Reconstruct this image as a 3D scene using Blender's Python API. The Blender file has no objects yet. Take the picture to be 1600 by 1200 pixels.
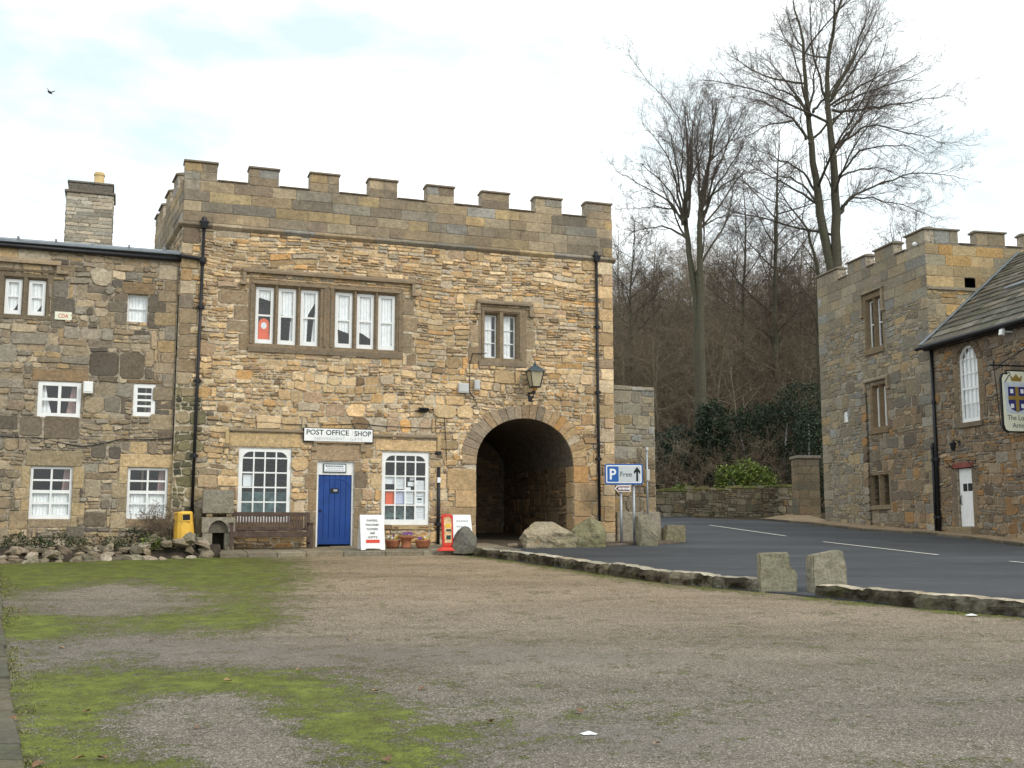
import bpy, bmesh, math, random
from math import sin, cos, tan, pi, radians, sqrt, atan2
from mathutils import Vector, Matrix, noise
from mathutils.geometry import tessellate_polygon

S = bpy.context.scene
COL = S.collection

# ------------------------------------------------------------------ camera
FPX, PITCH, EYE = 1756.0, radians(7.46), 2.05
cam_d = bpy.data.cameras.new('camera')
cam_d.sensor_width = 36.0
cam_d.lens = 36.0 * FPX / 1600.0
cam_d.clip_start, cam_d.clip_end = 0.1, 2000
cam = bpy.data.objects.new('camera', cam_d)
COL.objects.link(cam)
cam.location = (0, 0, EYE)
cam.rotation_euler = (radians(90) + PITCH, 0, 0)
S.camera = cam

# ------------------------------------------------------------------ sky
SUN_AZ, SUN_EL = radians(128), radians(38)      # azimuth clockwise from the view axis
W = bpy.data.worlds.new('World')
S.world = W
W.use_nodes = True
nt = W.node_tree
nt.nodes.clear()
N = nt.nodes.new
wo = N('ShaderNodeOutputWorld'); bg = N('ShaderNodeBackground')
sky = N('ShaderNodeTexSky'); sky.sky_type = 'NISHITA'; sky.sun_disc = False
sky.sun_elevation = SUN_EL; sky.sun_rotation = SUN_AZ
sky.air_density = 1.0; sky.dust_density = 0.6; sky.ozone_density = 1.0
tc = N('ShaderNodeTexCoord')
mp = N('ShaderNodeMapping'); mp.inputs['Scale'].default_value = (1.0, 1.0, 2.6)
nz = N('ShaderNodeTexNoise'); nz.inputs['Scale'].default_value = 2.0
nz.inputs['Detail'].default_value = 6; nz.inputs['Roughness'].default_value = 0.55
rp = N('ShaderNodeValToRGB')
rp.color_ramp.elements[0].position = 0.38; rp.color_ramp.elements[0].color = (0.05, 0.05, 0.05, 1)
rp.color_ramp.elements[1].position = 0.56; rp.color_ramp.elements[1].color = (1, 1, 1, 1)
mx = N('ShaderNodeMix'); mx.data_type = 'RGBA'
mx.inputs['B'].default_value = (16.0, 16.5, 16.6, 1)       # bright cloud layer, in sky-texture units
L = nt.links.new
L(tc.outputs['Generated'], mp.inputs['Vector']); L(mp.outputs['Vector'], nz.inputs['Vector'])
L(nz.outputs['Fac'], rp.inputs['Fac']); L(rp.outputs['Color'], mx.inputs['Factor'])
hz = N('ShaderNodeMix'); hz.data_type = 'RGBA'; hz.inputs['Factor'].default_value = 0.72
hz.inputs['B'].default_value = (10.2, 12.2, 12.6, 1)         # thin high haze over the blue
L(sky.outputs['Color'], hz.inputs['A']); L(hz.outputs['Result'], mx.inputs['A']); L(mx.outputs['Result'], bg.inputs['Color'])
bg.inputs['Strength'].default_value = 0.10
L(bg.outputs['Background'], wo.inputs['Surface'])

# ------------------------------------------------------------------ sun behind thin cloud
sun_d = bpy.data.lights.new('sun', 'SUN')
sun_d.energy = 1.5; sun_d.angle = radians(14); sun_d.color = (1.0, 0.945, 0.86)
sun = bpy.data.objects.new('sun', sun_d); COL.objects.link(sun)
sd = Vector((sin(SUN_AZ) * cos(SUN_EL), cos(SUN_AZ) * cos(SUN_EL), sin(SUN_EL)))
sun.rotation_euler = sd.to_track_quat('Z', 'Y').to_euler()
sun.location = (30, -30, 40)

vs = S.view_settings
vs.view_transform = 'Standard'; vs.look = 'None'; vs.exposure = 0.0; vs.gamma = 1.0
vs.use_curve_mapping = False
S.cycles.max_bounces = 6; S.cycles.diffuse_bounces = 3; S.cycles.glossy_bounces = 3
S.cycles.transparent_max_bounces = 12; S.cycles.transmission_bounces = 4
S.cycles.use_denoising = True

# ------------------------------------------------------------------ surveying helpers
SLOPE = 0.052
def gh(x, y):
    """terrain height: the square climbs gently away from the viewer, a wooded bank rises far behind"""
    z = SLOPE * min(y, 62.0)
    if y > 62:
        t = min((y - 62) / 75.0, 1.0)
        z += 17.0 * (t * t * (3 - 2 * t)) ** 0.8
    return z

def ray(px, py):
    cx, cy = (px - 800) / FPX, -(py - 600) / FPX
    return Vector((cx, cos(PITCH) - sin(PITCH) * cy, sin(PITCH) + cos(PITCH) * cy))

def ground(px, py, off=0.0):
    d = ray(px, py)
    t = (EYE - off) / (SLOPE * d.y - d.z)
    return Vector((0, 0, EYE)) + d * t

def at_y(px, py, Y):
    d = ray(px, py)
    return Vector((0, 0, EYE)) + d * (Y / d.y)

class Frame:
    """wall frame: x along the wall to the right, y into the wall, z up"""
    def __init__(s, o, ang):
        s.o = Vector(o); s.ang = ang
        s.u = Vector((cos(ang), sin(ang), 0)); s.v = Vector((-sin(ang), cos(ang), 0))
    def px(s, x, y, depth=0.0):
        d = ray(x, y); c = Vector((0, 0, EYE))
        t = ((s.o + s.v * depth) - c).dot(s.v) / d.dot(s.v)
        p = c + d * t - s.o
        return p.dot(s.u), p.z
    def rect(s, xa, ya, xb, yb, depth=0.0):
        a = s.px(xa, ya, depth); b = s.px(xb, yb, depth)
        return min(a[0], b[0]), max(a[0], b[0]), min(a[1], b[1]), max(a[1], b[1])
    def gz(s, x, y=0.0):
        w = s.o + s.u * x + s.v * y
        return gh(w.x, w.y) - s.o.z
    def local(s, w):
        p = Vector(w) - s.o
        return Vector((p.dot(s.u), p.dot(s.v), p.z))
    def world(s, x, y, z):
        return s.o + s.u * x + s.v * y + Vector((0, 0, z))

# ------------------------------------------------------------------ mesh helpers
class MB:
    def __init__(s):
        s.v = []; s.f = []; s.m = []; s.c = []
    def face(s, pts, mat=0, col=(.5, .5, .5)):
        b = len(s.v); s.v.extend([tuple(p) for p in pts])
        s.f.append(tuple(range(b, b + len(pts)))); s.m.append(mat); s.c.append(col)
    def faces(s, verts, faces, mat=0, col=(.5, .5, .5)):
        b = len(s.v); s.v.extend([tuple(p) for p in verts])
        for f in faces:
            s.f.append(tuple(b + i for i in f)); s.m.append(mat); s.c.append(col)
        return b
    def box(s, x0, x1, y0, y1, z0, z1, mat=0, col=(.5, .5, .5)):
        v = [(x0, y0, z0), (x1, y0, z0), (x1, y1, z0), (x0, y1, z0),
             (x0, y0, z1), (x1, y0, z1), (x1, y1, z1), (x0, y1, z1)]
        s.faces(v, [(0, 3, 2, 1), (4, 5, 6, 7), (0, 1, 5, 4), (1, 2, 6, 5), (2, 3, 7, 6), (3, 0, 4, 7)], mat, col)
    def hexa(s, bot, top, mat=0, col=(.5, .5, .5)):
        s.faces(list(bot) + list(top), [(0, 3, 2, 1), (4, 5, 6, 7), (0, 1, 5, 4), (1, 2, 6, 5), (2, 3, 7, 6), (3, 0, 4, 7)], mat, col)
    def prism(s, poly, ya, yb, mat=0, col=(.5, .5, .5), axis='y'):
        """poly of (x,z) extruded along y (axis 'y'), of (x,y) along z (axis 'z'), of (y,z) along x (axis 'x')"""
        n = len(poly)
        if axis == 'y': g = lambda p, t: (p[0], t, p[1])
        elif axis == 'z': g = lambda p, t: (p[0], p[1], t)
        else: g = lambda p, t: (t, p[0], p[1])
        v = [g(p, ya) for p in poly] + [g(p, yb) for p in poly]
        f = [tuple(range(n)), tuple(range(2 * n - 1, n - 1, -1))]
        f += [(i, i + n, (i + 1) % n + n, (i + 1) % n) for i in range(n)]
        s.faces(v, f, mat, col)
    def tube(s, path, rad, sides=8, mat=0, col=(.5, .5, .5), cap=True):
        path = [Vector(p) for p in path]
        if not isinstance(rad, (list, tuple)): rad = [rad] * len(path)
        b = len(s.v); n = len(path); prev = None
        for i, p in enumerate(path):
            t = (path[min(i + 1, n - 1)] - path[max(i - 1, 0)]).normalized()
            if prev is None:
                a = Vector((0, 0, 1)) if abs(t.z) < .9 else Vector((1, 0, 0))
                e = t.cross(a).normalized()
            else:
                e = prev - t * prev.dot(t)
                e = e.normalized() if e.length > 1e-6 else t.orthogonal().normalized()
            prev = e; g = t.cross(e)
            for k in range(sides):
                a = 2 * pi * k / sides
                s.v.append(tuple(p + (e * cos(a) + g * sin(a)) * rad[i]))
        for i in range(n - 1):
            for k in range(sides):
                k2 = (k + 1) % sides
                s.f.append((b + i * sides + k, b + i * sides + k2, b + (i + 1) * sides + k2, b + (i + 1) * sides + k))
                s.m.append(mat); s.c.append(col)
        if cap:
            s.f.append(tuple(b + k for k in range(sides))[::-1]); s.m.append(mat); s.c.append(col)
            s.f.append(tuple(b + (n - 1) * sides + k for k in range(sides))); s.m.append(mat); s.c.append(col)
    def lathe(s, prof, sides=20, c=(0, 0, 0), mat=0, col=(.5, .5, .5)):
        b = len(s.v); n = len(prof)
        for r, z in prof:
            for k in range(sides):
                a = 2 * pi * k / sides
                s.v.append((c[0] + r * cos(a), c[1] + r * sin(a), c[2] + z))
        for i in range(n - 1):
            for k in range(sides):
                k2 = (k + 1) % sides
                s.f.append((b + i * sides + k, b + i * sides + k2, b + (i + 1) * sides + k2, b + (i + 1) * sides + k))
                s.m.append(mat); s.c.append(col)
        s.f.append(tuple(b + k for k in range(sides))[::-1]); s.m.append(mat); s.c.append(col)
        s.f.append(tuple(b + (n - 1) * sides + k for k in range(sides))); s.m.append(mat); s.c.append(col)
    def plate(s, outer, holes, y, inner=None, y1=None, y2=None, mat=0, col=(.5, .5, .5), mat2=None):
        """front sheet at depth y with holes; each hole splays to its inner outline at y1 and runs back to y2"""
        loops = [[Vector((p[0], p[1], 0)) for p in l] for l in [outer] + holes]
        flat = [p for l in loops for p in l]
        tris = tessellate_polygon(loops)
        vv = [(p.x, y, p.y) for p in flat]
        out = []
        for t in tris:
            a, b_, c = [flat[i] for i in t]
            if (b_ - a).cross(c - a).z < 0: t = (t[0], t[2], t[1])
            out.append(tuple(t))
        s.faces(vv, out, mat, col)
        m2 = mat if mat2 is None else mat2
        for hi, h in enumerate(holes):
            inn = inner[hi] if inner else h
            n = len(h)
            ya = y
            if y1 is not None:
                s.faces([(p[0], y, p[1]) for p in h] + [(p[0], y1, p[1]) for p in inn],
                        [(i, (i + 1) % n, (i + 1) % n + n, i + n) for i in range(n)], m2, col)
                ya = y1
            if y2 is not None and y2 > ya:
                s.faces([(p[0], ya, p[1]) for p in inn] + [(p[0], y2, p[1]) for p in inn],
                        [(i, (i + 1) % n, (i + 1) % n + n, i + n) for i in range(n)], m2, col)
    def build(s, name, mats, parent=None, smooth=False, bevel=0.0, seg=1, recalc=False):
        me = bpy.data.meshes.new(name)
        me.from_pydata(s.v, [], s.f)
        if not isinstance(mats, (list, tuple)): mats = [mats]
        for m in mats: me.materials.append(m)
        me.polygons.foreach_set('material_index', s.m)
        if smooth: me.polygons.foreach_set('use_smooth', [True] * len(s.f))
        at = me.attributes.new('stone_col', 'FLOAT_COLOR', 'FACE')
        at.data.foreach_set('color', [q for c in s.c for q in (c[0], c[1], c[2], 1.0)])
        if recalc:
            bm = bmesh.new(); bm.from_mesh(me)
            bmesh.ops.recalc_face_normals(bm, faces=bm.faces); bm.to_mesh(me); bm.free()
        me.update()
        o = bpy.data.objects.new(name, me); COL.objects.link(o)
        if parent: o.parent = parent
        if bevel:
            b = o.modifiers.new('bevel', 'BEVEL'); b.width = bevel; b.segments = seg
            b.limit_method = 'ANGLE'; b.angle_limit = radians(35)
        return o

def tag(o, label=None, cat=None, group=None, kind=None):
    if label: o['label'] = label
    if cat: o['category'] = cat
    if group: o['group'] = group
    if kind: o['kind'] = kind
    return o

def thing(name, label, cat, loc=(0, 0, 0), rz=0.0, group=None):
    o = bpy.data.objects.new(name, None); COL.objects.link(o)
    o.empty_display_size = .2
    o.location = loc; o.rotation_euler = (0, 0, rz)
    return tag(o, label, cat, group)

def copy_tree(o, parent=None):
    c = o.copy(); COL.objects.link(c)
    if parent: c.parent = parent
    for ch in list(o.children): copy_tree(ch, c)
    return c

def lettering(body, width, height, mat, parent, loc, rot=(radians(90), 0, 0), name='lettering', shear=0.0, bold=0.0, maxw=None):
    """text as a flat mesh fitted into width x height, centred on loc, in the parent's space"""
    cu = bpy.data.curves.new(name, 'FONT'); cu.body = body; cu.align_x = 'CENTER'; cu.align_y = 'CENTER'
    cu.extrude = 0.002; cu.shear = shear; cu.offset = bold; cu.resolution_u = 3
    t = bpy.data.objects.new(name, cu); COL.objects.link(t)
    bpy.context.view_layer.update()
    me = bpy.data.meshes.new_from_object(t.evaluated_get(bpy.context.evaluated_depsgraph_get()))
    bpy.data.objects.remove(t); bpy.data.curves.remove(cu)
    xs = [v.co.x for v in me.vertices]; ys = [v.co.y for v in me.vertices]
    sx = width / (max(xs) - min(xs)); sy = height / (max(ys) - min(ys))
    cx, cy = (max(xs) + min(xs)) / 2, (max(ys) + min(ys)) / 2
    for v in me.vertices:
        v.co.x = (v.co.x - cx) * sx; v.co.y = (v.co.y - cy) * sy
    me.materials.clear(); me.materials.append(mat)
    o = bpy.data.objects.new(name, me); COL.objects.link(o)
    o.parent = parent; o.location = loc; o.rotation_euler = rot
    return o

# ------------------------------------------------------------------ materials
def new_mat(name):
    m = bpy.data.materials.new(name); m.use_nodes = True
    n = m.node_tree; n.nodes.clear()
    out = n.nodes.new('ShaderNodeOutputMaterial'); b = n.nodes.new('ShaderNodeBsdfPrincipled')
    n.links.new(b.outputs['BSDF'], out.inputs['Surface'])
    return m, n, b

def nd(n, typ, **kw):
    o = n.nodes.new(typ)
    for k, v in kw.items():
        if hasattr(o, k): setattr(o, k, v)
        else: o.inputs[k].default_value = v
    return o

def ramp(n, src, stops):
    r = n.nodes.new('ShaderNodeValToRGB'); cr = r.color_ramp
    while len(cr.elements) < len(stops): cr.elements.new(0.5)
    for e, (p, c) in zip(cr.elements, stops):
        e.position = p; e.color = (c, c, c, 1) if isinstance(c, (int, float)) else (*c, 1)
    n.links.new(src, r.inputs['Fac'])
    return r.outputs['Color']

def mixc(n, fac, a, b, mode='MIX'):
    m = n.nodes.new('ShaderNodeMix'); m.data_type = 'RGBA'; m.blend_type = mode
    for key, v in (('Factor', fac), ('A', a), ('B', b)):
        if hasattr(v, 'links') or hasattr(v, 'is_linked'): n.links.new(v, m.inputs[key])
        elif key == 'Factor': m.inputs[key].default_value = v
        else: m.inputs[key].default_value = (*v, 1)
    return m.outputs['Result']

def tex(n, scale, detail=4, rough=.55, coord='Object', stretch=None, kind='noise', dist=0.0):
    t = n.nodes.new('ShaderNodeTexCoord'); src = t.outputs[coord]
    if stretch:
        mpn = n.nodes.new('ShaderNodeMapping'); mpn.inputs['Scale'].default_value = stretch
        n.links.new(src, mpn.inputs['Vector']); src = mpn.outputs['Vector']
    if kind == 'noise':
        x = n.nodes.new('ShaderNodeTexNoise'); x.inputs['Detail'].default_value = detail
        x.inputs['Roughness'].default_value = rough; x.inputs['Distortion'].default_value = dist
        x.inputs['Scale'].default_value = scale; n.links.new(src, x.inputs['Vector'])
        return x.outputs['Fac']
    x = n.nodes.new('ShaderNodeTexVoronoi'); x.inputs['Scale'].default_value = scale
    n.links.new(src, x.inputs['Vector'])
    return x.outputs['Distance'] if kind == 'voronoi' else x.outputs['Color']

def bump(n, b, src, strength=.4, dist=.02):
    bp = n.nodes.new('ShaderNodeBump'); bp.inputs['Strength'].default_value = strength
    bp.inputs['Distance'].default_value = dist
    n.links.new(src, bp.inputs['Height']); n.links.new(bp.outputs['Normal'], b.inputs['Normal'])

def mat_plain(name, col, rough=.6, metal=0.0, var=.12, scale=6.0, spec=.35, bmp=0.0):
    m, n, b = new_mat(name)
    f = tex(n, scale, 5, .6)
    lo = tuple(c * (1 - var) for c in col); hi = tuple(min(1, c * (1 + var)) for c in col)
    n.links.new(ramp(n, f, [(.3, lo), (.7, hi)]), b.inputs['Base Color'])
    b.inputs['Roughness'].default_value = rough; b.inputs['Metallic'].default_value = metal
    b.inputs['Specular IOR Level'].default_value = spec
    if bmp: bump(n, b, tex(n, scale * 6, 4), bmp, .01)
    return m

def mat_stone(name, stain=(.10, .085, .065), stain_amt=.5, stain_scale=.55, fine=.35, bmp=.5, moss=0.0, streak=0.0, gain=1.0, lo=.46, hi=.72, rust=.55, tint=(1, 1, 1)):
    """stones carry their own colour each; this adds grain, weather stains and a little moss"""
    m, n, b = new_mat(name)
    a = n.nodes.new('ShaderNodeAttribute'); a.attribute_name = 'stone_col'
    c = a.outputs['Color']
    if tint != (1, 1, 1): c = mixc(n, 1.0, c, tint, 'MULTIPLY')
    g = ramp(n, tex(n, 16, 5, .7), [(.25, 1 - fine), (.75, 1 + fine * .75)])
    c = mixc(n, 1.0, c, g, 'MULTIPLY')
    g2 = ramp(n, tex(n, 5.5, 6, .7, dist=.8, stretch=(1, 1, 1.8)), [(.28, .70), (.5, 1.0), (.72, 1.22)])
    c = mixc(n, 1.0, c, g2, 'MULTIPLY')
    ru = ramp(n, tex(n, 3.4, 5, .65, stretch=(1, 1, 1.6)), [(.56, 0), (.72, rust)])
    c = mixc(n, ru, c, mixc(n, 1.0, c, (1.0, .70, .40), 'MULTIPLY'))
    st = ramp(n, tex(n, stain_scale, 5, .65, dist=.4), [(lo, 0), (hi, stain_amt)])
    c = mixc(n, st, c, stain)
    if streak:
        sk = ramp(n, tex(n, 1.0, 5, .65, stretch=(3.2, 3.2, .35)), [(.52, 0), (.75, streak)])
        c = mixc(n, sk, c, stain)
    if moss:
        ms = ramp(n, tex(n, 1.7, 6, .7), [(.55, 0), (.70, moss)])
        c = mixc(n, ms, c, (.10, .115, .03))
    n.links.new(c, b.inputs['Base Color'])
    b.inputs['Roughness'].default_value = .93; b.inputs['Specular IOR Level'].default_value = .15
    bump(n, b, tex(n, 22, 6, .7), bmp, .025)
    return m

M = {}
M['gate_stone'] = mat_stone('gatehouse rubble', (.20, .155, .105), .42, .45, tint=(1.26, 1.21, 1.19), rust=.28, bmp=.9, fine=.45)
M['parapet_stone'] = mat_stone('parapet ashlar', (.115, .102, .084), .55, .6, streak=.5, tint=(1.06, 1.05, 1.08), rust=.25)
M['wing_stone'] = mat_stone('cottage rubble', (.17, .145, .11), .45, .5, tint=(1.25, 1.24, 1.27), rust=.25, bmp=.9, fine=.45)
M['tower_stone'] = mat_stone('tower rubble', (.15, .135, .105), .45, .5, moss=.1, bmp=.9, tint=(1.18, 1.17, 1.20), rust=.2, fine=.45)
M['pub_stone'] = mat_stone('inn rubble', (.14, .115, .088), .45, .5, bmp=.9, fine=.45, tint=(1.17, 1.16, 1.2), rust=.18)
M['dressing'] = mat_stone('dressed stone', (.15, .122, .088), .5, 1.1, fine=.3, tint=(1.22, 1.2, 1.2))
M['sandstone'] = mat_stone('pale sandstone', (.25, .19, .11), .4, 1.3, fine=.16, bmp=.3)
M['field_stone'] = mat_stone('field stone', (.09, .088, .055), .5, 1.6, fine=.5, moss=.4, tint=(1.15, 1.05, .93))
M['boulder'] = mat_stone('boulder stone', (.15, .15, .085), .55, 1.3, fine=.45, moss=.4, bmp=.9)
def mat_mortar(name, pale, dirty, dark):
    m, n, b = new_mat(name)
    c = ramp(n, tex(n, 5, 6, .75, stretch=(1, 1, 1.7)), [(.36, dark), (.48, dirty), (.60, pale)])
    g = ramp(n, tex(n, 30, 4, .7), [(.3, .75), (.7, 1.2)])
    n.links.new(mixc(n, 1.0, c, g, 'MULTIPLY'), b.inputs['Base Color'])
    b.inputs['Roughness'].default_value = .95; b.inputs['Specular IOR Level'].default_value = .1
    bump(n, b, tex(n, 14, 6, .75), .9, .03)
    return m
M['mortar'] = mat_mortar('lime mortar', (.68, .60, .46), (.50, .43, .32), (.15, .12, .085))
M['mortar_grey'] = mat_mortar('grey mortar', (.48, .41, .31), (.33, .28, .21), (.10, .085, .065))
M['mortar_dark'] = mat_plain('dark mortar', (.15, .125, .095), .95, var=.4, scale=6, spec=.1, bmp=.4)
M['white_paint'] = mat_plain('white gloss paint', (.80, .80, .78), .35, var=.05, scale=3)
M['blue_paint'] = mat_plain('blue door paint', (.008, .05, .225), .4, var=.18, scale=3)
M['black_iron'] = mat_plain('black painted iron', (.012, .012, .014), .45, var=.4, scale=5)
M['lead'] = mat_plain('lead sheet', (.20, .225, .245), .55, .15, var=.25, scale=4)
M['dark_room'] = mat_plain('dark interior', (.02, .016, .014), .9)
M['net'] = mat_plain('net curtain', (.92, .93, .93), .9, var=.12, scale=9)
M['pink_curtain'] = mat_plain('pink curtain', (.50, .32, .30), .9, var=.2, scale=9)
M['paper'] = mat_plain('white paper', (.80, .82, .84), .7, var=.03, scale=3)
M['ink'] = mat_plain('dark ink', (.02, .045, .05), .7, var=.05)
M['grey_ink'] = mat_plain('faded grey ink', (.50, .52, .54), .7, var=.05)
M['red_ink'] = mat_plain('red ink', (.60, .05, .03), .6, var=.05)
M['orange'] = mat_plain('orange card', (.80, .13, .04), .6, var=.06)
M['yellow'] = mat_plain('yellow plastic', (.74, .44, .06), .5, var=.12, scale=4)
M['bench_wood'] = mat_plain('weathered bench wood', (.085, .055, .042), .75, var=.35, scale=7, bmp=.3)
M['old_wood'] = mat_plain('old dark timber', (.035, .026, .02), .85, var=.3, scale=6, bmp=.3)
M['terracotta'] = mat_plain('terracotta', (.34, .13, .065), .85, var=.2, scale=9)
M['galv'] = mat_plain('galvanised steel', (.36, .38, .40), .45, .5, var=.15, scale=6)
M['sign_blue'] = mat_plain('sign blue', (.012, .10, .36), .4, var=.05)
M['sign_grey'] = mat_plain('sign pale grey', (.52, .55, .55), .5, var=.05)
M['sign_brown'] = mat_plain('sign brown', (.14, .03, .02), .5, var=.1)
M['black'] = mat_plain('black paint', (.008, .008, .008), .5, var=.05)
M['plastic_grey'] = mat_plain('grey plastic', (.50, .50, .48), .5, var=.06)
M['cream'] = mat_plain('cream clay', (.62, .45, .22), .8, var=.15, scale=5)
M['soil'] = mat_plain('garden soil', (.045, .034, .024), .95, var=.5, scale=8, bmp=.6)
M['red_lintel'] = mat_plain('red painted timber', (.22, .06, .045), .7, var=.25)
M['cream_sign'] = mat_plain('cream sign paint', (.74, .74, .58), .5, var=.05)
M['glass_lamp'] = mat_plain('frosted lamp glass', (.42, .37, .24), .3, var=.15)

def mat_glass():
    m = bpy.data.materials.new('window glass'); m.use_nodes = True
    n = m.node_tree; n.nodes.clear()
    out = n.nodes.new('ShaderNodeOutputMaterial'); mixs = n.nodes.new('ShaderNodeMixShader')
    tr = n.nodes.new('ShaderNodeBsdfTransparent'); gl = n.nodes.new('ShaderNodeBsdfGlossy')
    gl.inputs['Roughness'].default_value = .03
    tr.inputs['Color'].default_value = (.95, .97, .97, 1)
    lw_ = n.nodes.new('ShaderNodeLayerWeight'); lw_.inputs['Blend'].default_value = .5
    pw = n.nodes.new('ShaderNodeMath'); pw.operation = 'POWER'; pw.inputs[1].default_value = 4.0
    fr = n.nodes.new('ShaderNodeMath'); fr.operation = 'MULTIPLY_ADD'; fr.inputs[1].default_value = .9; fr.inputs[2].default_value = .07
    n.links.new(lw_.outputs['Facing'], pw.inputs[0]); n.links.new(pw.outputs[0], fr.inputs[0])
    nz_ = tex(n, 1.6, 3); bp = n.nodes.new('ShaderNodeBump'); bp.inputs['Strength'].default_value = .15
    bp.inputs['Distance'].default_value = .02
    n.links.new(nz_, bp.inputs['Height']); n.links.new(bp.outputs['Normal'], gl.inputs['Normal'])
    n.links.new(fr.outputs[0], mixs.inputs['Fac'])
    n.links.new(tr.outputs['BSDF'], mixs.inputs[1]); n.links.new(gl.outputs['BSDF'], mixs.inputs[2])
    n.links.new(mixs.outputs['Shader'], out.inputs['Surface'])
    return m
M['glass'] = mat_glass()

# ------------------------------------------------------------------ masonry
def jitcol(rng, pal, tot=None):
    r = rng.random() * sum(w for _, w in pal)
    for c, w in pal:
        r -= w
        if r <= 0: break
    k = rng.uniform(.78, 1.2); t = rng.uniform(-.05, .05)
    return (min(1, c[0] * k * (1 + t)), c[1] * k, c[2] * k * (1 - t))

PAL_GATE = [((.53, .395, .225), 5), ((.46, .335, .185), 4), ((.37, .265, .145), 2.2), ((.40, .335, .24), 1.6),
            ((.47, .30, .135), 1.3), ((.60, .475, .30), 2.4), ((.21, .15, .09), .7), ((.39, .285, .185), 1.5)]
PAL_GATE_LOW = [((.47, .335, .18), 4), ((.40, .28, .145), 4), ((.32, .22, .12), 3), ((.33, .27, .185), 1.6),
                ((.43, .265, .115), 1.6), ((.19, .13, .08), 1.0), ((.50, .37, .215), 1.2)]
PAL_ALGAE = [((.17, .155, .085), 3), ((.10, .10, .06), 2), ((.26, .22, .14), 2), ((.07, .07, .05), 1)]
PAL_PASSAGE_SHADE = [((.15, .105, .06), 3), ((.11, .078, .048), 3), ((.19, .13, .07), 1.5)]  # passage stones: shade under the vault put into the colour
PAL_PARAPET = [((.34, .27, .17), 5), ((.28, .225, .15), 4), ((.25, .22, .165), 3), ((.38, .285, .15), 2),
               ((.31, .285, .235), 1.2), ((.225, .18, .125), 2)]
PAL_WING = [((.32, .255, .165), 4), ((.27, .21, .135), 4), ((.255, .22, .165), 4), ((.36, .265, .145), 2.0),
            ((.18, .145, .105), 2), ((.43, .35, .235), 2), ((.12, .10, .078), .7)]
PAL_TOWER = [((0.256, 0.224, 0.160), 4), ((0.218, 0.192, 0.138), 4), ((0.275, 0.224, 0.141), 3), ((0.198, 0.173, 0.128), 2.5),
             ((0.307, 0.237, 0.134), 1.4), ((0.243, 0.230, 0.192), 2)]
PAL_TOWER_LIT = [((0.384, 0.288, 0.154), 4), ((0.320, 0.243, 0.134), 4), ((0.282, 0.243, 0.160), 3), ((0.422, 0.269, 0.109), 1.5)]  # right face of the tower: its stronger light is put into the colour
PAL_PUB = [((0.237, 0.173, 0.105), 4), ((0.192, 0.143, 0.090), 4), ((0.179, 0.154, 0.115), 3), ((0.269, 0.160, 0.070), 2.4),
           ((0.128, 0.102, 0.074), 2), ((0.320, 0.250, 0.160), 1.4), ((0.230, 0.198, 0.147), 2)]
PAL_DRESS = [((.235, .19, .13), 4), ((.20, .16, .11), 3), ((.27, .21, .14), 2)]
PAL_SAND = [((0.483, 0.356, 0.190), 4), ((0.437, 0.328, 0.184), 3), ((0.517, 0.368, 0.184), 2)]
PAL_FIELD = [((.20, .185, .145), 4), ((.15, .14, .11), 3), ((.24, .225, .185), 2), ((.115, .105, .08), 2), ((.19, .155, .10), 1)]

ident = lambda x, d, z: (x, d, z)

def stone(mb, g, a, b, c, d, col, rng, h=.025, gap=.008, rough=1.0, mat=1, warp=None):
    a += gap; b -= gap; c += gap * .8; d -= gap * .8
    w, hh = b - a, d - c
    if w < .03 or hh < .022: return
    r = min(w, hh) * rng.uniform(.06, .30) * min(1, rough + .1)
    jt = min(.020, hh * .16, w * .1) * rough
    m1, m2 = rng.uniform(.35, .65), rng.uniform(.35, .65)
    pts = [(a + r, c), (a + w * m1, c), (b - r, c), (b, c + r), (b, d - r), (b - r, d), (a + w * m2, d), (a + r, d), (a, d - r), (a, c + r)]
    pts = [(x + rng.uniform(-jt, jt), z + rng.uniform(-jt, jt)) for x, z in pts]
    if warp: pts = [(x, z + warp(x, z)) for x, z in pts]
    cx = sum(p[0] for p in pts) / 10; cz = sum(p[1] for p in pts) / 10
    ex = max(.3, 1 - 2 * min(.016, w * .2) / w); ez = max(.3, 1 - 2 * min(.014, hh * .22) / hh)
    inn = [(cx + (x - cx) * ex, cz + (z - cz) * ez) for x, z in pts]
    tx, tz = rng.uniform(-1, 1) * h * .35 / w, rng.uniform(-1, 1) * h * .4 / hh
    v = [g(x, .012, z) for x, z in pts] + [g(x, -h * .55, z) for x, z in pts] + \
        [g(x, -h - (x - cx) * tx - (z - cz) * tz, z) for x, z in inn]
    n = 10
    f = []
    for k in range(2):
        f += [(k * n + i, k * n + (i + 1) % n, (k + 1) * n + (i + 1) % n, (k + 1) * n + i) for i in range(n)]
    f.append(tuple(2 * n + i for i in range(n)))
    mb.faces(v, f, mat, col)

def subtract(r, e):
    a, b, c, d = r; ea, eb, ec, ed = e
    if b <= ea or a >= eb or d <= ec or c >= ed: return [r]
    out = []
    if a < ea: out.append((a, ea, c, d))
    if b > eb: out.append((eb, b, c, d))
    a2, b2 = max(a, ea), min(b, eb)
    if c < ec: out.append((a2, b2, c, ec))
    if d > ed: out.append((a2, b2, ed, d))
    return out

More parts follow.
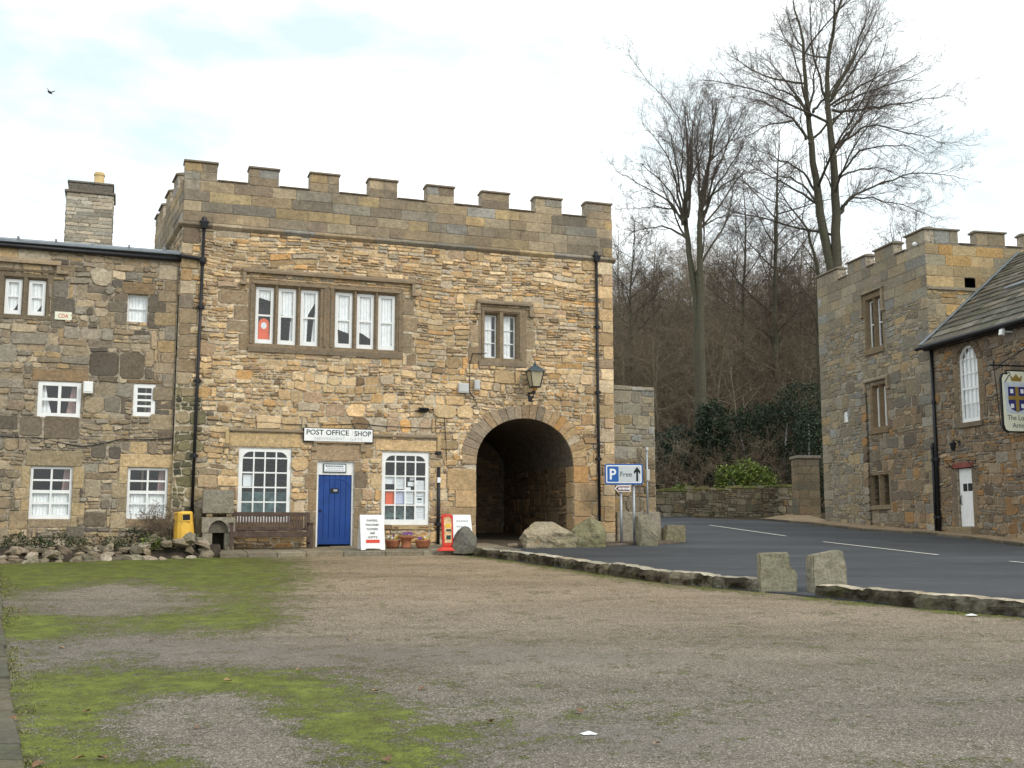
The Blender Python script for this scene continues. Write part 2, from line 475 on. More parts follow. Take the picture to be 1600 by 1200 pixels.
def rubble(mb, g, x0, x1, z0, z1, excl, pal, rng, band=(.22, .42), big=.25, h=(.008, .032), gap=.008, rough=1.0,
           bad=None, warp_amp=.05, mat=1, aspect=(1.5, 4.2), pal_fn=None, seed=0.0):
    def warp(x, z):
        k = 1.0
        for e in excl:
            dx = max(e[0] - x, 0, x - e[1]); dz = max(e[2] - z, 0, z - e[3])
            k = min(k, (dx * dx + dz * dz) ** .5 / .5)
        k = min(k, (z1 - z) / .4, (x1 - x) / .15 if x1 - x > 0 else 0, (x - x0) / .15 if x > x0 else 0)
        return warp_amp * max(0, k) * noise.noise(Vector((x * .55 + seed, z * .6, seed * 1.7))) * 1.6
    def put(r, lv=0):
        a, b, c, d = r
        if bad:
            cs = [(a, c), (b, c), (a, d), (b, d), ((a + b) / 2, c), ((a + b) / 2, (c + d) / 2)]
            hit = [bad(*p) for p in cs]
            if all(hit): return
            if any(hit):
                if lv > 3: return
                if b - a > d - c:
                    m = (a + b) / 2; put((a, m, c, d), lv + 1); put((m, b, c, d), lv + 1)
                else:
                    m = (c + d) / 2; put((a, b, c, m), lv + 1); put((a, b, m, d), lv + 1)
                return
        p = pal_fn((a + b) / 2, (c + d) / 2) if pal_fn else pal
        stone(mb, g, a, b, c, d, jitcol(rng, p), rng, rng.uniform(*h), gap * rng.uniform(.6, 1.5), rough, mat, warp)
    z = z0
    while z < z1 - .03:
        bh = rng.uniform(*band)
        if z1 - z - bh < .12: bh = z1 - z
        x = x0 - rng.uniform(0, .5)
        while x < x1:
            sw = rng.uniform(.45, 1.3)
            pb = big * (.5 + 1.3 * max(0, .5 + noise.noise(Vector((x * .5 + seed * 3, z * .5, 4.2)))))
            if rng.random() < pb: k = 1
            else: k = rng.choice((2, 2, 3, 3, 3, 4))
            k = max(1, min(k, int(bh / .06)))
            cuts = [0] + sorted((i + rng.uniform(-.25, .25)) / k for i in range(1, k)) + [1]
            for i in range(k):
                c, d = z + bh * cuts[i], z + bh * cuts[i + 1]
                xx = x
                while xx < x + sw - .02:
                    l = (d - c) * rng.uniform(*aspect)
                    l = max(.09, min(l, .85))
                    if k == 1: l = max(.2, bh * rng.uniform(.75, 1.9))
                    if x + sw - xx - l < .1: l = x + sw - xx
                    rs = [(max(xx, x0), min(xx + l, x1), c, d)]
                    for e in excl: rs = [q for r in rs for q in subtract(r, e)]
                    for r in rs:
                        if r[1] - r[0] > .03 and r[3] - r[2] > .03: put(r)
                    xx += l
            x += sw
        z += bh

def ashlar(mb, g, x0, x1, z0, z1, pal, rng, ch=.29, lw=(.45, 1.1), h=(.012, .022), gap=.004, excl=(), mat=1, rough=.25):
    n = max(1, round((z1 - z0) / ch)); ch = (z1 - z0) / n
    for i in range(n):
        x = x0
        first = True
        while x < x1 - .01:
            l = rng.uniform(*lw) * (.6 if first and i % 2 else 1); first = False
            if x1 - x - l < .2: l = x1 - x
            rs = [(x, x + l, z0 + i * ch, z0 + (i + 1) * ch)]
            for e in excl: rs = [q for r in rs for q in subtract(r, e)]
            for r in rs:
                stone(mb, g, *r, jitcol(rng, pal), rng, rng.uniform(*h), gap, rough, mat)
            x += l

def quoins(mb, g, xa, side, z0, z1, pal, rng, hh=(.24, .36), lens=(.32, .55), h=(.025, .04), mat=1, excl=None):
    """alternating corner blocks; side=+1 the blocks run to +x from xa, -1 to -x; returns their rectangles"""
    z = z0; i = 0; out = []
    while z < z1 - .02:
        q = rng.uniform(*hh)
        if z1 - z - q < .15: q = z1 - z
        l = lens[i % 2] * rng.uniform(.85, 1.15)
        r = (xa, xa + l, z, z + q) if side > 0 else (xa - l, xa, z, z + q)
        stone(mb, g, *r, jitcol(rng, pal), rng, rng.uniform(*h), .006, .35, mat)
        out.append(r); z += q; i += 1
    return out

def hood(parent, x0, x1, z0, z1, drop, mat, proj=.11, name='hood_mould', ret=.16):
    """projecting drip mould over an opening, with turned-down ends"""
    mb = MB()
    mb.prism([(0.0, z0), (-proj, z0), (-proj, z0 + (z1 - z0) * .45), (0.0, z1)], x0, x1, 0, jitcol(RNG, PAL_DRESS), axis='x')
    if drop:
        for s, xa in ((0, x0), (1, x1)):
            a, b = (xa, xa + .1) if s == 0 else (xa - .1, xa)
            mb.box(a + .002, b - .002, -proj + .012, 0.0, z0 - drop, z0 - .0005, 0, PAL_DRESS[0][0])
            c, d = (a - ret + .1, b) if s == 0 else (a, b + ret - .1)
            mb.box(c, d, -proj + .004, 0.0, z0 - drop - .09, z0 - drop - .0005, 0, PAL_DRESS[2][0])
    return mb.build(name, mat, parent, bevel=.008)

def arc_top(x0, x1, z0, z1, r, n=6):
    """rectangle with rounded upper corners"""
    p = [(x0, z0), (x1, z0)]
    for i in range(n + 1):
        a = pi / 2 * i / n; p.append((x1 - r + r * cos(a), z1 - r + r * sin(a)))
    for i in range(n + 1):
        a = pi / 2 + pi / 2 * i / n; p.append((x0 + r + r * cos(a), z1 - r + r * sin(a)))
    return p

def rectp(x0, x1, z0, z1): return [(x0, z0), (x1, z0), (x1, z1), (x0, z1)]

def window(parent, x0, x1, z0, z1, y, cols, rows, fw=.06, bw=.026, fd=.05, round_r=0, meeting=None, rowz=None, bottom=None, mat='white_paint', label=None):
    """glazed wooden window: frame with bars, and its glass as a sub-part"""
    mb = MB(); bt = fw if bottom is None else bottom
    ix0, ix1, iz0, iz1 = x0 + fw, x1 - fw, z0 + bt, z1 - fw
    hole = arc_top(ix0, ix1, iz0, iz1, round_r) if round_r else rectp(ix0, ix1, iz0, iz1)
    mb.plate(rectp(x0, x1, z0, z1), [hole], y, y2=y + fd)
    mb.plate(rectp(x0, x1, z0, z1), [hole], y + fd)
    for s in ((x0, z0, x1, z0), (x1, z0, x1, z1), (x1, z1, x0, z1), (x0, z1, x0, z0)):
        mb.face([(s[0], y, s[1]), (s[0], y + fd, s[1]), (s[2], y + fd, s[3]), (s[2], y, s[3])])
    zs = rowz or [iz0 + (iz1 - iz0) * i / rows for i in range(1, rows)]
    for z in zs:
        b = bw if z != meeting else bw * 1.8
        mb.box(ix0 - .004, ix1 + .004, y + .008, y + fd - .008, z - b / 2, z + b / 2)
    for i in range(1, cols):
        x = ix0 + (ix1 - ix0) * i / cols
        mb.box(x - bw / 2, x + bw / 2, y + .004, y + fd - .004, iz0 - .004, iz1 + .004)
    o = mb.build('window', M[mat], parent)
    if label: o['label'] = label
    p = MB(); p.face([(ix0 - .01, y + fd * .6, iz0 - .01), (ix1 + .01, y + fd * .6, iz0 - .01), (ix1 + .01, y + fd * .6, iz1 + .01), (ix0 - .01, y + fd * .6, iz1 + .01)])
    p.build('pane', M['glass'], o)
    return o

def curtain(parent, pts, y, mat, name='curtain', folds=9, amp=.012):
    """hanging cloth given as a polygon (x,z), gently pleated"""
    mb = MB()
    xs = [p[0] for p in pts]; xa, xb = min(xs), max(xs); n = max(6, int((xb - xa) / .025))
    def span(x):
        zz = []
        for i in range(len(pts)):
            (ax, az), (bx, bz) = pts[i], pts[(i + 1) % len(pts)]
            if ax != bx and min(ax, bx) - 1e-6 <= x <= max(ax, bx) + 1e-6: zz.append(az + (bz - az) * (x - ax) / (bx - ax))
        return (min(zz), max(zz)) if zz else None
    prev = None
    for i in range(n + 1):
        x = xa + (xb - xa) * i / n; sp = span(min(max(x, xa + 1e-4), xb - 1e-4))
        if not sp: continue
        yy = y + amp * sin(i * 2.1) + amp * .5 * sin(i * .83)
        cur = ((x, yy, sp[0]), (x, yy, sp[1]))
        if prev: mb.face([prev[0], cur[0], cur[1], prev[1]])
        prev = cur
    return mb.build(name, M[mat], parent, smooth=True)

def card(parent, x0, x1, z0, z1, y, mat, name='notice', th=.004):
    mb = MB(); mb.box(x0, x1, y, y + th, z0, z1)
    return mb.build(name, M[mat], parent)

RNG = random.Random(11)

# ------------------------------------------------------------------ frames
gp = at_y(523, 852, 29.5)
G = Frame((gp.x, gp.y, gh(gp.x, gp.y)), radians(19.15))        # gatehouse front
tp = at_y(1508, 825, 36.0)
T = Frame((tp.x, tp.y, gh(tp.x, tp.y) + .18), radians(-77.7))  # inn and tower front

# ================================================================== GATEHOUSE
gate = thing('gatehouse', 'broad battlemented sandstone gatehouse with an arched passage and a blue shop door', 'gatehouse', G.o, G.ang)
GX0, GX1, GD = -4.1, 7.97, 6.0
ZS, ZC, ZT = 8.28, 9.57, 10.02     # string course, crenel floor, merlon top
AX, AZ, AA, AB = 5.265, 2.33, 1.43, 1.30
def arch_pts(grow=0.0, n=26, zb=-.5):
    pts = [(AX - AA - grow, zb)]
    a = [(AX - (AA + grow) * cos(pi * i / n), AZ + (AB + grow) * max(0.0, sin(pi * i / n)) ** .92) for i in range(n + 1)]
    return [(AX - AA - grow, zb)] + a + [(AX + AA + grow, zb)]
def in_arch(x, z, grow=0.0):
    if z < AZ: return abs(x - AX) < AA + grow
    return ((x - AX) / (AA + grow)) ** 2 + ((z - AZ) / (AB + grow)) ** 2 < 1

BIG = (-2.36, 1.72, 5.15, 7.04)            # six-light window surround
SML = (3.90, 5.28, 5.08, 6.74)             # two-light window surround
SH1 = (-2.50, -1.17, .74, 2.64); SH2 = (1.22, 2.52, .68, 2.62)
DR = (-.50, .48, .02, 2.33)
mb = MB()
mb.plate([(GX0, -.8), (AX - AA, -.8)] + arch_pts(0, zb=-.5) + [(AX + AA, -.8), (GX1, -.8), (GX1, ZS), (GX0, ZS)],
         [rectp(*BIG), rectp(*SML), rectp(*SH1), rectp(*SH2), rectp(*DR)], 0, y2=.26)
ex = [BIG, SML, SH1, SH2, DR]
LIN1 = (-2.76, -.96, 2.66, 3.02); LIN2 = (1.02, 2.72, 2.64, 2.94); LIND = (-.66, .66, 2.35, 2.76)
# dressed blocks: lintels, jamb stones of the doorway, quoins and the piers of the arch
r = random.Random(3)
for q, pal in ((LIN1, PAL_SAND), (LIN2, PAL_SAND), (LIND, PAL_DRESS)):
    c = jitcol(r, pal)
    c = (c[0] * 1.0, c[1], c[2])
    stone(mb, ident, *q, c, r, .022, .006, .2, 1); ex.append(q)
ex += quoins(mb, ident, DR[0], -1, .1, 2.33, [((.27, .20, .12), 1), ((.23, .175, .11), 1)], r, (.36, .6), (.24, .34), (.01, .02))
ex += quoins(mb, ident, DR[1], 1, .1, 2.33, [((.23, .18, .115), 1), ((.18, .145, .10), 1)], r, (.36, .6), (.22, .32), (.01, .02))
ex += quoins(mb, ident, GX1, -1, -.6, ZS, PAL_GATE, r, (.26, .42), (.36, .52), (.03, .05))
ex += quoins(mb, ident, GX0, 1, -.6, 1.0, PAL_WING, r, (.26, .40), (.30, .46), (.02, .04))
ex += quoins(mb, ident, GX0, 1, 4.2, ZS, PAL_WING, r, (.26, .40), (.30, .46), (.02, .04))
ex += quoins(mb, ident, AX + AA, 1, -.4, 2.35, PAL_GATE_LOW, r, (.34, .52), (.75, .5), (.025, .045))
ex += quoins(mb, ident, AX - AA, -1, -.4, 2.2, PAL_GATE_LOW, r, (.30, .5), (.55, .75), (.025, .045))
for x0_, x1_, z0_, z1_ in ((-3.15, -2.37, 6.35, 6.72), (-2.75, -2.37, 5.95, 6.33), (-2.9, -2.37, 5.62, 5.93), (-2.6, -2.37, 5.16, 5.6), (1.73, 2.15, 5.9, 6.3), (1.73, 2.0, 5.3, 5.85), (1.73, 2.05, 6.35, 6.8),
                           (5.28, 5.5, 6.2, 6.7), (5.28, 5.56, 5.6, 6.15), (5.28, 5.46, 5.1, 5.55), (3.62, 3.9, 5.7, 6.2), (3.58, 3.9, 5.1, 5.6)):
    q = (x0_, x1_, z0_, z1_); stone(mb, ident, *q, jitcol(r, [((.29, .225, .145), 1)]), r, .015, .008, .4, 1); ex.append(q)
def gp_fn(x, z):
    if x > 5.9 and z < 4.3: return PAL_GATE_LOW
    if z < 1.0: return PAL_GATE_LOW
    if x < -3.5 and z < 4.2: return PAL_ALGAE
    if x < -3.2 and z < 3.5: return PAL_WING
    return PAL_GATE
ring = .43
r = random.Random(21)
bad = lambda x, z: in_arch(x, z, ring - .12) and z > AZ - .3 or in_arch(x, z, .02)
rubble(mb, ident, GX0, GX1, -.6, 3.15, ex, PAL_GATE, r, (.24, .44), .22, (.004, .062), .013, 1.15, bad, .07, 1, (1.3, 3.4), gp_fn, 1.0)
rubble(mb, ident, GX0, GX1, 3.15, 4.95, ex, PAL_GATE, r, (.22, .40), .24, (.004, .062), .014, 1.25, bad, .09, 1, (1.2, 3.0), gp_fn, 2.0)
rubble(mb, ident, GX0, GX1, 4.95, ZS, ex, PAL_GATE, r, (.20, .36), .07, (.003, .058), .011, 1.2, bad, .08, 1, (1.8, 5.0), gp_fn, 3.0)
mb.build('front_wall', [M['mortar'], M['gate_stone']], gate)

# voussoirs of the arch
mb = MB(); r = random.Random(5)
nv = 23
for i in range(nv):
    t0, t1 = pi * i / nv + .003, pi * (i + 1) / nv - .003
    def pt(t, gr): return (AX - (AA + gr) * cos(t), AZ + (AB + gr) * max(0, sin(t)) ** .92)
    gr = ring * r.uniform(.86, 1.06)
    inn = [pt(t0 + (t1 - t0) * k / 3, 0.0) for k in range(4)]; out = [pt(t1 - (t1 - t0) * k / 3, gr) for k in range(4)]
    poly = inn + out
    c = jitcol(r, [((.25, .20, .14), 3), ((.28, .22, .145), 2), ((.31, .235, .15), 1)] if i < 15 else PAL_GATE_LOW)
    h = .04 + r.uniform(-.008, .012)
    mb.prism(poly, -h, .2, 0, c)
mb.build('arch_ring', M['gate_stone'], gate, bevel=.007, recalc=True)

# the passage behind the arch
mb = MB(); r = random.Random(6)
prof = arch_pts(0, zb=-.5); n = len(prof)
mb.faces([(x, .0, z) for x, z in prof] + [(x, GD, z) for x, z in prof], [(i, i + n, i + 1 + n, i + 1) for i in range(n - 1)], 0)
mb.plate(prof, [], GD - .01)
gr_ = lambda x, d, z: (AX + AA + d, x, z)
rubble(mb, gr_, .5, GD, -.3, AZ, [], PAL_PASSAGE_SHADE, r, (.25, .42), .3, (.02, .05), seed=9.0)
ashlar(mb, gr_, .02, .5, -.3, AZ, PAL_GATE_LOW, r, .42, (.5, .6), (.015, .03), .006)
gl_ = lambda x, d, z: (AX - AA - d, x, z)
rubble(mb, gl_, .02, GD, -.3, AZ, [], PAL_PASSAGE_SHADE, r, (.25, .42), .3, (.01, .03), seed=10.0)
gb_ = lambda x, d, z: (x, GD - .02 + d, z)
rubble(mb, gb_, AX - AA, AX + AA, -.3, 3.6, [], PAL_PASSAGE_SHADE, r, (.25, .42), .3, (.01, .03), bad=lambda x, z: not in_arch(x, z, -.02), seed=11.0)
mb.build('passage', [M['mortar_dark'], M['gate_stone']], gate)  # dark mortar here also carries the passage shade in its colour

# side, back, roof
mb = MB(); r = random.Random(7)
sk = tan(radians(5.15))
gL = lambda t, d, z: (GX0 - t * sk + d, t, z)
mb.face([gL(0, 0, -.8), gL(0, 0, ZS), gL(GD, 0, ZS), gL(GD, 0, -.8)])
rubble(mb, lambda x, d, z: gL(GD - x, d, z), 0, GD, 6.5, ZS, [], PAL_WING, r, seed=4.0)
mb.build('side_wall', [M['mortar'], M['gate_stone']], gate)
mb = MB()
gR = lambda t, d, z: (GX1 - d, t, z)
mb.face([gR(0, 0, -.8), gR(GD, 0, -.8), gR(GD, 0, ZS), gR(0, 0, ZS)])
rubble(mb, gR, 0, GD, -.5, ZS, [], PAL_GATE, r, seed=5.0)
mb.build('side_wall', [M['mortar'], M['gate_stone']], gate)
mb = MB(); mb.face([(GX0 - GD * sk, GD, -.8), (GX0 - GD * sk, GD, ZS), (GX1, GD, ZS), (GX1, GD, -.8)])
mb.build('back_wall', M['mortar_grey'], gate)
mb = MB(); mb.face([(GX0 + .35, .35, 8.75), (GX1 - .35, .35, 8.75), (GX1 - .35, GD - .3, 8.75), (GX0 - GD * sk + .35, GD - .3, 8.75)])
mb.build('roof', M['lead'], gate)
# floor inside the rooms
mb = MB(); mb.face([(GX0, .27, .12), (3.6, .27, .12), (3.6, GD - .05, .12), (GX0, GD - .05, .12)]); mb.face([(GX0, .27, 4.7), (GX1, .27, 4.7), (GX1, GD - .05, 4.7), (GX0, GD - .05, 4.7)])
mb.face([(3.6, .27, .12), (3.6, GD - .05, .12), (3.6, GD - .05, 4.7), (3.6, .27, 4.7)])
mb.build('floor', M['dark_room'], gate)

# string course
mb = MB(); r = random.Random(8)
x = GX0 - .09
while x < GX1 + .08:
    l = min(r.uniform(.7, 1.3), GX1 + .09 - x)
    mb.prism([(.1, ZS), (-.03, ZS), (-.10, ZS + .07), (-.10, ZS + .10), (-.035, ZS + .16), (.1, ZS + .16)], x, x + l - .004, 0, jitcol(r, PAL_PARAPET), axis='x')
    x += l
t = 0.0
while t < GD - .1:
    l = min(r.uniform(.7, 1.3), GD - t)
    q0, q1 = t + .1, t + l - .004
    for pr in [[(.1, ZS), (-.03, ZS), (-.10, ZS + .07), (-.10, ZS + .10), (-.035, ZS + .16), (.1, ZS + .16)]]:
        a = [gL(q0, d, z) for d, z in pr]; b = [gL(q1, d, z) for d, z in pr]; m = len(pr)
        mb.faces(a + b, [tuple(range(m))[::-1], tuple(range(m, 2 * m))] + [(i, (i + 1) % m, (i + 1) % m + m, i + m) for i in range(m)], 0, jitcol(r, PAL_PARAPET))
    t += l
mb.prism([(GX1 - .1, ZS), (GX1 + .03, ZS), (GX1 + .10, ZS + .07), (GX1 + .10, ZS + .10), (GX1 + .035, ZS + .16), (GX1 - .1, ZS + .16)], .102, GD, 0, PAL_PARAPET[1][0])
mb.build('string_course', M['parapet_stone'], gate, recalc=True)

# parapet and merlons
MX = [(-4.1, -3.28), (-2.46, -1.69), (-.86, -.08), (.74, 1.53), (2.37, 3.15), (3.98, 4.78), (5.58, 6.39), (7.17, 7.95)]
PY = -.03
zb = ZS + .162
mb = MB(); r = random.Random(9)
gF = lambda x, d, z: (x, PY + d, z)
mb.box(GX0, GX1, PY, .36, zb, ZC, 0)
mb.hexa([gL(.39, 0, zb), gL(.39, .36, zb), gL(GD, .36, zb), gL(GD, 0, zb)], [gL(.39, 0, ZC), gL(.39, .36, ZC), gL(GD, .36, ZC), gL(GD, 0, ZC)], 0)
mb.box(GX1 - .36, GX1 - .002, .362, GD, zb, ZC, 0)
mb.box(GX0 - GD * sk, GX1 - .37, GD - .36, GD - .002, zb + .002, ZC - .002, 0)
ashlar(mb, gF, GX0, GX1, zb, ZC - .03, PAL_PARAPET, r, .275, (.4, 1.15))
ashlar(mb, lambda x, d, z: gL(GD - x, d, z), 0, GD, zb, ZC - .03, PAL_PARAPET, r, .275, (.4, 1.15))
ashlar(mb, gR, .02, GD, zb, ZC - .03, PAL_PARAPET, r, .275, (.4, 1.15))
mb.build('parapet', [M['mortar_grey'], M['parapet_stone']], gate)
for k in range(7):
    a, b = MX[k][1] + .01, MX[k + 1][0] - .01
    mb = MB(); dz = r.uniform(-.015, .01)
    mb.prism([(PY - .06, ZC + .001), (PY - .06, ZC + .035), (.15, ZC + .075), (.40, ZC + .04), (.40, ZC + .001)], a, b, 0, PAL_PARAPET[5][0], axis='x')
    mb.build('crenel_coping', M['parapet_stone'], gate, bevel=.012, recalc=True)
def merlon(a, b, g, depth=.38):
    mb = MB(); zt = ZT + r.uniform(-.02, .015)
    mb.hexa([g(a, 0, ZC), g(b, 0, ZC), g(b, depth, ZC), g(a, depth, ZC)], [g(a, 0, zt), g(b, 0, zt), g(b, depth, zt), g(a, depth, zt)], 0)
    ashlar(mb, g, a, b, ZC - .02, zt, PAL_PARAPET, r, .24, (.35, .9), (.008, .018), .004)
    o = mb.build('merlon', [M['mortar_grey'], M['parapet_stone']], gate)
    mb = MB(); e = .03
    mb.hexa([g(a - e, -e - .03, zt), g(b + e, -e - .03, zt), g(b + e, depth + e, zt), g(a - e, depth + e, zt)],
            [g(a - e, -e - .03, zt + .055), g(b + e, -e - .03, zt + .055), g(b + e, depth + e, zt + .055), g(a - e, depth + e, zt + .055)], 0, PAL_PARAPET[5][0])
    mb.hexa([g(a - e + .004, -e - .026, zt + .055), g(b + e - .004, -e - .026, zt + .055), g(b + e - .004, depth + e, zt + .055), g(a - e + .004, depth + e, zt + .055)],
            [g(a - e + .02, depth * .4, zt + .1), g(b + e - .02, depth * .4, zt + .1), g(b + e - .02, depth * .6, zt + .1), g(a - e + .02, depth * .6, zt + .1)], 0, PAL_PARAPET[5][0])
    mb.build('coping', M['parapet_stone'], o, bevel=.012)
for a, b in MX: merlon(a, b, gF)
for t0, t1 in ((1.25, 2.0), (2.8, 3.55), (4.3, 5.0), (5.4, 5.95)):
    merlon(GD - t1, GD - t0, lambda x, d, z: gL(GD - x, d, z))

# --- six-light upper window
lw = [(-2.19, -1.72), (-1.605, -1.135), (-1.02, -.55), (-.10, .37), (.485, .955), (1.07, 1.54)]
WZ0, WZ1 = 5.37, 6.87
mb = MB()
outer = [rectp(a - .045, b + .045, WZ0 - .02, WZ1 + .05) for a, b in lw]
inner = [rectp(a, b, WZ0, WZ1) for a, b in lw]
mb.plate(rectp(BIG[0] - .02, BIG[1] + .02, BIG[2] - .02, BIG[3] + .02), outer, -.018, inner, .085, .26, 0, (.21, .16, .105))
for q in ((-2.30, -.36, 6.93, 7.0), (-.28, 1.66, 6.93, 7.0)):
    mb.prism([(-.018, q[2]), (-.055, q[2]), (-.055, q[2] + .05), (-.018, q[3])], q[0], q[1], 0, (.22, .17, .11), axis='x')
for xa in (BIG[0] + .03, -.42, -.24, BIG[1] - .10):
    mb.box(xa, xa + .07, -.045, -.018, WZ0 - .02, 6.929, 0, (.19, .15, .10))
mb.box(BIG[0], BIG[1], -.06, -.018, BIG[2] - .02, BIG[2] + .10, 0, (.17, .135, .095))
mb.build('window_surround', M['dressing'], gate)
for i, (a, b) in enumerate(lw):
    o = window(gate, a + .005, b - .005, WZ0 + .004, WZ1 - .004, .10, 1, 2, fw=.075, bw=.045, bottom=.11, rowz=[6.12 if i < 3 else 6.12])
    if i == 0:
        curtain(o, [(a, WZ0), (b, WZ0), (b, WZ1 - .5), (a, WZ1 - .5)][::1], .34, 'dark_room', 'blind')
        curtain(o, [(a, 6.3), (a + .1, 6.6), (b, 6.5), (b, WZ1), (a, WZ1)], .17, 'net')
        mbp = MB(); mbp.prism([(a + .08, 5.5), (b - .08, 5.5), (b - .08, 5.62), (a + .08, 5.62)], .165, .17)
        mbp.lathe([(0.001, 0), (.14, 0), (.14, .004), (.001, .004)], 20)
        for k in range(len(mbp.v) - 80, len(mbp.v)):
            q = mbp.v[k]; mbp.v[k] = ((a + b) / 2 + q[0], .162 + q[2], 5.88 + q[1] * 1.25)
        mbp.prism([((a + b) / 2 - .14, 5.6), ((a + b) / 2 + .14, 5.6), ((a + b) / 2 + .14, 5.9), ((a + b) / 2 - .14, 5.9)], .1685, .172)
        mbp.build('poster', M['orange'], o)
        mbp = MB(); mbp.lathe([(0.001, 0), (.075, 0), (.075, .002), (.001, .002)], 16)
        mbp.v = [((a + b) / 2 + q[0], .158 + q[2], 5.86 + q[1] * 1.2) for q in mbp.v]
        mbp.build('poster_disc', M['paper'], o)
    elif i == 1:
        curtain(o, [(a, 6.2), (a + .12, WZ1), (b, WZ1), (b, 5.6), (b - .12, 6.1)], .17, 'net'); curtain(o, [(a, WZ0), (a + .1, WZ0), (a, 5.9)], .17, 'net')
        curtain(o, [(b - .16, WZ0), (b, WZ0), (b, 6.2), (b - .14, 6.0)], .185, 'net')
    elif i == 2:
        curtain(o, [(a, WZ0), (a + .18, WZ0), (a + .2, 6.2), (b, 6.7), (b, WZ1), (a, WZ1)], .17, 'net'); curtain(o, [(b - .17, WZ0), (b, WZ0), (b, 6.5), (b - .1, 6.2)], .175, 'net')
    elif i == 3:
        curtain(o, [(a, 5.9), (b, 5.75), (b, WZ1), (a, WZ1)], .165, 'net'); curtain(o, [(a, WZ0), (a + .13, WZ0), (a + .1, 6.0), (a, 6.0)], .24, 'net')
    elif i == 4:
        curtain(o, [(a, 5.85), (a + .2, 5.78), (b, 5.6), (b, WZ1), (a, WZ1)], .165, 'net')
    else:
        curtain(o, [(a, WZ0), (b, WZ0), (b, WZ1), (a, WZ1)], .165, 'net')
hood(gate, -2.56, 2.06, 7.2, 7.36, .24, M['dressing'], .13)

# --- two-light window
sl = [(4.10, 4.47), (4.66, 5.03)]
mb = MB()
mb.plate(rectp(SML[0] - .015, SML[1] + .015, SML[2] - .015, SML[3] + .015), [rectp(a - .05, b + .05, 5.29, 6.59) for a, b in sl], -.016, [rectp(a, b, 5.31, 6.54) for a, b in sl], .10, .30, 0, (.22, .17, .11))
mb.box(3.98, 4.05, -.04, -.016, 5.28, 6.62, 0, (.20, .155, .10)); mb.box(5.10, 5.17, -.04, -.016, 5.28, 6.62, 0, (.20, .155, .10))
mb.box(3.98, 5.17, -.042, -.016, 6.621, 6.69, 0, (.20, .155, .10)); mb.box(SML[0], SML[1], -.05, -.016, 5.065, 5.2, 0, (.2, .16, .11))
mb.build('window_surround', M['dressing'], gate)
for a, b in sl:
    o = window(gate, a + .003, b - .003, 5.314, 6.536, .20, 1, 3, fw=.035, bw=.03, bottom=.05)
    curtain(o, [(a + .02, 5.33), (a + .24, 5.33), (a + .24, 6.52), (a + .02, 6.52)], .24, 'net')
hood(gate, 3.82, 5.47, 6.80, 6.94, .2, M['dressing'], .12)

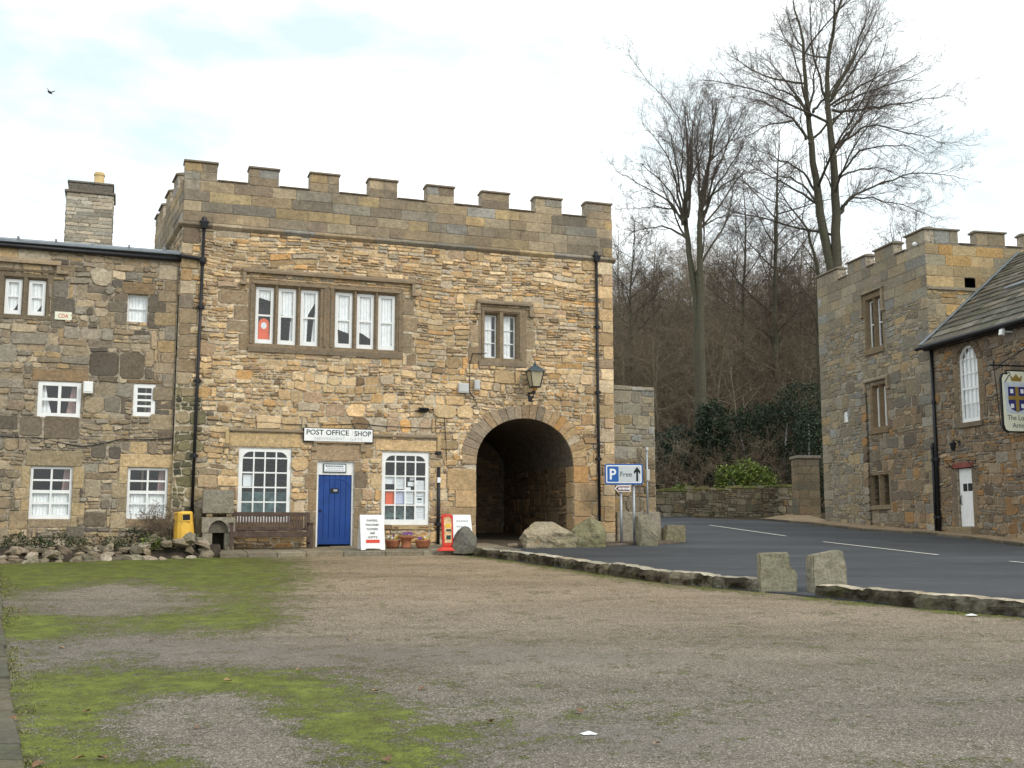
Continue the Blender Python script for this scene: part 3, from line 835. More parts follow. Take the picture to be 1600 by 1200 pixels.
# --- shop windows with notices
for wi, q in enumerate((SH1, SH2)):
    a, b, c, d = q
    zz = [c + .12 + (d - c - .25) * k / 5 for k in range(1, 5)]
    zz[3] = d - .09 - .17
    st = (zz[3] - c - .14) / 4
    zz = [c + .14 + st * k for k in (1, 2, 3)] + [zz[3]]
    o = window(gate, a + .004, b - .004, c + .004, d - .004, .035, 4, 5, fw=.095, bw=.036, fd=.06, round_r=.20, bottom=.14, rowz=zz,
               label='white shop window full of paper notices' if wi else 'white shop window with blue display boards')
    xs = [a + .1 + (b - a - .2) * k / 4 for k in range(5)]
    zr = [c + .14] + zz + [d - .1]
    if wi == 0:
        card(o, xs[0] + .03, xs[1] - .02, zr[2] + .03, zr[3] - .05, .11, 'paper')
        mbd = MB(); mbd.box(a + .06, b - .06, .42, .46, c, zr[2] - .1)
        mbd.box(a + .08, b - .08, .20, .42, c + .1, c + .14)
        mbd.build('display_board', M['display'] if 'display' in M else M.setdefault('display', mat_plain('display boards', (.10, .17, .17), .8, var=.85, scale=4.5)), o)
    else:
        nt_ = [(0, 2, .04, .99, .45, .98, 'paper'), (1, 2, .02, .98, .12, .96, 'paper'), (2, 2, .5, .98, .72, .98, 'paper'), (2, 2, .3, .98, .32, .62, 'paper'), (1, 2, .9, 1.0, .02, .2, 'paper'), (2, 2, .02, .6, .04, .24, 'paper'),
               (3, 2, .02, .98, .0, .72, 'paper'), (0, 1, .12, .95, .04, .98, 'orange'), (1, 1, .1, .98, .1, .97, 'lilac'), (2, 1, .05, .9, .1, .97, 'paper'), (3, 1, .0, 1.0, .02, .98, 'paper'), (3, 0, .0, 1.0, .0, .98, 'paper')]
        M['lilac'] = mat_plain('lilac paper', (.58, .60, .82), .7, var=.04)
        for (ci, ri, fa, fb, ga, gb, mt) in nt_:
            X0, X1, Z0, Z1 = xs[ci], xs[ci + 1], zr[ri], zr[ri + 1]
            cd = card(o, X0 + (X1 - X0) * fa, X0 + (X1 - X0) * fb, Z0 + (Z1 - Z0) * ga, Z0 + (Z1 - Z0) * gb, .105 + .003 * ((ci + ri) % 3), mt)
            if mt in ('paper', 'lilac') and fb - fa > .55 and gb - ga > .6:
                ln = MB(); y_ = .1035 + .003 * ((ci + ri) % 3)
                rr = random.Random(ci * 7 + ri)
                wx = (X1 - X0) * (fb - fa)
                big_ = (ci, ri) == (3, 1)
                for k in range(4 if big_ else 7):
                    zz_ = Z0 + (Z1 - Z0) * (ga + (gb - ga) * (.86 - k * (.22 if big_ else .115)))
                    m_ = rr.uniform(.12, .3)
                    if big_ and k == 2: m_ = .28
                    ln.box(X0 + (X1 - X0) * fa + wx * m_, X0 + (X1 - X0) * fb - wx * m_, y_, y_ + .001, zz_ - (.028 if big_ and k == 2 else .008), zz_ + (.028 if big_ and k == 2 else .006))
                ln.build('print', M['ink'] if big_ else M['grey_ink'], cd)
        mbd = MB(); mbd.box(a + .06, b - .36, .30, .33, c, zr[1] - .03)
        mbd.build('display_board', M.setdefault('display2', mat_plain('mixed display', (.14, .20, .20), .8, var=.9, scale=7)), o)
hood(gate, -2.78, -.74, 3.05, 3.15, .0, M['sandstone'], .08)
hood(gate, .78, 2.72, 3.0, 3.10, .0, M['sandstone'], .08)
mb = MB(); mb.box(-2.86, -2.76, -.07, 0, 2.72, 3.08, 0, PAL_SAND[0][0]); mb.box(-2.90, -2.74, -.085, 0, 2.62, 2.719, 0, PAL_DRESS[0][0])
mb.build('label_stop', M['sandstone'], gate, bevel=.012)
mb = MB(); mb.box(2.72, 2.82, -.07, 0, 2.62, 3.05, 0, PAL_SAND[0][0]); mb.box(2.71, 2.87, -.085, 0, 2.5, 2.619, 0, PAL_DRESS[0][0])
mb.build('label_stop', M['sandstone'], gate, bevel=.012)
hood(gate, -.62, .72, 2.80, 2.90, .12, M['dressing'], .09)
mb = MB(); mb.box(SH1[0] - .08, SH1[1] + .08, -.035, .03, SH1[2] - .14, SH1[2] - .002, 0, PAL_SAND[1][0]); mb.build('window_sill', M['sandstone'], gate, bevel=.01)
mb = MB(); mb.box(SH2[0] - .08, SH2[1] + .08, -.035, .03, SH2[2] - .12, SH2[2] - .002, 0, PAL_SAND[1][0]); mb.build('window_sill', M['sandstone'], gate, bevel=.01)

# --- door
mb = MB()
mb.box(DR[0] + .003, DR[0] + .05, .06, .18, .03, 2.326); mb.box(DR[1] - .05, DR[1] - .003, .06, .18, .03, 2.326)
mb.box(DR[0] + .052, DR[1] - .052, .065, .17, 1.98, 2.324)
mb.build('door_frame', M['white_paint'], gate, bevel=.005)
mb = MB(); a, b = DR[0] + .053, DR[1] - .053
nb = 6
for k in range(nb):
    mb.box(a + (b - a) * k / nb + .002, a + (b - a) * (k + 1) / nb - .002, .10, .14, .17, 1.975)
dr = mb.build('door', M['blue_paint'], gate, bevel=.006)
mb = MB()
for k in range(10):
    a0, a1 = pi * k / 10, pi * (k + 1) / 10
    c0 = (a + b) / 2; R = .37
    mb.hexa([(c0 - R * cos(a0), .088, 1.68 + .2 * sin(a0)), (c0 - R * cos(a1), .088, 1.68 + .2 * sin(a1)), (c0 - R * cos(a1), .0995, 1.68 + .2 * sin(a1)), (c0 - R * cos(a0), .0995, 1.68 + .2 * sin(a0))],
            [(c0 - (R + .03) * cos(a0), .088, 1.68 + .23 * sin(a0)), (c0 - (R + .03) * cos(a1), .088, 1.68 + .23 * sin(a1)), (c0 - (R + .03) * cos(a1), .0995, 1.68 + .23 * sin(a1)), (c0 - (R + .03) * cos(a0), .0995, 1.68 + .23 * sin(a0))])
mb.box(a + .01, b - .01, .085, .0995, .18, .33)
mb.build('door_moulding', M['blue_paint'], dr)
mb = MB(); mb.box(-.13, .09, .085, .0995, 1.50, 1.63); mb.build('letter_box', M['black_iron'], dr, bevel=.008)
mb = MB(); mb.box(-.05, .05, .080, .0845, 1.55, 1.60); mb.build('letter_flap', M['galv'], dr)
mb = MB(); mb.lathe([(.001, 0), (.03, .01), (.03, .03), (.012, .05)], 12); mb.v = [(-.38 + q[0], .099 - q[2], 1.05 + q[1]) for q in mb.v]
mb.build('door_knob', M['black_iron'], dr, smooth=True)
mb = MB(); mb.box(DR[0] - .05, DR[1] + .05, -.10, .25, -.2, .028); mb.build('door_step', M['sandstone'], gate, bevel=.01)

# ================================================================== COTTAGE (left wing)
C_ = Frame(G.world(-4.14, .14, 0), G.ang)
cot = thing('stone_cottage', 'rubble stone cottage with small white windows, joined to the left of the gatehouse', 'cottage', C_.o, C_.ang)
CX0, CX1, CZ = -9.5, 0.0, 7.52
wUL = C_.rect(0, 428, 76, 492)
cw = dict(ul=(C_.px(2, 430)[0] - .1, C_.px(76, 440)[0], C_.px(40, 494)[1] - .05, C_.px(40, 430)[1] + .02),
          us=C_.rect(200, 459, 230, 504), ml=C_.rect(60, 595, 125, 653), ms=C_.rect(209, 599, 242, 651),
          ll=C_.rect(48, 728, 110, 811), lr=C_.rect(200, 730, 260, 811))
mb = MB(); r = random.Random(31)
mb.plate(rectp(CX0, CX1, -.8, CZ), [rectp(*cw[k]) for k in cw], 0, y2=.24)
ex = [cw[k] for k in cw]
for k in ('ll', 'lr'):     # pale dressed surrounds
    a, b, c, d = cw[k]
    q = (a - .2, b + .1, d, d + .33) if k == 'lr' else (a - .12, b + .2, d, d + .38)
    stone(mb, ident, *q, jitcol(r, PAL_SAND if k == 'lr' else [((.33, .26, .155), 1)]), r, .022, .004, .15); ex.append(q)
    pl = [((.34, .265, .16), 1), ((.38, .285, .155), 1)]
    ex += quoins(mb, ident, a, -1, c - .25, d, pl, r, (.26, .45), (.38, .2), (.014, .024)); ex += quoins(mb, ident, b, 1, c - .25, d, pl, r, (.26, .45), (.16, .3), (.014, .024))
    q = (a, b, c - .2, c); stone(mb, ident, *q, jitcol(r, [((.24, .18, .11), 1)]), r, .02, .004, .2); ex.append(q)
for k in ('ms', 'ml', 'us'):
    a, b, c, d = cw[k]
    q = (a - .15, b + .15, d, d + (.3 if k != 'ms' else .1)); stone(mb, ident, *q, jitcol(r, [((.20, .145, .085), 1)]), r, .02, .005, .3); ex.append(q)
    if k != 'ml': ex += quoins(mb, ident, b, 1, c - .15, d, [((.14, .12, .09), 1)], r, (.26, .4), (.34, .55), (.01, .02))
    if k == 'us': ex += quoins(mb, ident, a, -1, c - .1, d, [((.17, .14, .10), 1)], r, (.26, .4), (.3, .5), (.01, .02))
a, b, c, d = cw['ul']
ex += quoins(mb, ident, b + .1, 1, c - .2, d - .1, [((.15, .13, .10), 1)], r, (.34, .46), (.35, .6), (.01, .02))
for q in ((-2.05, -1.35, 4.35, 4.95), (-1.33, -.75, 4.3, 4.98), (-3.0, -2.2, 2.75, 3.3), (-4.2, -3.6, 2.95, 3.3), (-3.55, -3.05, 2.8, 3.3), (-1.9, -1.55, 2.3, 2.65), (-1.5, -1.2, 2.3, 2.6), C_.rect(131, 800, 165, 823), C_.rect(104, 822, 131, 846)):
    stone(mb, ident, *q, jitcol(r, [((.15, .125, .09), 1), ((.11, .09, .07), .5)]), r, .018, .006, .5); ex.append(q)
ex += quoins(mb, ident, CX1 - .02, -1, 2.75, CZ - .25, PAL_WING, r, (.26, .42), (.3, .5), (.015, .03))
rubble(mb, ident, CX0, CX1 - .02, -.6, 3.4, ex, PAL_WING, r, (.24, .46), .26, (.004, .055), .012, 1.15, None, .07, 1, (1.3, 3.6), None, 21.0)
rubble(mb, ident, CX0, CX1 - .02, 3.4, CZ, ex, PAL_WING, r, (.26, .48), .34, (.004, .05), .011, 1.15, None, .06, 1, (1.3, 3.6), None, 22.0)
mb.build('front_wall', [M['mortar_grey'], M['wing_stone']], cot)
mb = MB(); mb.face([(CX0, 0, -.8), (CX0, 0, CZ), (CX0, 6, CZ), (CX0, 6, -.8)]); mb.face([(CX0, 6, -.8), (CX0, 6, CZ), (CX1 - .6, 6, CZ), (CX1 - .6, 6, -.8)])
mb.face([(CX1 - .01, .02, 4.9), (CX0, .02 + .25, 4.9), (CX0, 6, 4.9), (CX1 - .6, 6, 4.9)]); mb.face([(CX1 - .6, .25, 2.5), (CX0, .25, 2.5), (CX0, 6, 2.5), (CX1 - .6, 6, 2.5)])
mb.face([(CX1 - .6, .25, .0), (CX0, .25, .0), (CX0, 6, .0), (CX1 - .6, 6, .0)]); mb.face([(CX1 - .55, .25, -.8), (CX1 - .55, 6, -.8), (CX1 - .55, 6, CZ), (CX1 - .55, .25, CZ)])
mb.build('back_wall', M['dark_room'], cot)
# roof: low lead-edged roof behind the eaves
mb = MB()
mb.prism([(-.16, CZ + .02), (-.16, CZ + .09), (.0, CZ + .16), (3.2, CZ + .42), (3.2, CZ + .30), (.0, CZ + .0)], CX0 - .1, CX1 + .02, 0, axis='x')
mb.face([(CX0, 3.201, CZ + .42), (CX1 - .3, 3.201, CZ + .42), (CX1 - .6, 6, CZ + .1), (CX0, 6, CZ + .1)])
rf = mb.build('roof', M['lead'], cot, bevel=.01)
mb = MB()
for k in range(11):
    x = CX0 + .5 + k * .86
    mb.box(x, x + .05, -.165, .0, CZ + .088, CZ + .185)
mb.build('lead_roll', M['lead'], rf, bevel=.01)
mb = MB(); mb.tube([(CX0, -.10, CZ - .03), (CX1 + .45, -.10, CZ - .09)], .06, 10); mb.build('gutter', M['black_iron'], cot, smooth=True)
# chimney
ca = C_.px(99, 372, 2.2); cb = C_.px(174, 372, 2.2); ct = C_.px(140, 284, 2.2)
x0, x1, zt = ca[0] + .03, cb[0], ct[1]
zm = C_.px(140, 303, 2.2)[1]
mb = MB(); r = random.Random(33)
gc = lambda x, d, z: (x, 2.2 + d, z)
mb.box(x0, x1, 2.2, 3.1, CZ - .1, zm, 0)
pc = [((.42, .37, .28), 3), ((.34, .30, .225), 3), ((.27, .245, .19), 2)]
ashlar(mb, gc, x0, x1, CZ, zm, pc, r, .105, (.25, .6), (.01, .025), .006, rough=.8)
ashlar(mb, lambda x, d, z: (x1 - d, 2.2 + x, z), 0, .9, CZ, zm, pc, r, .105, (.25, .6), (.01, .025), .006, rough=.8)
ashlar(mb, lambda x, d, z: (x0 + d, 3.1 - x, z), 0, .9, CZ, zm, pc, r, .105, (.25, .6), (.01, .025), .006, rough=.8)
ch = mb.build('chimney', [M['mortar_grey'], M['wing_stone']], cot)
mb = MB(); mb.box(x0 - .06, x1 + .06, 2.14, 3.16, zm, zm + .07, 0, (.14, .12, .09)); mb.box(x0 + .03, x1 - .02, 2.2, 3.1, zm + .071, zt - .06, 0, (.13, .115, .09)); mb.box(x0 + .0, x1 + .01, 2.17, 3.13, zt - .059, zt, 0, (.15, .14, .115))
mb.build('chimney_cap', M['wing_stone'], ch, bevel=.015)
cp = C_.px(155, 284, 2.6)
mb = MB(); mb.lathe([(.155, zt), (.15, zt + .06), (.135, zt + .07), (.13, zt + .3), (.15, zt + .31), (.15, zt + .36), (.125, zt + .37), (.12, zt + .40)], 18, (cp[0], 2.62, 0))
mb.build('chimney_pot', M['cream'], ch, smooth=False)
# windows of the cottage
a, b, c, d = cw['ul']
la = (C_.px(7, 460)[0], C_.px(34, 460)[0]); lb_ = (C_.px(44, 462)[0], C_.px(71, 462)[0])
lz = (C_.px(40, 491)[1], C_.px(40, 436)[1])
mb = MB()
mb.plate(rectp(a - .02, b + .12, c - .02, d + .14), [rectp(q[0] - .04, q[1] + .04, lz[0] - .02, lz[1] + .05) for q in (la, lb_)], -.018, [rectp(q[0], q[1], lz[0], lz[1]) for q in (la, lb_)], .07, .24, 0, (.15, .12, .08))
mb.box(a - .02, b + .10, -.05, -.018, d + .06, d + .12, 0, (.12, .09, .06))
mb.build('window_surround', M['dressing'], cot)
for q in (la, lb_):
    o = window(cot, q[0] + .003, q[1] - .003, lz[0] + .003, lz[1] - .003, .09, 1, 2, fw=.075, bw=.04, bottom=.1)
    curtain(o, [(q[0], lz[0]), (q[0] + .14, lz[0]), (q[1], lz[1] - .45), (q[1], lz[1]), (q[0], lz[1])], .16, 'net')
hb = C_.px(108, 432)
hood(cot, C_.px(-60, 405)[0], C_.px(96, 412)[0], C_.px(60, 414)[1], C_.px(60, 404)[1], .12, M['dressing'], .12, ret=.28)
a, b, c, d = cw['us']; o = window(cot, a + .003, b - .003, c + .003, d - .003, .12, 1, 2, fw=.035, bw=.035)
curtain(o, [(a, c), (b, c), (b, d), (a, d)], .18, 'net')
a, b, c, d = cw['ml']; o = window(cot, a + .003, b - .003, c + .003, d - .003, .02, 2, 2, fw=.10, bw=.07, fd=.07)
curtain(o, [(a + .09, c), (a + .35, c), (a + .2, d - .3), (a + .16, d), (a + .09, d)], .16, 'net'); curtain(o, [(b - .36, c), (b - .09, c), (b - .09, d), (b - .2, d)], .22, 'pink_curtain')
a, b, c, d = cw['ms']; o = window(cot, a + .003, b - .003, c + .003, d - .003, .02, 1, 4, fw=.10, bw=.05, fd=.07)
curtain(o, [(b - .22, c), (b - .1, c), (b - .1, c + .4)], .2, 'pink_curtain')
for k in ('ll', 'lr'):
    a, b, c, d = cw[k]
    hz = (d - c - .12) / 4
    o = window(cot, a + .003, b - .003, c + .003, d - .003, .06, 2, 4, fw=.06, bw=.045, bottom=.1, meeting=c + .1 + hz * 2 * .97, rowz=[c + .1 + hz * .97, c + .1 + hz * 2 * .97, c + .1 + hz * 3 * .97])
    curtain(o, [(a + .05, c), (b - .05, c), (b - .05, c + (d - c) * .48), (a + .05, c + (d - c) * .48)], .15, 'net', 'net_curtain')
    curtain(o, [(b - .3, c), (b - .05, c), (b - .05, d), (b - .2, d)], .26, 'pink_curtain')

# ================================================================== EXTENSION WALL right of the gatehouse
E = Frame(G.world(8.02, .35, 0), G.ang)
exw = thing('buttress_wall', 'tall narrow grey stone wall standing on against the right side of the gatehouse', 'wall', E.o, E.ang)
EW = E.px(1022, 640)[0]; EZ = E.px(990, 604)[1]
mb = MB(); r = random.Random(41)
mb.box(0, EW, 0, 1.2, -.6, EZ, 0)
rubble(mb, ident, 0, EW, -.3, 2.6, [], [((.25, .185, .105), 3), ((.21, .155, .09), 3), ((.20, .165, .115), 2), ((.30, .20, .09), 1)], r, (.26, .44), .4, (.015, .045), seed=7.0, aspect=(1.4, 3.2))
rubble(mb, ident, 0, EW, 2.6, EZ - .12, [], PAL_TOWER, r, (.24, .4), .4, (.012, .03), seed=8.0)
rubble(mb, lambda x, d, z: (EW - d, x, z), 0, 1.2, -.3, EZ - .12, [], PAL_TOWER, r, (.24, .4), .4, (.012, .03), seed=8.5)
mb.build('wall_body', [M['mortar_grey'], M['tower_stone']], exw)
mb = MB()
x = -.0
while x < EW:
    l = min(r.uniform(.4, .7), EW + .02 - x)
    mb.hexa([(x, -.05, EZ - .12), (x + l - .006, -.05, EZ - .12), (x + l - .006, 1.24, EZ - .12), (x, 1.24, EZ - .12)], [(x + .01, -.03, EZ + .02 - x * .06), (x + l - .016, -.03, EZ + .01 - x * .06), (x + l - .016, 1.2, EZ + .03 - x * .06), (x + .01, 1.2, EZ + .03 - x * .06)], 0, jitcol(r, PAL_TOWER))
    x += l
mb.build('coping', M['tower_stone'], exw, bevel=.02)
pz = E.px(1000, 805)[1]
mb = MB(); mb.hexa([(.05, -.28, -.6), (EW + .12, -.28, -.6), (EW + .12, 1.3, -.6), (.05, 1.3, -.6)], [(.1, -.16, pz + .1), (EW + .07, -.16, pz + .1), (EW + .07, 1.25, pz + .1), (.1, 1.25, pz + .1)], 0, (.25, .22, .165))
mb.build('plinth', M['tower_stone'], exw, bevel=.04, seg=2)

# ================================================================== TOWER
tw = thing('stone_tower', 'square battlemented stone tower rising at the end of the inn, bare trees behind it', 'tower', T.world(-1.45, 0, 0), T.ang)
TX0, TD = -7.7, 6.2        # in the tower's own frame the near corner is x=0
TF = Frame(T.world(-1.45, 0, 0), T.ang)
TS, TC, TT = TF.px(1447, 450)[1], TF.px(1400, 398)[1], TF.px(1440, 356)[1]
t1 = TF.rect(1353, 472, 1379, 538); t2 = TF.rect(1364, 606, 1386, 664); t3 = TF.rect(1360, 745, 1390, 788)
sq = TF.rect(1317, 643, 1325, 659)
surr1 = (t1[0] - .14, t1[1] + .14, t1[2] - .25, t1[3] + .25); surr2 = (t2[0] - .2, t2[1] + .14, t2[2] - .25, t2[3] + .1); surr3 = (t3[0] - .1, t3[1] + .14, t3[2] - .16, t3[3] + .1)
mb = MB(); r = random.Random(51)
mb.plate(rectp(TX0, 0, -.8, TT - .75), [rectp(*q) for q in (surr1, surr2, surr3, sq)], 0, y2=.3)
ex = [surr1, surr2, surr3, sq]
ex += quoins(mb, ident, 0, -1, -.5, TS - .3, PAL_TOWER, r, (.3, .42), (.4, .7), (.015, .03))
ex += quoins(mb, ident, TX0, 1, -.5, TS - .3, PAL_TOWER, r, (.3, .42), (.4, .7), (.015, .03))
rubble(mb, ident, TX0, 0, -.6, 5.2, ex, PAL_TOWER, r, (.26, .44), .4, (.01, .035), .009, 1.0, None, .06, 1, (1.3, 3.2), lambda x, z: PAL_TOWER if x < surr2[0] - .1 else PAL_PUB if z < 4.6 else PAL_TOWER, 31.0)
rubble(mb, ident, TX0, 0, 5.2, TS - .3, ex, PAL_TOWER, r, (.26, .44), .3, (.01, .03), .008, 1.0, None, .05, 1, (1.3, 3.4), None, 32.0)
ashlar(mb, ident, TX0, 0, TS - .3, TC - .04, PAL_TOWER, r, .34, (.5, 1.2), (.008, .02), .005, ex)
mb.build('front_wall', [M['mortar_grey'], M['tower_stone']], tw)
mb = MB()
gS = lambda x, d, z: (0 - d, x, z)
sw = (1.45, 1.86, TS - .05, TS + .42)
mb.faces([(0, p[0], p[1]) for p in rectp(0, TD, -.8, TS)], [(0, 1, 2, 3)]); 
for q in subtract((0, TD, TS, TT - .75), sw): mb.faces([(0, p[0], p[1]) for p in rectp(*q)], [(0, 1, 2, 3)])
rubble(mb, gS, 0, TD, 5.0, TS - .06, [], PAL_TOWER_LIT, r, (.26, .42), .35, (.01, .03), seed=33.0)
ashlar(mb, gS, 0, TD, TS + .06, TC - .04, PAL_TOWER_LIT, r, .34, (.5, 1.1), (.008, .02), .005, [sw])
mb.box(-.4, .0, sw[0] - .1, sw[1] + .1, sw[2] - .14, sw[2] - .002, 0, (.2, .18, .14))
mb.box(-.5, -.48, sw[0] - .2, sw[1] + .2, sw[2] - .2, sw[3] + .2, 2)
mb.build('side_wall', [M['mortar_grey'], M['tower_stone'], M['black']], tw)
mb = MB(); mb.box(-.002, .07, -.0, TD, TS - .06, TS + .06, 0, PAL_TOWER[0][0]); 
mb.build('string_course', M['tower_stone'], tw, bevel=.02)
mb = MB(); mb.face([(TX0, 0, -.8), (TX0, 0, TC), (TX0, TD, TC), (TX0, TD, -.8)]); mb.face([(TX0, TD, -.8), (TX0, TD, TC), (0, TD, TC), (0, TD, -.8)])
rubble(mb, lambda x, d, z: (TX0 + d, TD - x, z), 0, TD, -.5, TC, [], PAL_TOWER, r, seed=34.0)
mb.build('back_wall', [M['mortar_grey'], M['tower_stone']], tw)
mb = MB(); mb.face([(TX0 + .1, .35, TC - .5), (-.1, .35, TC - .5), (-.1, TD - .1, TC - .5), (TX0 + .1, TD - .1, TC - .5)]); mb.build('roof', M['lead'], tw)
mb = MB(); mb.face([(TX0 + .1, .31, 2.9), (-.1, .31, 2.9), (-.1, TD - .1, 2.9), (TX0 + .1, TD - .1, 2.9)]); mb.face([(TX0 + .1, .31, 6), (-.1, .31, 6), (-.1, TD - .1, 6), (TX0 + .1, TD - .1, 6)]); mb.build('floor', M['dark_room'], tw)
mb = MB(); mb.box(TX0, 0, -.012, .36, TC - .06, TC, 0, PAL_TOWER[3][0]); mb.box(-.36, .012, .362, TD, TC - .06, TC - .001, 0, PAL_TOWER[3][0]); mb.box(TX0, -.37, TD - .36, TD, TC - .062, TC - .002, 0, PAL_TOWER[3][0]); mb.box(TX0, TX0 + .36, .364, TD - .37, TC - .061, TC - .003, 0, PAL_TOWER[3][0])
mb.build('parapet', M['tower_stone'], tw)
def tmerlon(a, b, g, e0=.06, e1=.06):
    mb = MB(); zt = TT - .09; dp = .36
    mb.hexa([g(a, 0, TC), g(b, 0, TC), g(b, dp, TC), g(a, dp, TC)], [g(a, 0, zt), g(b, 0, zt), g(b, dp, zt), g(a, dp, zt)], 0)
    ashlar(mb, g, a, b, TC, zt, PAL_TOWER, r, .3, (.4, .9), (.008, .018), .004)
    o = mb.build('merlon', [M['mortar_grey'], M['tower_stone']], tw)
    mb = MB()
    mb.hexa([g(a - e0, -.08, zt), g(b + e1, -.08, zt), g(b + e1, dp + .06, zt), g(a - e0, dp + .06, zt)], [g(a - e0, -.08, zt + .06), g(b + e1, -.08, zt + .06), g(b + e1, dp + .06, zt + .06), g(a - e0, dp + .06, zt + .06)], 0, PAL_TOWER[3][0])
    mb.hexa([g(a - e0 + .004, -.076, zt + .06), g(b + e1 - .004, -.076, zt + .06), g(b + e1 - .004, dp + .05, zt + .06), g(a - e0 + .004, dp + .05, zt + .06)], [g(a - .03, .12, zt + .11), g(b + .03, .12, zt + .11), g(b + .03, .22, zt + .11), g(a - .03, .22, zt + .11)], 0, PAL_TOWER[3][0])
    mb.build('coping', M['tower_stone'], o, bevel=.012)
for a, b in ((TX0 + .0, -6.0), (-5.21, -3.87), (-3.22, -1.96), (-1.13, 0)): tmerlon(a, b, ident)
for a, b in ((.37, 1.28), (2.0, 3.11), (3.85, 4.9)): tmerlon(a, b, gS)
for a, b in ((-6.0, -5.21), (-3.87, -3.22), (-1.96, -1.13)):
    mb = MB(); mb.prism([(-.07, TC + .001), (-.07, TC + .04), (.14, TC + .08), (.40, TC + .04), (.40, TC + .001)], a + .07, b - .07, 0, PAL_TOWER[3][0], axis='x'); mb.build('crenel_coping', M['tower_stone'], tw, bevel=.01, recalc=True)
for a, b in ((1.28, 2.0), (3.11, 3.85)):
    mb = MB(); mb.prism([(.07, TC + .001), (-.40, TC + .001), (-.40, TC + .04), (-.14, TC + .08), (.07, TC + .04)], a + .07, b - .07, 0, PAL_TOWER[3][0]); mb.build('crenel_coping', M['tower_stone'], tw, bevel=.01, recalc=True)
# tower windows
def twin(q, surr, splay, frame=True, pointed=False, col=(.16, .13, .09), fw=.05):
    a, b, c, d = q; m = (a + b) / 2
    li = [(a, m - .07), (m + .07, b)]
    def sh(x0, x1, z0, z1, k=0):
        if pointed: return arc_top(x0 - k, x1 + k, z0 - k * .3, z1 + k, (x1 - x0) / 2 + k - .001)
        return rectp(x0 - k, x1 + k, z0 - k * .3, z1 + k)
    mb = MB()
    mb.plate(rectp(surr[0] - .015, surr[1] + .015, surr[2] - .015, surr[3] + .015), [sh(x0, x1, c, d, splay) for x0, x1 in li], -.014, [sh(x0, x1, c, d) for x0, x1 in li], .14, .3, 0, col)
    mb.box(surr[0], surr[1], -.07, -.014, surr[2] - .01, surr[2] + .12, 0, col)
    mb.build('window_surround', M['dressing'], tw)
    for x0, x1 in li:
        if frame: window(tw, x0 + .003, x1 - .003, c + .003, d - .003, .16, 1, 2, fw=fw, bw=.04)
        else:
            p = MB(); p.face([(x0, .2, c), (x1, .2, c), (x1, .2, d), (x0, .2, d)]); po = p.build('window', M['glass'], tw)
            bb = MB(); bb.box(x0 + (x1 - x0) * .46, x0 + (x1 - x0) * .54, .17, .19, c, d)
            for k in range(1, 5): bb.box(x0, x1, .165, .168, c + (d - c) * k / 5 - .012, c + (d - c) * k / 5 + .012)
            bb.build('window_bars', M['black_iron'] if surr is surr3 else M['white_paint'], po)
twin(t1, surr1, .06, True, False, (.17, .13, .08), .035)
twin(t2, surr2, .06, True, False, (.17, .125, .075), .06)
twin(t3, surr3, .05, False, False, (.19, .15, .095))
hood(tw, surr1[0] - .14, surr1[1] + .1, surr1[3] + .02, surr1[3] + .15, .75, M['dressing'], .12)
hood(tw, surr2[0] - .3, surr2[1] + .15, surr2[3] + .12, surr2[3] + .28, .3, M['dressing'], .13)
mb = MB(); mb.box(sq[0] + .004, sq[1] - .004, .05, .09, sq[2] + .004, sq[3] - .004); mb.build('window', M['white_paint'], tw)
mb2 = MB(); ashlar(mb2, lambda x, d, z: (x, -.08 + d, z), surr2[0] - .55, surr2[0] - .2, -.5, surr2[3] + .2, PAL_PUB, r, .3, (.3, .36), (.015, .035), .006, rough=.8)
mb2.build('pilaster', [M['mortar_grey'], M['tower_stone']], tw)

# ================================================================== INN
inn = thing('stone_inn', 'stone inn with a slate roof, arched window and white plank door, right of the tower', 'inn', T.o, T.ang)
IX0, IX1, IZ = -1.42, 7.5, T.px(1500, 531)[1]
aw = T.rect(1495, 543, 1532, 657)
idr = T.rect(1494, 732, 1523, 826)
idr = (idr[0], idr[1], min(idr[2], .12), idr[3])
mb = MB(); r = random.Random(61)
awp = arc_top(aw[0], aw[1], aw[2], aw[3], (aw[1] - aw[0]) / 2 - .001, 8)
mb.plate(rectp(IX0, IX1, -.8, IZ), [awp, rectp(*idr)], 0, y2=.22)
ex = [idr, aw]
R0 = (aw[1] - aw[0]) / 2; acx = (aw[0] + aw[1]) / 2; azs = aw[3] - R0
ex += quoins(mb, ident, aw[0], -1, aw[2] - .1, azs, [((.20, .15, .092), 1)], r, (.4, .6), (.22, .3), (.01, .02)); ex += quoins(mb, ident, aw[1], 1, aw[2] - .1, azs, [((.20, .15, .092), 1)], r, (.4, .6), (.22, .3), (.01, .02))
for i in range(11):
    a0, a1 = pi * i / 11 + .01, pi * (i + 1) / 11 - .01
    P = lambda a, q: (acx - q * cos(a), azs + q * sin(a))
    mb.prism([P(a0, R0), P((a0 + a1) / 2, R0), P(a1, R0), P(a1, R0 + .24), P((a0 + a1) / 2, R0 + .24), P(a0, R0 + .24)], -.05, .15, 1, jitcol(r, [((.14, .108, .07), 1), ((.17, .125, .08), 1)]))
ex += quoins(mb, ident, idr[0], -1, .1, idr[3], [((.17, .13, .085), 1)], r, (.36, .55), (.2, .3), (.01, .02)); ex += quoins(mb, ident, idr[1], 1, .1, idr[3], [((.19, .145, .09), 1)], r, (.36, .55), (.2, .34), (.01, .02))
bad = lambda x, z: z > azs and (x - acx) ** 2 + (z - azs) ** 2 < (R0 + .16) ** 2
rubble(mb, ident, IX0, IX1, -.6, IZ, ex, PAL_PUB, r, (.22, .38), .25, (.012, .045), .010, 1.2, bad, .08, 1, (1.2, 3.4), None, 41.0)
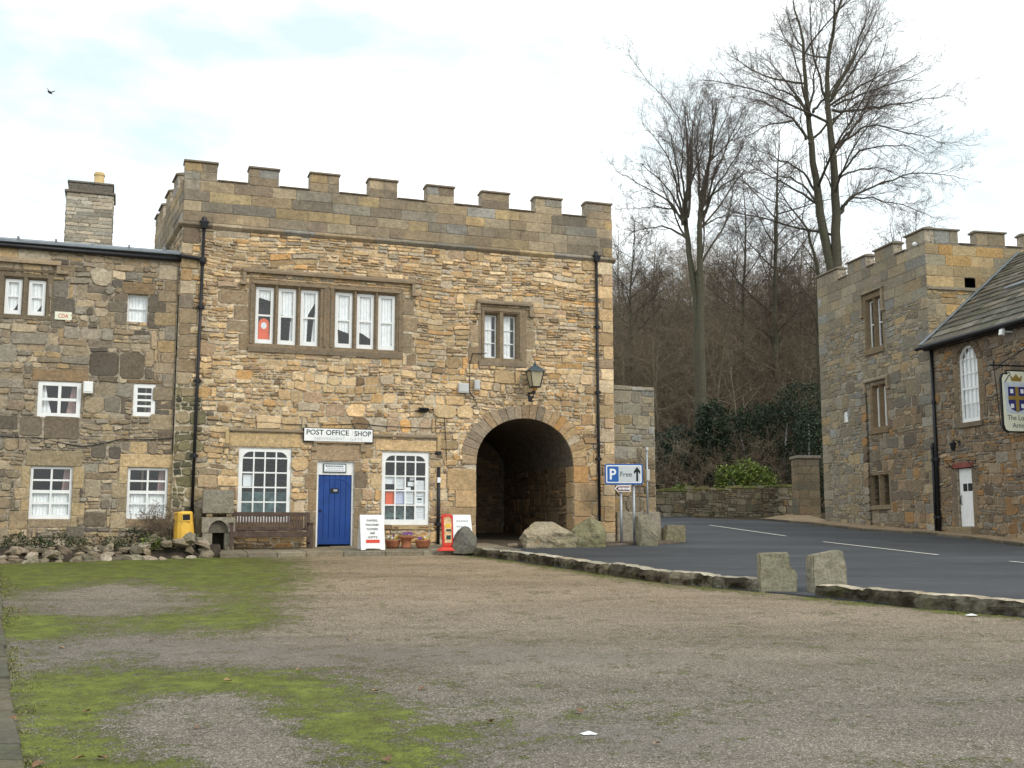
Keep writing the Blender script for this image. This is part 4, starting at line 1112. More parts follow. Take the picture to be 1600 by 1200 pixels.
mb.build('front_wall', [M['mortar_grey'], M['pub_stone']], inn)
mb = MB(); mb.face([(IX0, .23, 3.0), (IX1, .23, 3.0), (IX1, 7, 3.0), (IX0, 7, 3.0)]); mb.face([(IX1, 0, -.8), (IX1, 7, -.8), (IX1, 7, IZ), (IX1, 3.5, IZ + 3), (IX1, 0, IZ)]); mb.face([(IX0, 7, -.8), (IX0, 7, IZ), (IX1, 7, IZ), (IX1, 7, -.8)])
mb.build('back_wall', M['mortar_dark'], inn)
# stone slate roof, courses diminishing upward
mb = MB(); r = random.Random(62)
pitch = atan2(3.25, 3.76)
EAVE = -.32
def rp_(s, up): return (EAVE + s * cos(pitch) - up * sin(pitch), IZ + .02 + s * sin(pitch) + up * cos(pitch))
mb.face([(IX0 - .02, *rp_(0, 0)), (IX1 + .2, *rp_(0, 0)), (IX1 + .2, *rp_(5.2, 0)), (IX0 - .02, *rp_(5.2, 0))])
mb.face([(IX0 - .02, *rp_(5.2, 0)), (IX1 + .2, *rp_(5.2, 0)), (IX1 + .2, 7.4, IZ), (IX0 - .02, 7.4, IZ)])
s = 0.0; course = .42
pr = [((.165, .15, .125), 3), ((.135, .125, .105), 3), ((.20, .18, .145), 2), ((.14, .135, .10), 1)]
while s < 5.1:
    x = IX0 - r.uniform(0, .4)
    while x < IX1 + .2:
        l = r.uniform(.35, .85); xa, xb = max(x, IX0) + .004, min(x + l, IX1 + .2) - .004
        if xb - xa > .05:
            th = r.uniform(.035, .06); lift = .02 + r.uniform(0, .012); lo_ = s - .04 - r.uniform(0, .03)
            e = s + course + .06
            mb.hexa([(xa, *rp_(lo_, lift)), (xb, *rp_(lo_, lift)), (xb, *rp_(e, .004)), (xa, *rp_(e, .004))],
                    [(xa, *rp_(lo_, lift + th)), (xb, *rp_(lo_, lift + th)), (xb, *rp_(e, .004 + th * .5)), (xa, *rp_(e, .004 + th * .5))], 0, jitcol(r, pr))
        x += l
    s += course; course = max(.22, course * .95)
rfi = mb.build('roof', mat_stone('roof slates', (.055, .058, .035), .55, .8, fine=.4, moss=.4), inn)
M['roof_slates'] = rfi.data.materials[0]
mb = MB()
mb.hexa([(IX0 - .03, *rp_(-.05, .09)), (IX0 + .14, *rp_(-.05, .09)), (IX0 + .14, *rp_(5.2, .07)), (IX0 - .03, *rp_(5.2, .07))], [(IX0 - .03, *rp_(-.05, .13)), (IX0 + .14, *rp_(-.05, .13)), (IX0 + .14, *rp_(5.2, .11)), (IX0 - .03, *rp_(5.2, .11))])
mb.build('lead_flashing', M['lead'], rfi, bevel=.01)
mb = MB(); mb.hexa([(.75, *rp_(2.3, .10)), (3.6, *rp_(2.35, .10)), (3.6, *rp_(2.52, .10)), (.75, *rp_(2.42, .10))], [(.75, *rp_(2.3, .15)), (3.6, *rp_(2.35, .15)), (3.6, *rp_(2.52, .15)), (.75, *rp_(2.42, .15))])
mb.build('lead_strip', M['lead'], rfi, bevel=.01)
mb = MB(); mb.tube([(IX0 - .25, -.38, IZ - .02), (IX1, -.38, IZ - .02)], .075, 10); mb.box(IX0, IX1, -.29, -.05, IZ - .12, IZ + .02)
mb.build('gutter', M['black_iron'], inn)
# inn's arched sash window
mb = MB(); y = .07
fr_o = arc_top(aw[0] + .004, aw[1] - .004, aw[2] + .004, aw[3] - .004, R0 - .006, 8); fr_i = arc_top(aw[0] + .08, aw[1] - .08, aw[2] + .13, aw[3] - .08, R0 - .085, 8)
mb.plate(fr_o, [fr_i], y, y2=y + .06)
zz = [aw[2] + .13 + (azs - aw[2] - .05) * k / 4 for k in range(1, 5)]
for k, z in enumerate(zz): mb.box(aw[0] + .075, aw[1] - .075, y + .01, y + .05, z - (.03 if k == 1 else .014), z + (.03 if k == 1 else .014))
for k in (1, 2, 3):
    x = aw[0] + .08 + (aw[1] - aw[0] - .16) * k / 4; top = azs + sqrt(max(0, (R0 - .08) ** 2 - (x - acx) ** 2))
    mb.box(x - .012, x + .012, y + .006, y + .054, aw[2] + .125, top + .01)
o = mb.build('window', M['white_paint'], inn)
p = MB(); p.face([(q[0], y + .035, q[1]) for q in fr_i]); p.build('pane', M['glass'], o)
curtain(o, [(aw[0] + .08, aw[2] + .1), (aw[1] - .08, aw[2] + .1), (aw[1] - .08, azs + .1), (acx, aw[3] - .1), (aw[0] + .08, azs + .1)], .15, 'net', 'net_curtain')
mb = MB(); mb.box(aw[0] - .14, aw[1] + .16, -.09, .06, aw[2] - .16, aw[2] - .002, 0, (.15, .12, .085)); mb.build('window_sill', M['dressing'], inn, bevel=.01)
# inn's plank door
mb = MB(); a, b = idr[0] + .02, idr[1] - .02
for k in range(7): mb.box(a + (b - a) * k / 7 + .004, a + (b - a) * (k + 1) / 7 - .004, .08, .12, .14, idr[3] - .02)
d2 = mb.build('door', M['white_paint'], inn, bevel=.007)
dz = idr[3] - .62
mb = MB(); mb.box(a + .2, (a + b) / 2 + .02, .072, .079, dz - .12, dz + .12); mb.box((a + b) / 2 + .07, b - .1, .072, .079, dz - .12, dz + .12); mb.build('door_light', M['black'], d2)
mb = MB(); mb.tube([(a + .09, .075, dz - .55), (a + .09, .04, dz - .5), (a + .09, .04, dz - .3), (a + .09, .075, dz - .25)], .015, 8); mb.build('handle', M['black_iron'], d2)
mb = MB(); mb.box(idr[0] - .12, idr[1] + .12, -.05, .1, idr[3] + .0, idr[3] + .17); mb.build('door_lintel', M['red_lintel'], inn, bevel=.01)
mb = MB(); mb.box(idr[0] - .2, idr[1] + .3, -.35, .1, -.5, .13, 0, (.24, .19, .12)); mb.build('door_step', M['sandstone'], inn, bevel=.02)

# ------------------------------------------------------------------ ground, yard, road
def sheet_grid(name, xs, ys, zf, mat, attr=None):
    me = bpy.data.meshes.new(name); nx, ny = len(xs), len(ys)
    v = [(x, y, zf(x, y)) for y in ys for x in xs]
    f = [(j * nx + i, j * nx + i + 1, (j + 1) * nx + i + 1, (j + 1) * nx + i) for j in range(ny - 1) for i in range(nx - 1)]
    me.from_pydata(v, [], f); me.materials.append(mat)
    me.polygons.foreach_set('use_smooth', [True] * len(f))
    if attr:
        a = me.attributes.new('cover', 'FLOAT_COLOR', 'POINT')
        a.data.foreach_set('color', [q for p in v for q in attr(*p)])
    o = bpy.data.objects.new(name, me); COL.objects.link(o)
    return o

def sheet_poly(name, pts, off, mat, parent=None, zf=None):
    """flat sheet following the terrain: outline in world x,y"""
    mb = MB(); zf = zf or gh
    loops = [[Vector((p[0], p[1], 0)) for p in pts]]
    tr = tessellate_polygon(loops); vv = [(p[0], p[1], zf(p[0], p[1]) + off) for p in pts]
    out = []
    for t in tr:
        a, b, c = [Vector(vv[i]) for i in t]
        out.append(t if (b - a).cross(c - a).z > 0 else (t[0], t[2], t[1]))
    mb.faces(vv, out)
    return mb.build(name, mat, parent)

def slab_poly(mb, pts, z0, z1, mat=0, col=(.5, .5, .5)):
    n = len(pts)
    v = [(p[0], p[1], gh(p[0], p[1]) + z0) for p in pts] + [(p[0], p[1], gh(p[0], p[1]) + z1) for p in pts]
    mb.faces(v, [tuple(range(n))[::-1], tuple(range(n, 2 * n))] + [(i, (i + 1) % n, (i + 1) % n + n, i + n) for i in range(n)], mat, col)

def mat_litter():
    m, n, b = new_mat('leaf litter and rough grass')
    c = ramp(n, tex(n, .35, 6, .7), [(.3, (.085, .058, .036)), (.5, (.06, .045, .028)), (.7, (.05, .06, .022))])
    g = ramp(n, tex(n, 7, 5, .7), [(.3, .6), (.7, 1.35)])
    n.links.new(mixc(n, 1.0, c, g, 'MULTIPLY'), b.inputs['Base Color']); b.inputs['Roughness'].default_value = .95
    b.inputs['Specular IOR Level'].default_value = .1
    bump(n, b, tex(n, 5, 6, .7), .8, .15)
    return m
M['litter'] = mat_litter()

def mat_gravel():
    m, n, b = new_mat('gravel with moss')
    at = n.nodes.new('ShaderNodeAttribute'); at.attribute_name = 'cover'
    sp = n.nodes.new('ShaderNodeSeparateColor'); n.links.new(at.outputs['Color'], sp.inputs['Color'])
    peb = tex(n, 100, kind='cell'); peb2 = tex(n, 23, 5, .8)
    pv = n.nodes.new('ShaderNodeSeparateColor'); n.links.new(peb, pv.inputs['Color'])
    base = ramp(n, pv.outputs['Red'], [(.0, (.088, .075, .060)), (.3, (.150, .130, .104)), (.6, (.188, .164, .132)), (.88, (.245, .216, .178)), (1.0, (.48, .43, .37))])
    g = ramp(n, peb2, [(.3, .74), (.7, 1.24)])
    base = mixc(n, 1.0, base, g, 'MULTIPLY')
    big = ramp(n, tex(n, .5, 5, .6, stretch=(.5, 1.3, 1), dist=.5), [(.3, .76), (.7, 1.22)])
    base = mixc(n, 1.0, base, big, 'MULTIPLY')
    fine = mixc(n, .55, base, (.178, .160, .146))
    trk = n.nodes.new('ShaderNodeMath'); trk.operation = 'MULTIPLY'; trk.inputs[1].default_value = .85; n.links.new(sp.outputs['Green'], trk.inputs[0])
    base = mixc(n, trk.outputs[0], base, fine)
    tan_ = mixc(n, 1.0, base, (1.68, 1.46, 1.20), 'MULTIPLY')
    base = mixc(n, sp.outputs['Blue'], base, tan_)
    # moss: patch map broken up by noise at two scales
    def add(a, b_, op='ADD', k=None):
        q = n.nodes.new('ShaderNodeMath'); q.operation = op
        n.links.new(a, q.inputs[0])
        if k is not None: q.inputs[1].default_value = k
        else: n.links.new(b_, q.inputs[1])
        return q.outputs[0]
    n1 = add(add(tex(n, 1.9, 7, .75, dist=.5), None, 'SUBTRACT', .5), None, 'MULTIPLY', 2.6)
    n2 = add(add(tex(n, 9, 6, .8), None, 'SUBTRACT', .5), None, 'MULTIPLY', 2.8)
    n3 = add(add(pv.outputs['Green'], None, 'SUBTRACT', .5), None, 'MULTIPLY', .7)
    s = add(add(add(sp.outputs['Red'], n1), n2), n3)
    mk = ramp(n, s, [(.40, 0), (.54, .6), (.72, .95)])
    mossc = ramp(n, tex(n, 3.2, 6, .75), [(.24, (.080, .072, .024)), (.48, (.125, .145, .030)), (.72, (.225, .265, .048))])
    mg = ramp(n, tex(n, 60, 4, .7), [(.3, .55), (.7, 1.4)])
    mossc = mixc(n, 1.0, mossc, mg, 'MULTIPLY')
    n.links.new(mixc(n, mk, base, mossc), b.inputs['Base Color'])
    b.inputs['Roughness'].default_value = .95; b.inputs['Specular IOR Level'].default_value = .12
    hv = n.nodes.new('ShaderNodeMath'); hv.operation = 'ADD'
    n.links.new(pv.outputs['Red'], hv.inputs[0]); n.links.new(tex(n, 9, 6, .75), hv.inputs[1])
    ml = n.nodes.new('ShaderNodeMath'); ml.operation = 'MULTIPLY_ADD'; ml.inputs[1].default_value = 2.2
    n.links.new(mk, ml.inputs[0]); n.links.new(hv.outputs[0], ml.inputs[2])
    bump(n, b, ml.outputs[0], .8, .022)
    return m
M['gravel'] = mat_gravel()

def mat_asphalt():
    m, n, b = new_mat('asphalt')
    c = ramp(n, tex(n, 60, 3, .8), [(.3, (.034, .0365, .040)), (.7, (.062, .066, .072))])
    g = ramp(n, tex(n, .45, 5, .6, stretch=(.35, 1.2, 1)), [(.35, .74), (.68, 1.35)])
    c = mixc(n, 1.0, c, g, 'MULTIPLY')
    st = ramp(n, tex(n, 1.3, 6, .75, stretch=(.5, 1.6, 1)), [(.55, 0), (.72, .4)])
    c = mixc(n, st, c, (.14, .135, .125))
    n.links.new(c, b.inputs['Base Color']); b.inputs['Roughness'].default_value = .75; b.inputs['Specular IOR Level'].default_value = .25
    bump(n, b, tex(n, 90, 3, .8), .4, .006)
    return m
M['asphalt'] = mat_asphalt()
M['footway'] = mat_plain('worn tan footway', (.27, .20, .125), .9, var=.3, scale=2.2, spec=.1, bmp=.4)
M['kerb'] = mat_stone('kerb stone', (.05, .046, .036), .6, 1.2, fine=.45, moss=.3)
M['flag'] = mat_stone('flagstone', (.09, .085, .06), .5, 1.0, fine=.35, moss=.35)
M['cobble'] = mat_plain('earthy cobbles', (.125, .098, .072), .9, var=.4, scale=5, spec=.1, bmp=.8)
M['road_paint'] = mat_plain('worn road paint', (.62, .60, .52), .8, var=.2, scale=7)

def linspace(a, b, s):
    k = int(round((b - a) / s)); return [a + (b - a) * i / k for i in range(k + 1)]
tag(sheet_grid('ground', linspace(-180, 220, 2.5), linspace(-40, 300, 2.5), lambda x, y: gh(x, y) + (.5 * noise.noise(Vector((x * .08, y * .08, 0))) if y > 66 else 0), M['litter']), kind='structure')

def to_px(x, y, z):
    d = Vector((x, y, z - EYE)); f = d.y * cos(PITCH) + d.z * sin(PITCH); u = -d.y * sin(PITCH) + d.z * cos(PITCH)
    return 800 + FPX * d.x / f, 600 - FPX * u / f, f
MOSS = [(60, 905, 100, 28, 1.0), (240, 890, 190, 22, .85), (50, 980, 80, 26, 1.1), (260, 972, 150, 20, .95), (395, 955, 70, 26, .55), (340, 905, 110, 40, .7), (430, 905, 70, 30, .3), (130, 878, 220, 10, .9), (150, 940, 75, 20, -.95),
        (110, 1085, 130, 42, 1.25), (310, 1062, 170, 20, .85), (470, 1080, 130, 34, .55), (540, 1125, 120, 46, .8), (90, 1165, 110, 45, .85), (220, 1200, 160, 22, .8), (610, 1180, 120, 40, .6), (680, 1150, 70, 50, .25), (310, 1130, 90, 20, -.6), (400, 1172, 110, 18, -.6), (330, 1098, 60, 10, -.25),
        (1050, 1115, 190, 26, .25), (820, 1135, 150, 30, .18)]
LWA = [(740, 870), (825, 881), (950, 900), (1044, 914), (1188, 927)]
LWB = [(1272, 935), (1347, 943), (1431, 951), (1600, 967), (1900, 1002)]
LWAg = [ground(*p) for p in LWA]; LWBg = [ground(*p) for p in LWB]
def seg_dist(x, y, P):
    best = 1e9
    for a, b in zip(P, P[1:]):
        dx, dy = b.x - a.x, b.y - a.y; t = max(0, min(1, ((x - a.x) * dx + (y - a.y) * dy) / (dx * dx + dy * dy)))
        best = min(best, sqrt((x - a.x - dx * t) ** 2 + (y - a.y - dy * t) ** 2))
    return best
def cover(x, y, z):
    if y < 4: return (.25, .2, 0, 1)
    px, py, f = to_px(x, y, z)
    m = 0
    for cx, cy, rx, ry, s in MOSS:
        e = ((px - cx) / rx) ** 2 + ((py - cy) / ry) ** 2
        if e < 6: m += s * math.exp(-e)
    dw = min(seg_dist(x, y, LWAg), seg_dist(x, y, LWBg))
    m += .75 * math.exp(-(dw / .42) ** 2)
    tr = math.exp(-((py - 1020 - (px - 400) * .012) / 15) ** 2) * (1 if px < 900 else max(0, 1 - (px - 900) / 400))
    tr = max(tr, .8 * math.exp(-((px - 1000) / 230) ** 2 - ((py - 1150) / 28) ** 2))
    tn = max(0, min(1, (y - 10.5) / 12)) * max(.25, min(1, (px - 150) / 350))
    return (max(0, min(1, m)), max(0, min(1, tr)), tn, 1)
yard = sheet_grid('gravel_yard', linspace(-18, 24, .16), linspace(-14, 30, .16), lambda x, y: gh(x, y) + .006 + .018 * noise.noise(Vector((x * .9, y * .9, 3))) + .012, M['gravel'], cover)
tag(yard, kind='structure')

# road: from the right, past the gatehouse and round behind it
wp = lambda x, y: tuple(G.world(x, y, 0)[:2])
road_pts = [tuple(LWAg[0][:2])] + [tuple(p[:2]) for p in LWAg[1:]] + [tuple(p[:2]) for p in LWBg] + [(26, 12), (60, -2), (60, 8)]
kb = [ground(*p, .0) for p in ((1600, 856), (1510, 843), (1430, 836), (1350, 831), (1260, 820), (1190, 814.5), (1090, 811))]
road_pts += [(27, 22)] + [tuple(p[:2]) for p in kb]
road_pts += [(8.0, 52.6), (2, 53.2), (-12, 54), (-40, 55), (-40, 47), (-6, 46.5), (2.5, 43.5), wp(9.9, 5), wp(9.75, .6), wp(9.5, -.1), wp(6.5, -.75), wp(4.6, -.35), wp(4.1, -.9)]
mb = MB(); tr_ = tessellate_polygon([[Vector((p[0], p[1], 0)) for p in road_pts]]); vv = [(p[0], p[1], gh(*p) + .042) for p in road_pts]; n = len(vv)
mb.faces(vv + [(p[0], p[1], p[2] - .3) for p in vv], [t if (Vector(vv[t[1]]) - Vector(vv[t[0]])).cross(Vector(vv[t[2]]) - Vector(vv[t[0]])).z > 0 else (t[0], t[2], t[1]) for t in tr_] + [(i, i + n, (i + 1) % n + n, (i + 1) % n) for i in range(n)])
tag(mb.build('road', M['asphalt']), kind='structure')
# earthy floor of the passage and verge at the corner
vb = MB(); slab_poly(vb, [wp(3.84, -.75), wp(6.75, -.55), wp(6.75, 6), wp(3.84, 6)], -.2, .062); tag(vb.build('passage_floor', M['cobble']), kind='structure')
vb = MB(); slab_poly(vb, [wp(6.76, -1.0), wp(9.6, -.75), wp(9.75, .6), wp(6.76, .4)], -.2, .095); tag(vb.build('verge', M['cobble'], bevel=.04, seg=2), kind='structure')
# dashed centre line
mb = MB()
for (ax, ay, bx, by) in ((1108, 820.5, 1228, 837.5), (1286, 846.5, 1466, 867), (1578, 877, 1700, 889), (1028, 818.5, 1075, 816.8)):
    a, b = ground(ax, ay, .05), ground(bx, by, .05); d = (b - a).normalized(); s = Vector((-d.y, d.x, 0)).normalized() * .055
    mb.face([a - s + Vector((0, 0, 0)), b - s, b + s, a + s])
lm = mb.build('road_marking', M['road_paint']); lm.location.z = .003; tag(lm, kind='structure')
# footway in front of the inn with kerb
kf = [ground(1700, 862), ground(1600, 856), ground(1510, 843), ground(1430, 836), ground(1350, 831), ground(1260, 820), ground(1190, 814.5)]
inner = [tuple(T.world(-9.5, .3, 0)[:2]), tuple(T.world(7, .3, 0)[:2])]
mb = MB(); slab_poly(mb, [tuple(p[:2]) for p in kf] + [tuple(ground(1250, 804)[:2])] + inner, -.2, .115)
tag(mb.build('footway', M['footway']), kind='structure')
mb = MB(); r = random.Random(71)
for a, b in zip(kf, kf[1:]):
    n = max(1, int((b - a).length / .9)); d = (b - a) / n; s = Vector((-d.y, d.x, 0)).normalized() * .14
    for i in range(n):
        p, q = a + d * (i + .01), a + d * (i + .99)
        slab_poly(mb, [(p.x, p.y), (q.x, q.y), (q.x + s.x, q.y + s.y), (p.x + s.x, p.y + s.y)], -.15, .128 + r.uniform(-.01, .01), 0, jitcol(r, [((.15, .125, .09), 1), ((.10, .085, .065), 1)]))
tag(mb.build('kerb', M['kerb'], bevel=.015, recalc=True), kind='structure')

# flagged pavement before the shop
a1, a2 = G.local(ground(344, 873)), G.local(ground(741, 868))
PAVX0, PAVX1 = a1.x, 4.15
def fronty(x): return a1.y + (a2.y - a1.y) * (x - a1.x) / (a2.x - a1.x)
mb = MB(); r = random.Random(72)
PAVZ = .13
x = PAVX0
while x < PAVX1 - .05:
    w = min(r.uniform(.6, 1.0), PAVX1 - x)
    if PAVX1 - x - w < .3: w = PAVX1 - x
    f0, f1 = fronty(x), fronty(x + w)
    cuts = [0, r.uniform(.3, .42), r.uniform(.62, .75), 1]
    for c0, c1 in zip(cuts, cuts[1:]):
        y00, y01, y10, y11 = f0 * (1 - c0), f0 * (1 - c1), f1 * (1 - c0), f1 * (1 - c1)
        P = [wp(x + .006, y00 + .006), wp(x + w - .006, y10 + .006), wp(x + w - .006, y11 - .006), wp(x + .006, y01 - .006)]
        slab_poly(mb, P, -.1, PAVZ + r.uniform(-.008, .008), 0, jitcol(r, [((.25, .205, .14), 2), ((.21, .18, .13), 2), ((.28, .24, .17), 1)]))
    x += w
tag(mb.build('pavement', M['flag'], bevel=.012, recalc=True), kind='structure')

# paved path along the left edge of the yard
mb = MB(); r = random.Random(73)
e0, e1, e2 = ground(0, 890), ground(14, 1040), ground(40, 1200)
E_ = [e0, e1, e2, e2 + (e2 - e1) * 1.6]
def edge(y):
    for a, b in zip(E_, E_[1:]):
        if b.y <= y <= a.y: return a.x + (b.x - a.x) * (y - a.y) / (b.y - a.y)
    return E_[-1].x
y = E_[-1].y
while y < e0.y - .1:
    l = r.uniform(.30, .55); y2 = min(y + l, e0.y); xa, xb = edge(y + .001), edge(y2 - .001); o_ = r.uniform(-.015, .015)
    slab_poly(mb, [(xa - .62, y + .012), (xa + o_ - .03, y + .012), (xb + o_ - .03, y2 - .012), (xb - .62, y2 - .012)], -.1, .055 + r.uniform(-.012, .012), 0, jitcol(r, [((.115, .105, .075), 2), ((.10, .095, .065), 2), ((.135, .12, .09), 1)]))
    slab_poly(mb, [(xa - 1.3, y + .03), (xa - .64, y + .012), (xb - .64, y2 - .012), (xb - 1.3, y2 + .02)], -.1, .05 + r.uniform(-.012, .012), 0, jitcol(r, [((.12, .11, .08), 1)]))
    y = y2
tag(mb.build('path', M['flag'], bevel=.015, seg=2, recalc=True), kind='structure')

# ------------------------------------------------------------------ rocks
def rock_bm(sx, sy, sz, seed, sub=4, box=.55, rough=.12, cut=5):
    """irregular block: a cube rounded toward an ellipsoid, knocked flat by random planes and roughened"""
    r = random.Random(seed); bm = bmesh.new()
    bmesh.ops.create_cube(bm, size=2.0)
    bmesh.ops.subdivide_edges(bm, edges=bm.edges[:], cuts=2 ** (sub - 1) - 1 if sub < 5 else 15, use_grid_fill=True)
    off = Vector((seed * 3.1, seed * 1.7, seed * .9))
    pl = []
    for _ in range(cut):
        n = Vector((r.uniform(-1, 1), r.uniform(-1, 1), r.uniform(-.2, 1))).normalized(); pl.append((n, r.uniform(.72, .98)))
    for v in bm.verts:
        p = v.co.copy(); sph = p.normalized() * 1.12
        p = p * box + sph * (1 - box)
        for n, d in pl:
            e = p.dot(n) - d
            if e > 0: p -= n * e
        k = rough * (noise.noise(p * 1.3 + off) + .5 * noise.noise(p * 3.1 + off) + .28 * noise.noise(p * 7.5 + off))
        p += p.normalized() * k
        v.co = Vector((p.x * sx / 2, p.y * sy / 2, (p.z + 1) * sz / 2))
    return bm
def bm_obj(name, bm, mat, parent=None, col=(.2, .18, .13), smooth=False):
    me = bpy.data.meshes.new(name); bm.to_mesh(me); bm.free(); me.materials.append(mat)
    a = me.attributes.new('stone_col', 'FLOAT_COLOR', 'FACE'); a.data.foreach_set('color', [q for _ in me.polygons for q in (*col, 1.0)])
    if smooth: me.polygons.foreach_set('use_smooth', [True] * len(me.polygons))
    o = bpy.data.objects.new(name, me); COL.objects.link(o)
    if parent: o.parent = parent
    return o

def rock(name, label, px0, px1, py0, py1, seed, depth=.8, off=0.0, mat='boulder', col=(.22, .20, .135), rz=0.0, box=.6, rough=.1, cut=6, sub=5, cat='boulder', group=None, Y=None):
    b = ground((px0 + px1) / 2, py1, off)
    s = b.y / 1771 * 1.0
    w, h = (px1 - px0) * s, (py1 - py0) * s + .06
    o = bm_obj(name, rock_bm(w, depth, h, seed, sub, box, rough, cut), M[mat], None, col)
    o.location = (b.x, b.y + depth * .35, gh(b.x, b.y + depth * .35) + off - .06); o.rotation_euler = (0, 0, rz)
    return tag(o, label, cat, group)
rock('boulder', 'long pale grey boulder lying in front of the arched passage', 815, 900, 816, 856, 3, 1.0, .04, rz=radians(8), box=.62, rough=.13, cut=9, col=(.37, .31, .215))
rock('boulder', 'greenish boulder with a sloping top, between the long pale boulder and the signposts', 893, 952, 813, 855, 8, .8, .04, rz=radians(-6), box=.6, rough=.12, cut=9, col=(.25, .23, .135))
rock('standing_stone', 'upright weathered stone just right of the parking sign posts', 995, 1029, 805, 853, 5, .5, .04, box=.72, rough=.14, cut=6, col=(.23, .21, .15), cat='stone')
rock('stone_block', 'small squared mossy block on the tarmac beyond the upright stone', 1036, 1071, 821, 847, 12, .6, .04, box=.93, rough=.06, cut=3, col=(.25, .22, .14), cat='stone')
rock('corner_stone', 'dark grey slanting stone at the pavement end, in front of the red sign', 707, 744, 824, 863, 17, .45, .1, box=.75, rough=.08, cut=6, col=(.15, .14, .12), cat='stone')

# low mossy wall edging the yard
M['low_wall'] = mat_stone('low wall face', (.028, .022, .014), .93, 2.1, fine=.5, moss=.55, bmp=1.0, lo=.44, hi=.58)
def low_wall(path, label, seed, h=.235, w=.36):
    o0 = path[0]
    t = thing('low_stone_wall', label, 'wall', o0)
    mb = MB(); r = random.Random(seed)
    top = MB()
    for a, b in zip(path, path[1:]):
        L_ = (b - a); n = max(1, round(L_.length / 1.3)); 
        for i in range(n):
            p, q = a + L_ * (i / n), a + L_ * ((i + 1) / n)
            d = (q - p); dl = d.length; d.normalize(); s = Vector((-d.y, d.x, 0)).normalized()
            if s.y < 0: s = -s
            k = 14; m = 7; hh = h * r.uniform(.92, 1.06); dep = r.uniform(0, .03)
            P = []
            for ii in range(k + 1):
                row = []
                u = ii / k
                base = p + d * (dl * u)
                endf = min(1, u * 14, (1 - u) * 14)
                prof = [(0.0, -.15), (.0, .06), (-.015, .14), (.0, hh - .05), (.03, hh - .005), (w * .5, hh + .005), (w - .02, hh - .01), (w, hh - .12), (w, -.15)]
                for (e, z) in prof:
                    nv = noise.noise(Vector((base.x * 3.2 + seed, base.y * 3.2, z * 6))) * .06 + noise.noise(Vector((base.x * 9, base.y * 9, z * 14 + seed))) * .045
                    gp_ = base + s * (e + (nv if e < .1 else 0) + (1 - endf) * .03 * (1 if e < .1 else 0) - dep)
                    zz = gh(gp_.x, gp_.y) + z + (nv * .35 if z > .1 else 0) - (1 - endf) * .025
                    row.append(Vector((gp_.x - o0.x, gp_.y - o0.y, zz - o0.z)))
                P.append(row)
            c = jitcol(r, [((.125, .105, .075), 2), ((.095, .08, .056), 1), ((.17, .15, .11), 1)])
            ct = jitcol(r, [((.44, .39, .30), 2), ((.38, .33, .245), 1)])
            for ii in range(k):
                for jj in range(8):
                    mb.face([P[ii][jj], P[ii + 1][jj], P[ii + 1][jj + 1], P[ii][jj + 1]], 1 if 4 <= jj <= 6 else 0, ct if 4 <= jj <= 6 else c)
            mb.face(P[0][::-1], 0, c); mb.face(P[-1], 0, c)
    mb.build('wall_body', [M['low_wall'], M['kerb']], t, recalc=True)
    return t
low_wall(LWAg, 'low mossy kerb wall running from the pavement to the short stone post', 3)
low_wall(LWBg, 'low mossy kerb wall running from the broad stone slab to the right edge', 4)
# posts by the gap
def post(name, label, poly, depth, base, seed, col, mat='boulder'):
    """rough hewn slab: outline (x,z) with a depth, subdivided and weathered"""
    bm = bmesh.new()
    v0 = [bm.verts.new((x, 0, z)) for x, z in poly]; f = bm.faces.new(v0)
    ex_ = bmesh.ops.extrude_face_region(bm, geom=[f]); bmesh.ops.translate(bm, vec=(0, depth, 0), verts=[e for e in ex_['geom'] if isinstance(e, bmesh.types.BMVert)])
    bmesh.ops.recalc_face_normals(bm, faces=bm.faces[:])
    bmesh.ops.bevel(bm, geom=bm.edges[:], offset=.022, segments=2, affect='EDGES')
    bmesh.ops.triangulate(bm, faces=bm.faces[:])
    for _ in range(3):
        bmesh.ops.subdivide_edges(bm, edges=[e for e in bm.edges if e.calc_length() > .06], cuts=1)
        bmesh.ops.triangulate(bm, faces=bm.faces[:])
    for v in bm.verts:
        v.co += Vector((noise.noise(v.co * 6 + Vector((seed, 0, 0))), noise.noise(v.co * 6 + Vector((0, seed, 0))), noise.noise(v.co * 6 + Vector((0, 0, seed))))) * .014
        v.co += Vector((noise.noise(v.co * 19), noise.noise(v.co * 19 + Vector((7, 0, 0))), 0)) * .010
    o = bm_obj(name, bm, M[mat], None, col); o.location = base
    return o
b = ground(1215, 928); k = b.y / 1771
po = post('stone_post', '', [(-.30, -.2), (.33, -.2), (.33, .39), (.25, .42), (.22, .42), (.215, .69), (-.29, .68)], .34, (b.x, b.y, gh(b.x, b.y)), 2, (.26, .245, .17))
po.rotation_euler = (0, 0, radians(-6)); tag(po, 'short squared stone post with a split side, left of the low wall gap', 'stone post')
b = ground(1290, 930)
po = post('stone_slab', '', [(-.26, -.2), (.42, -.2), (.43, .42), (.38, .71), (.30, .755), (-.24, .655)], .24, (b.x + .06, b.y + .12, gh(b.x, b.y)), 6, (.27, .25, .185))
po.rotation_euler = (radians(-3), radians(1), radians(20)); tag(po, 'broad upright stone slab with a slanting top, right of the low wall gap', 'stone slab')

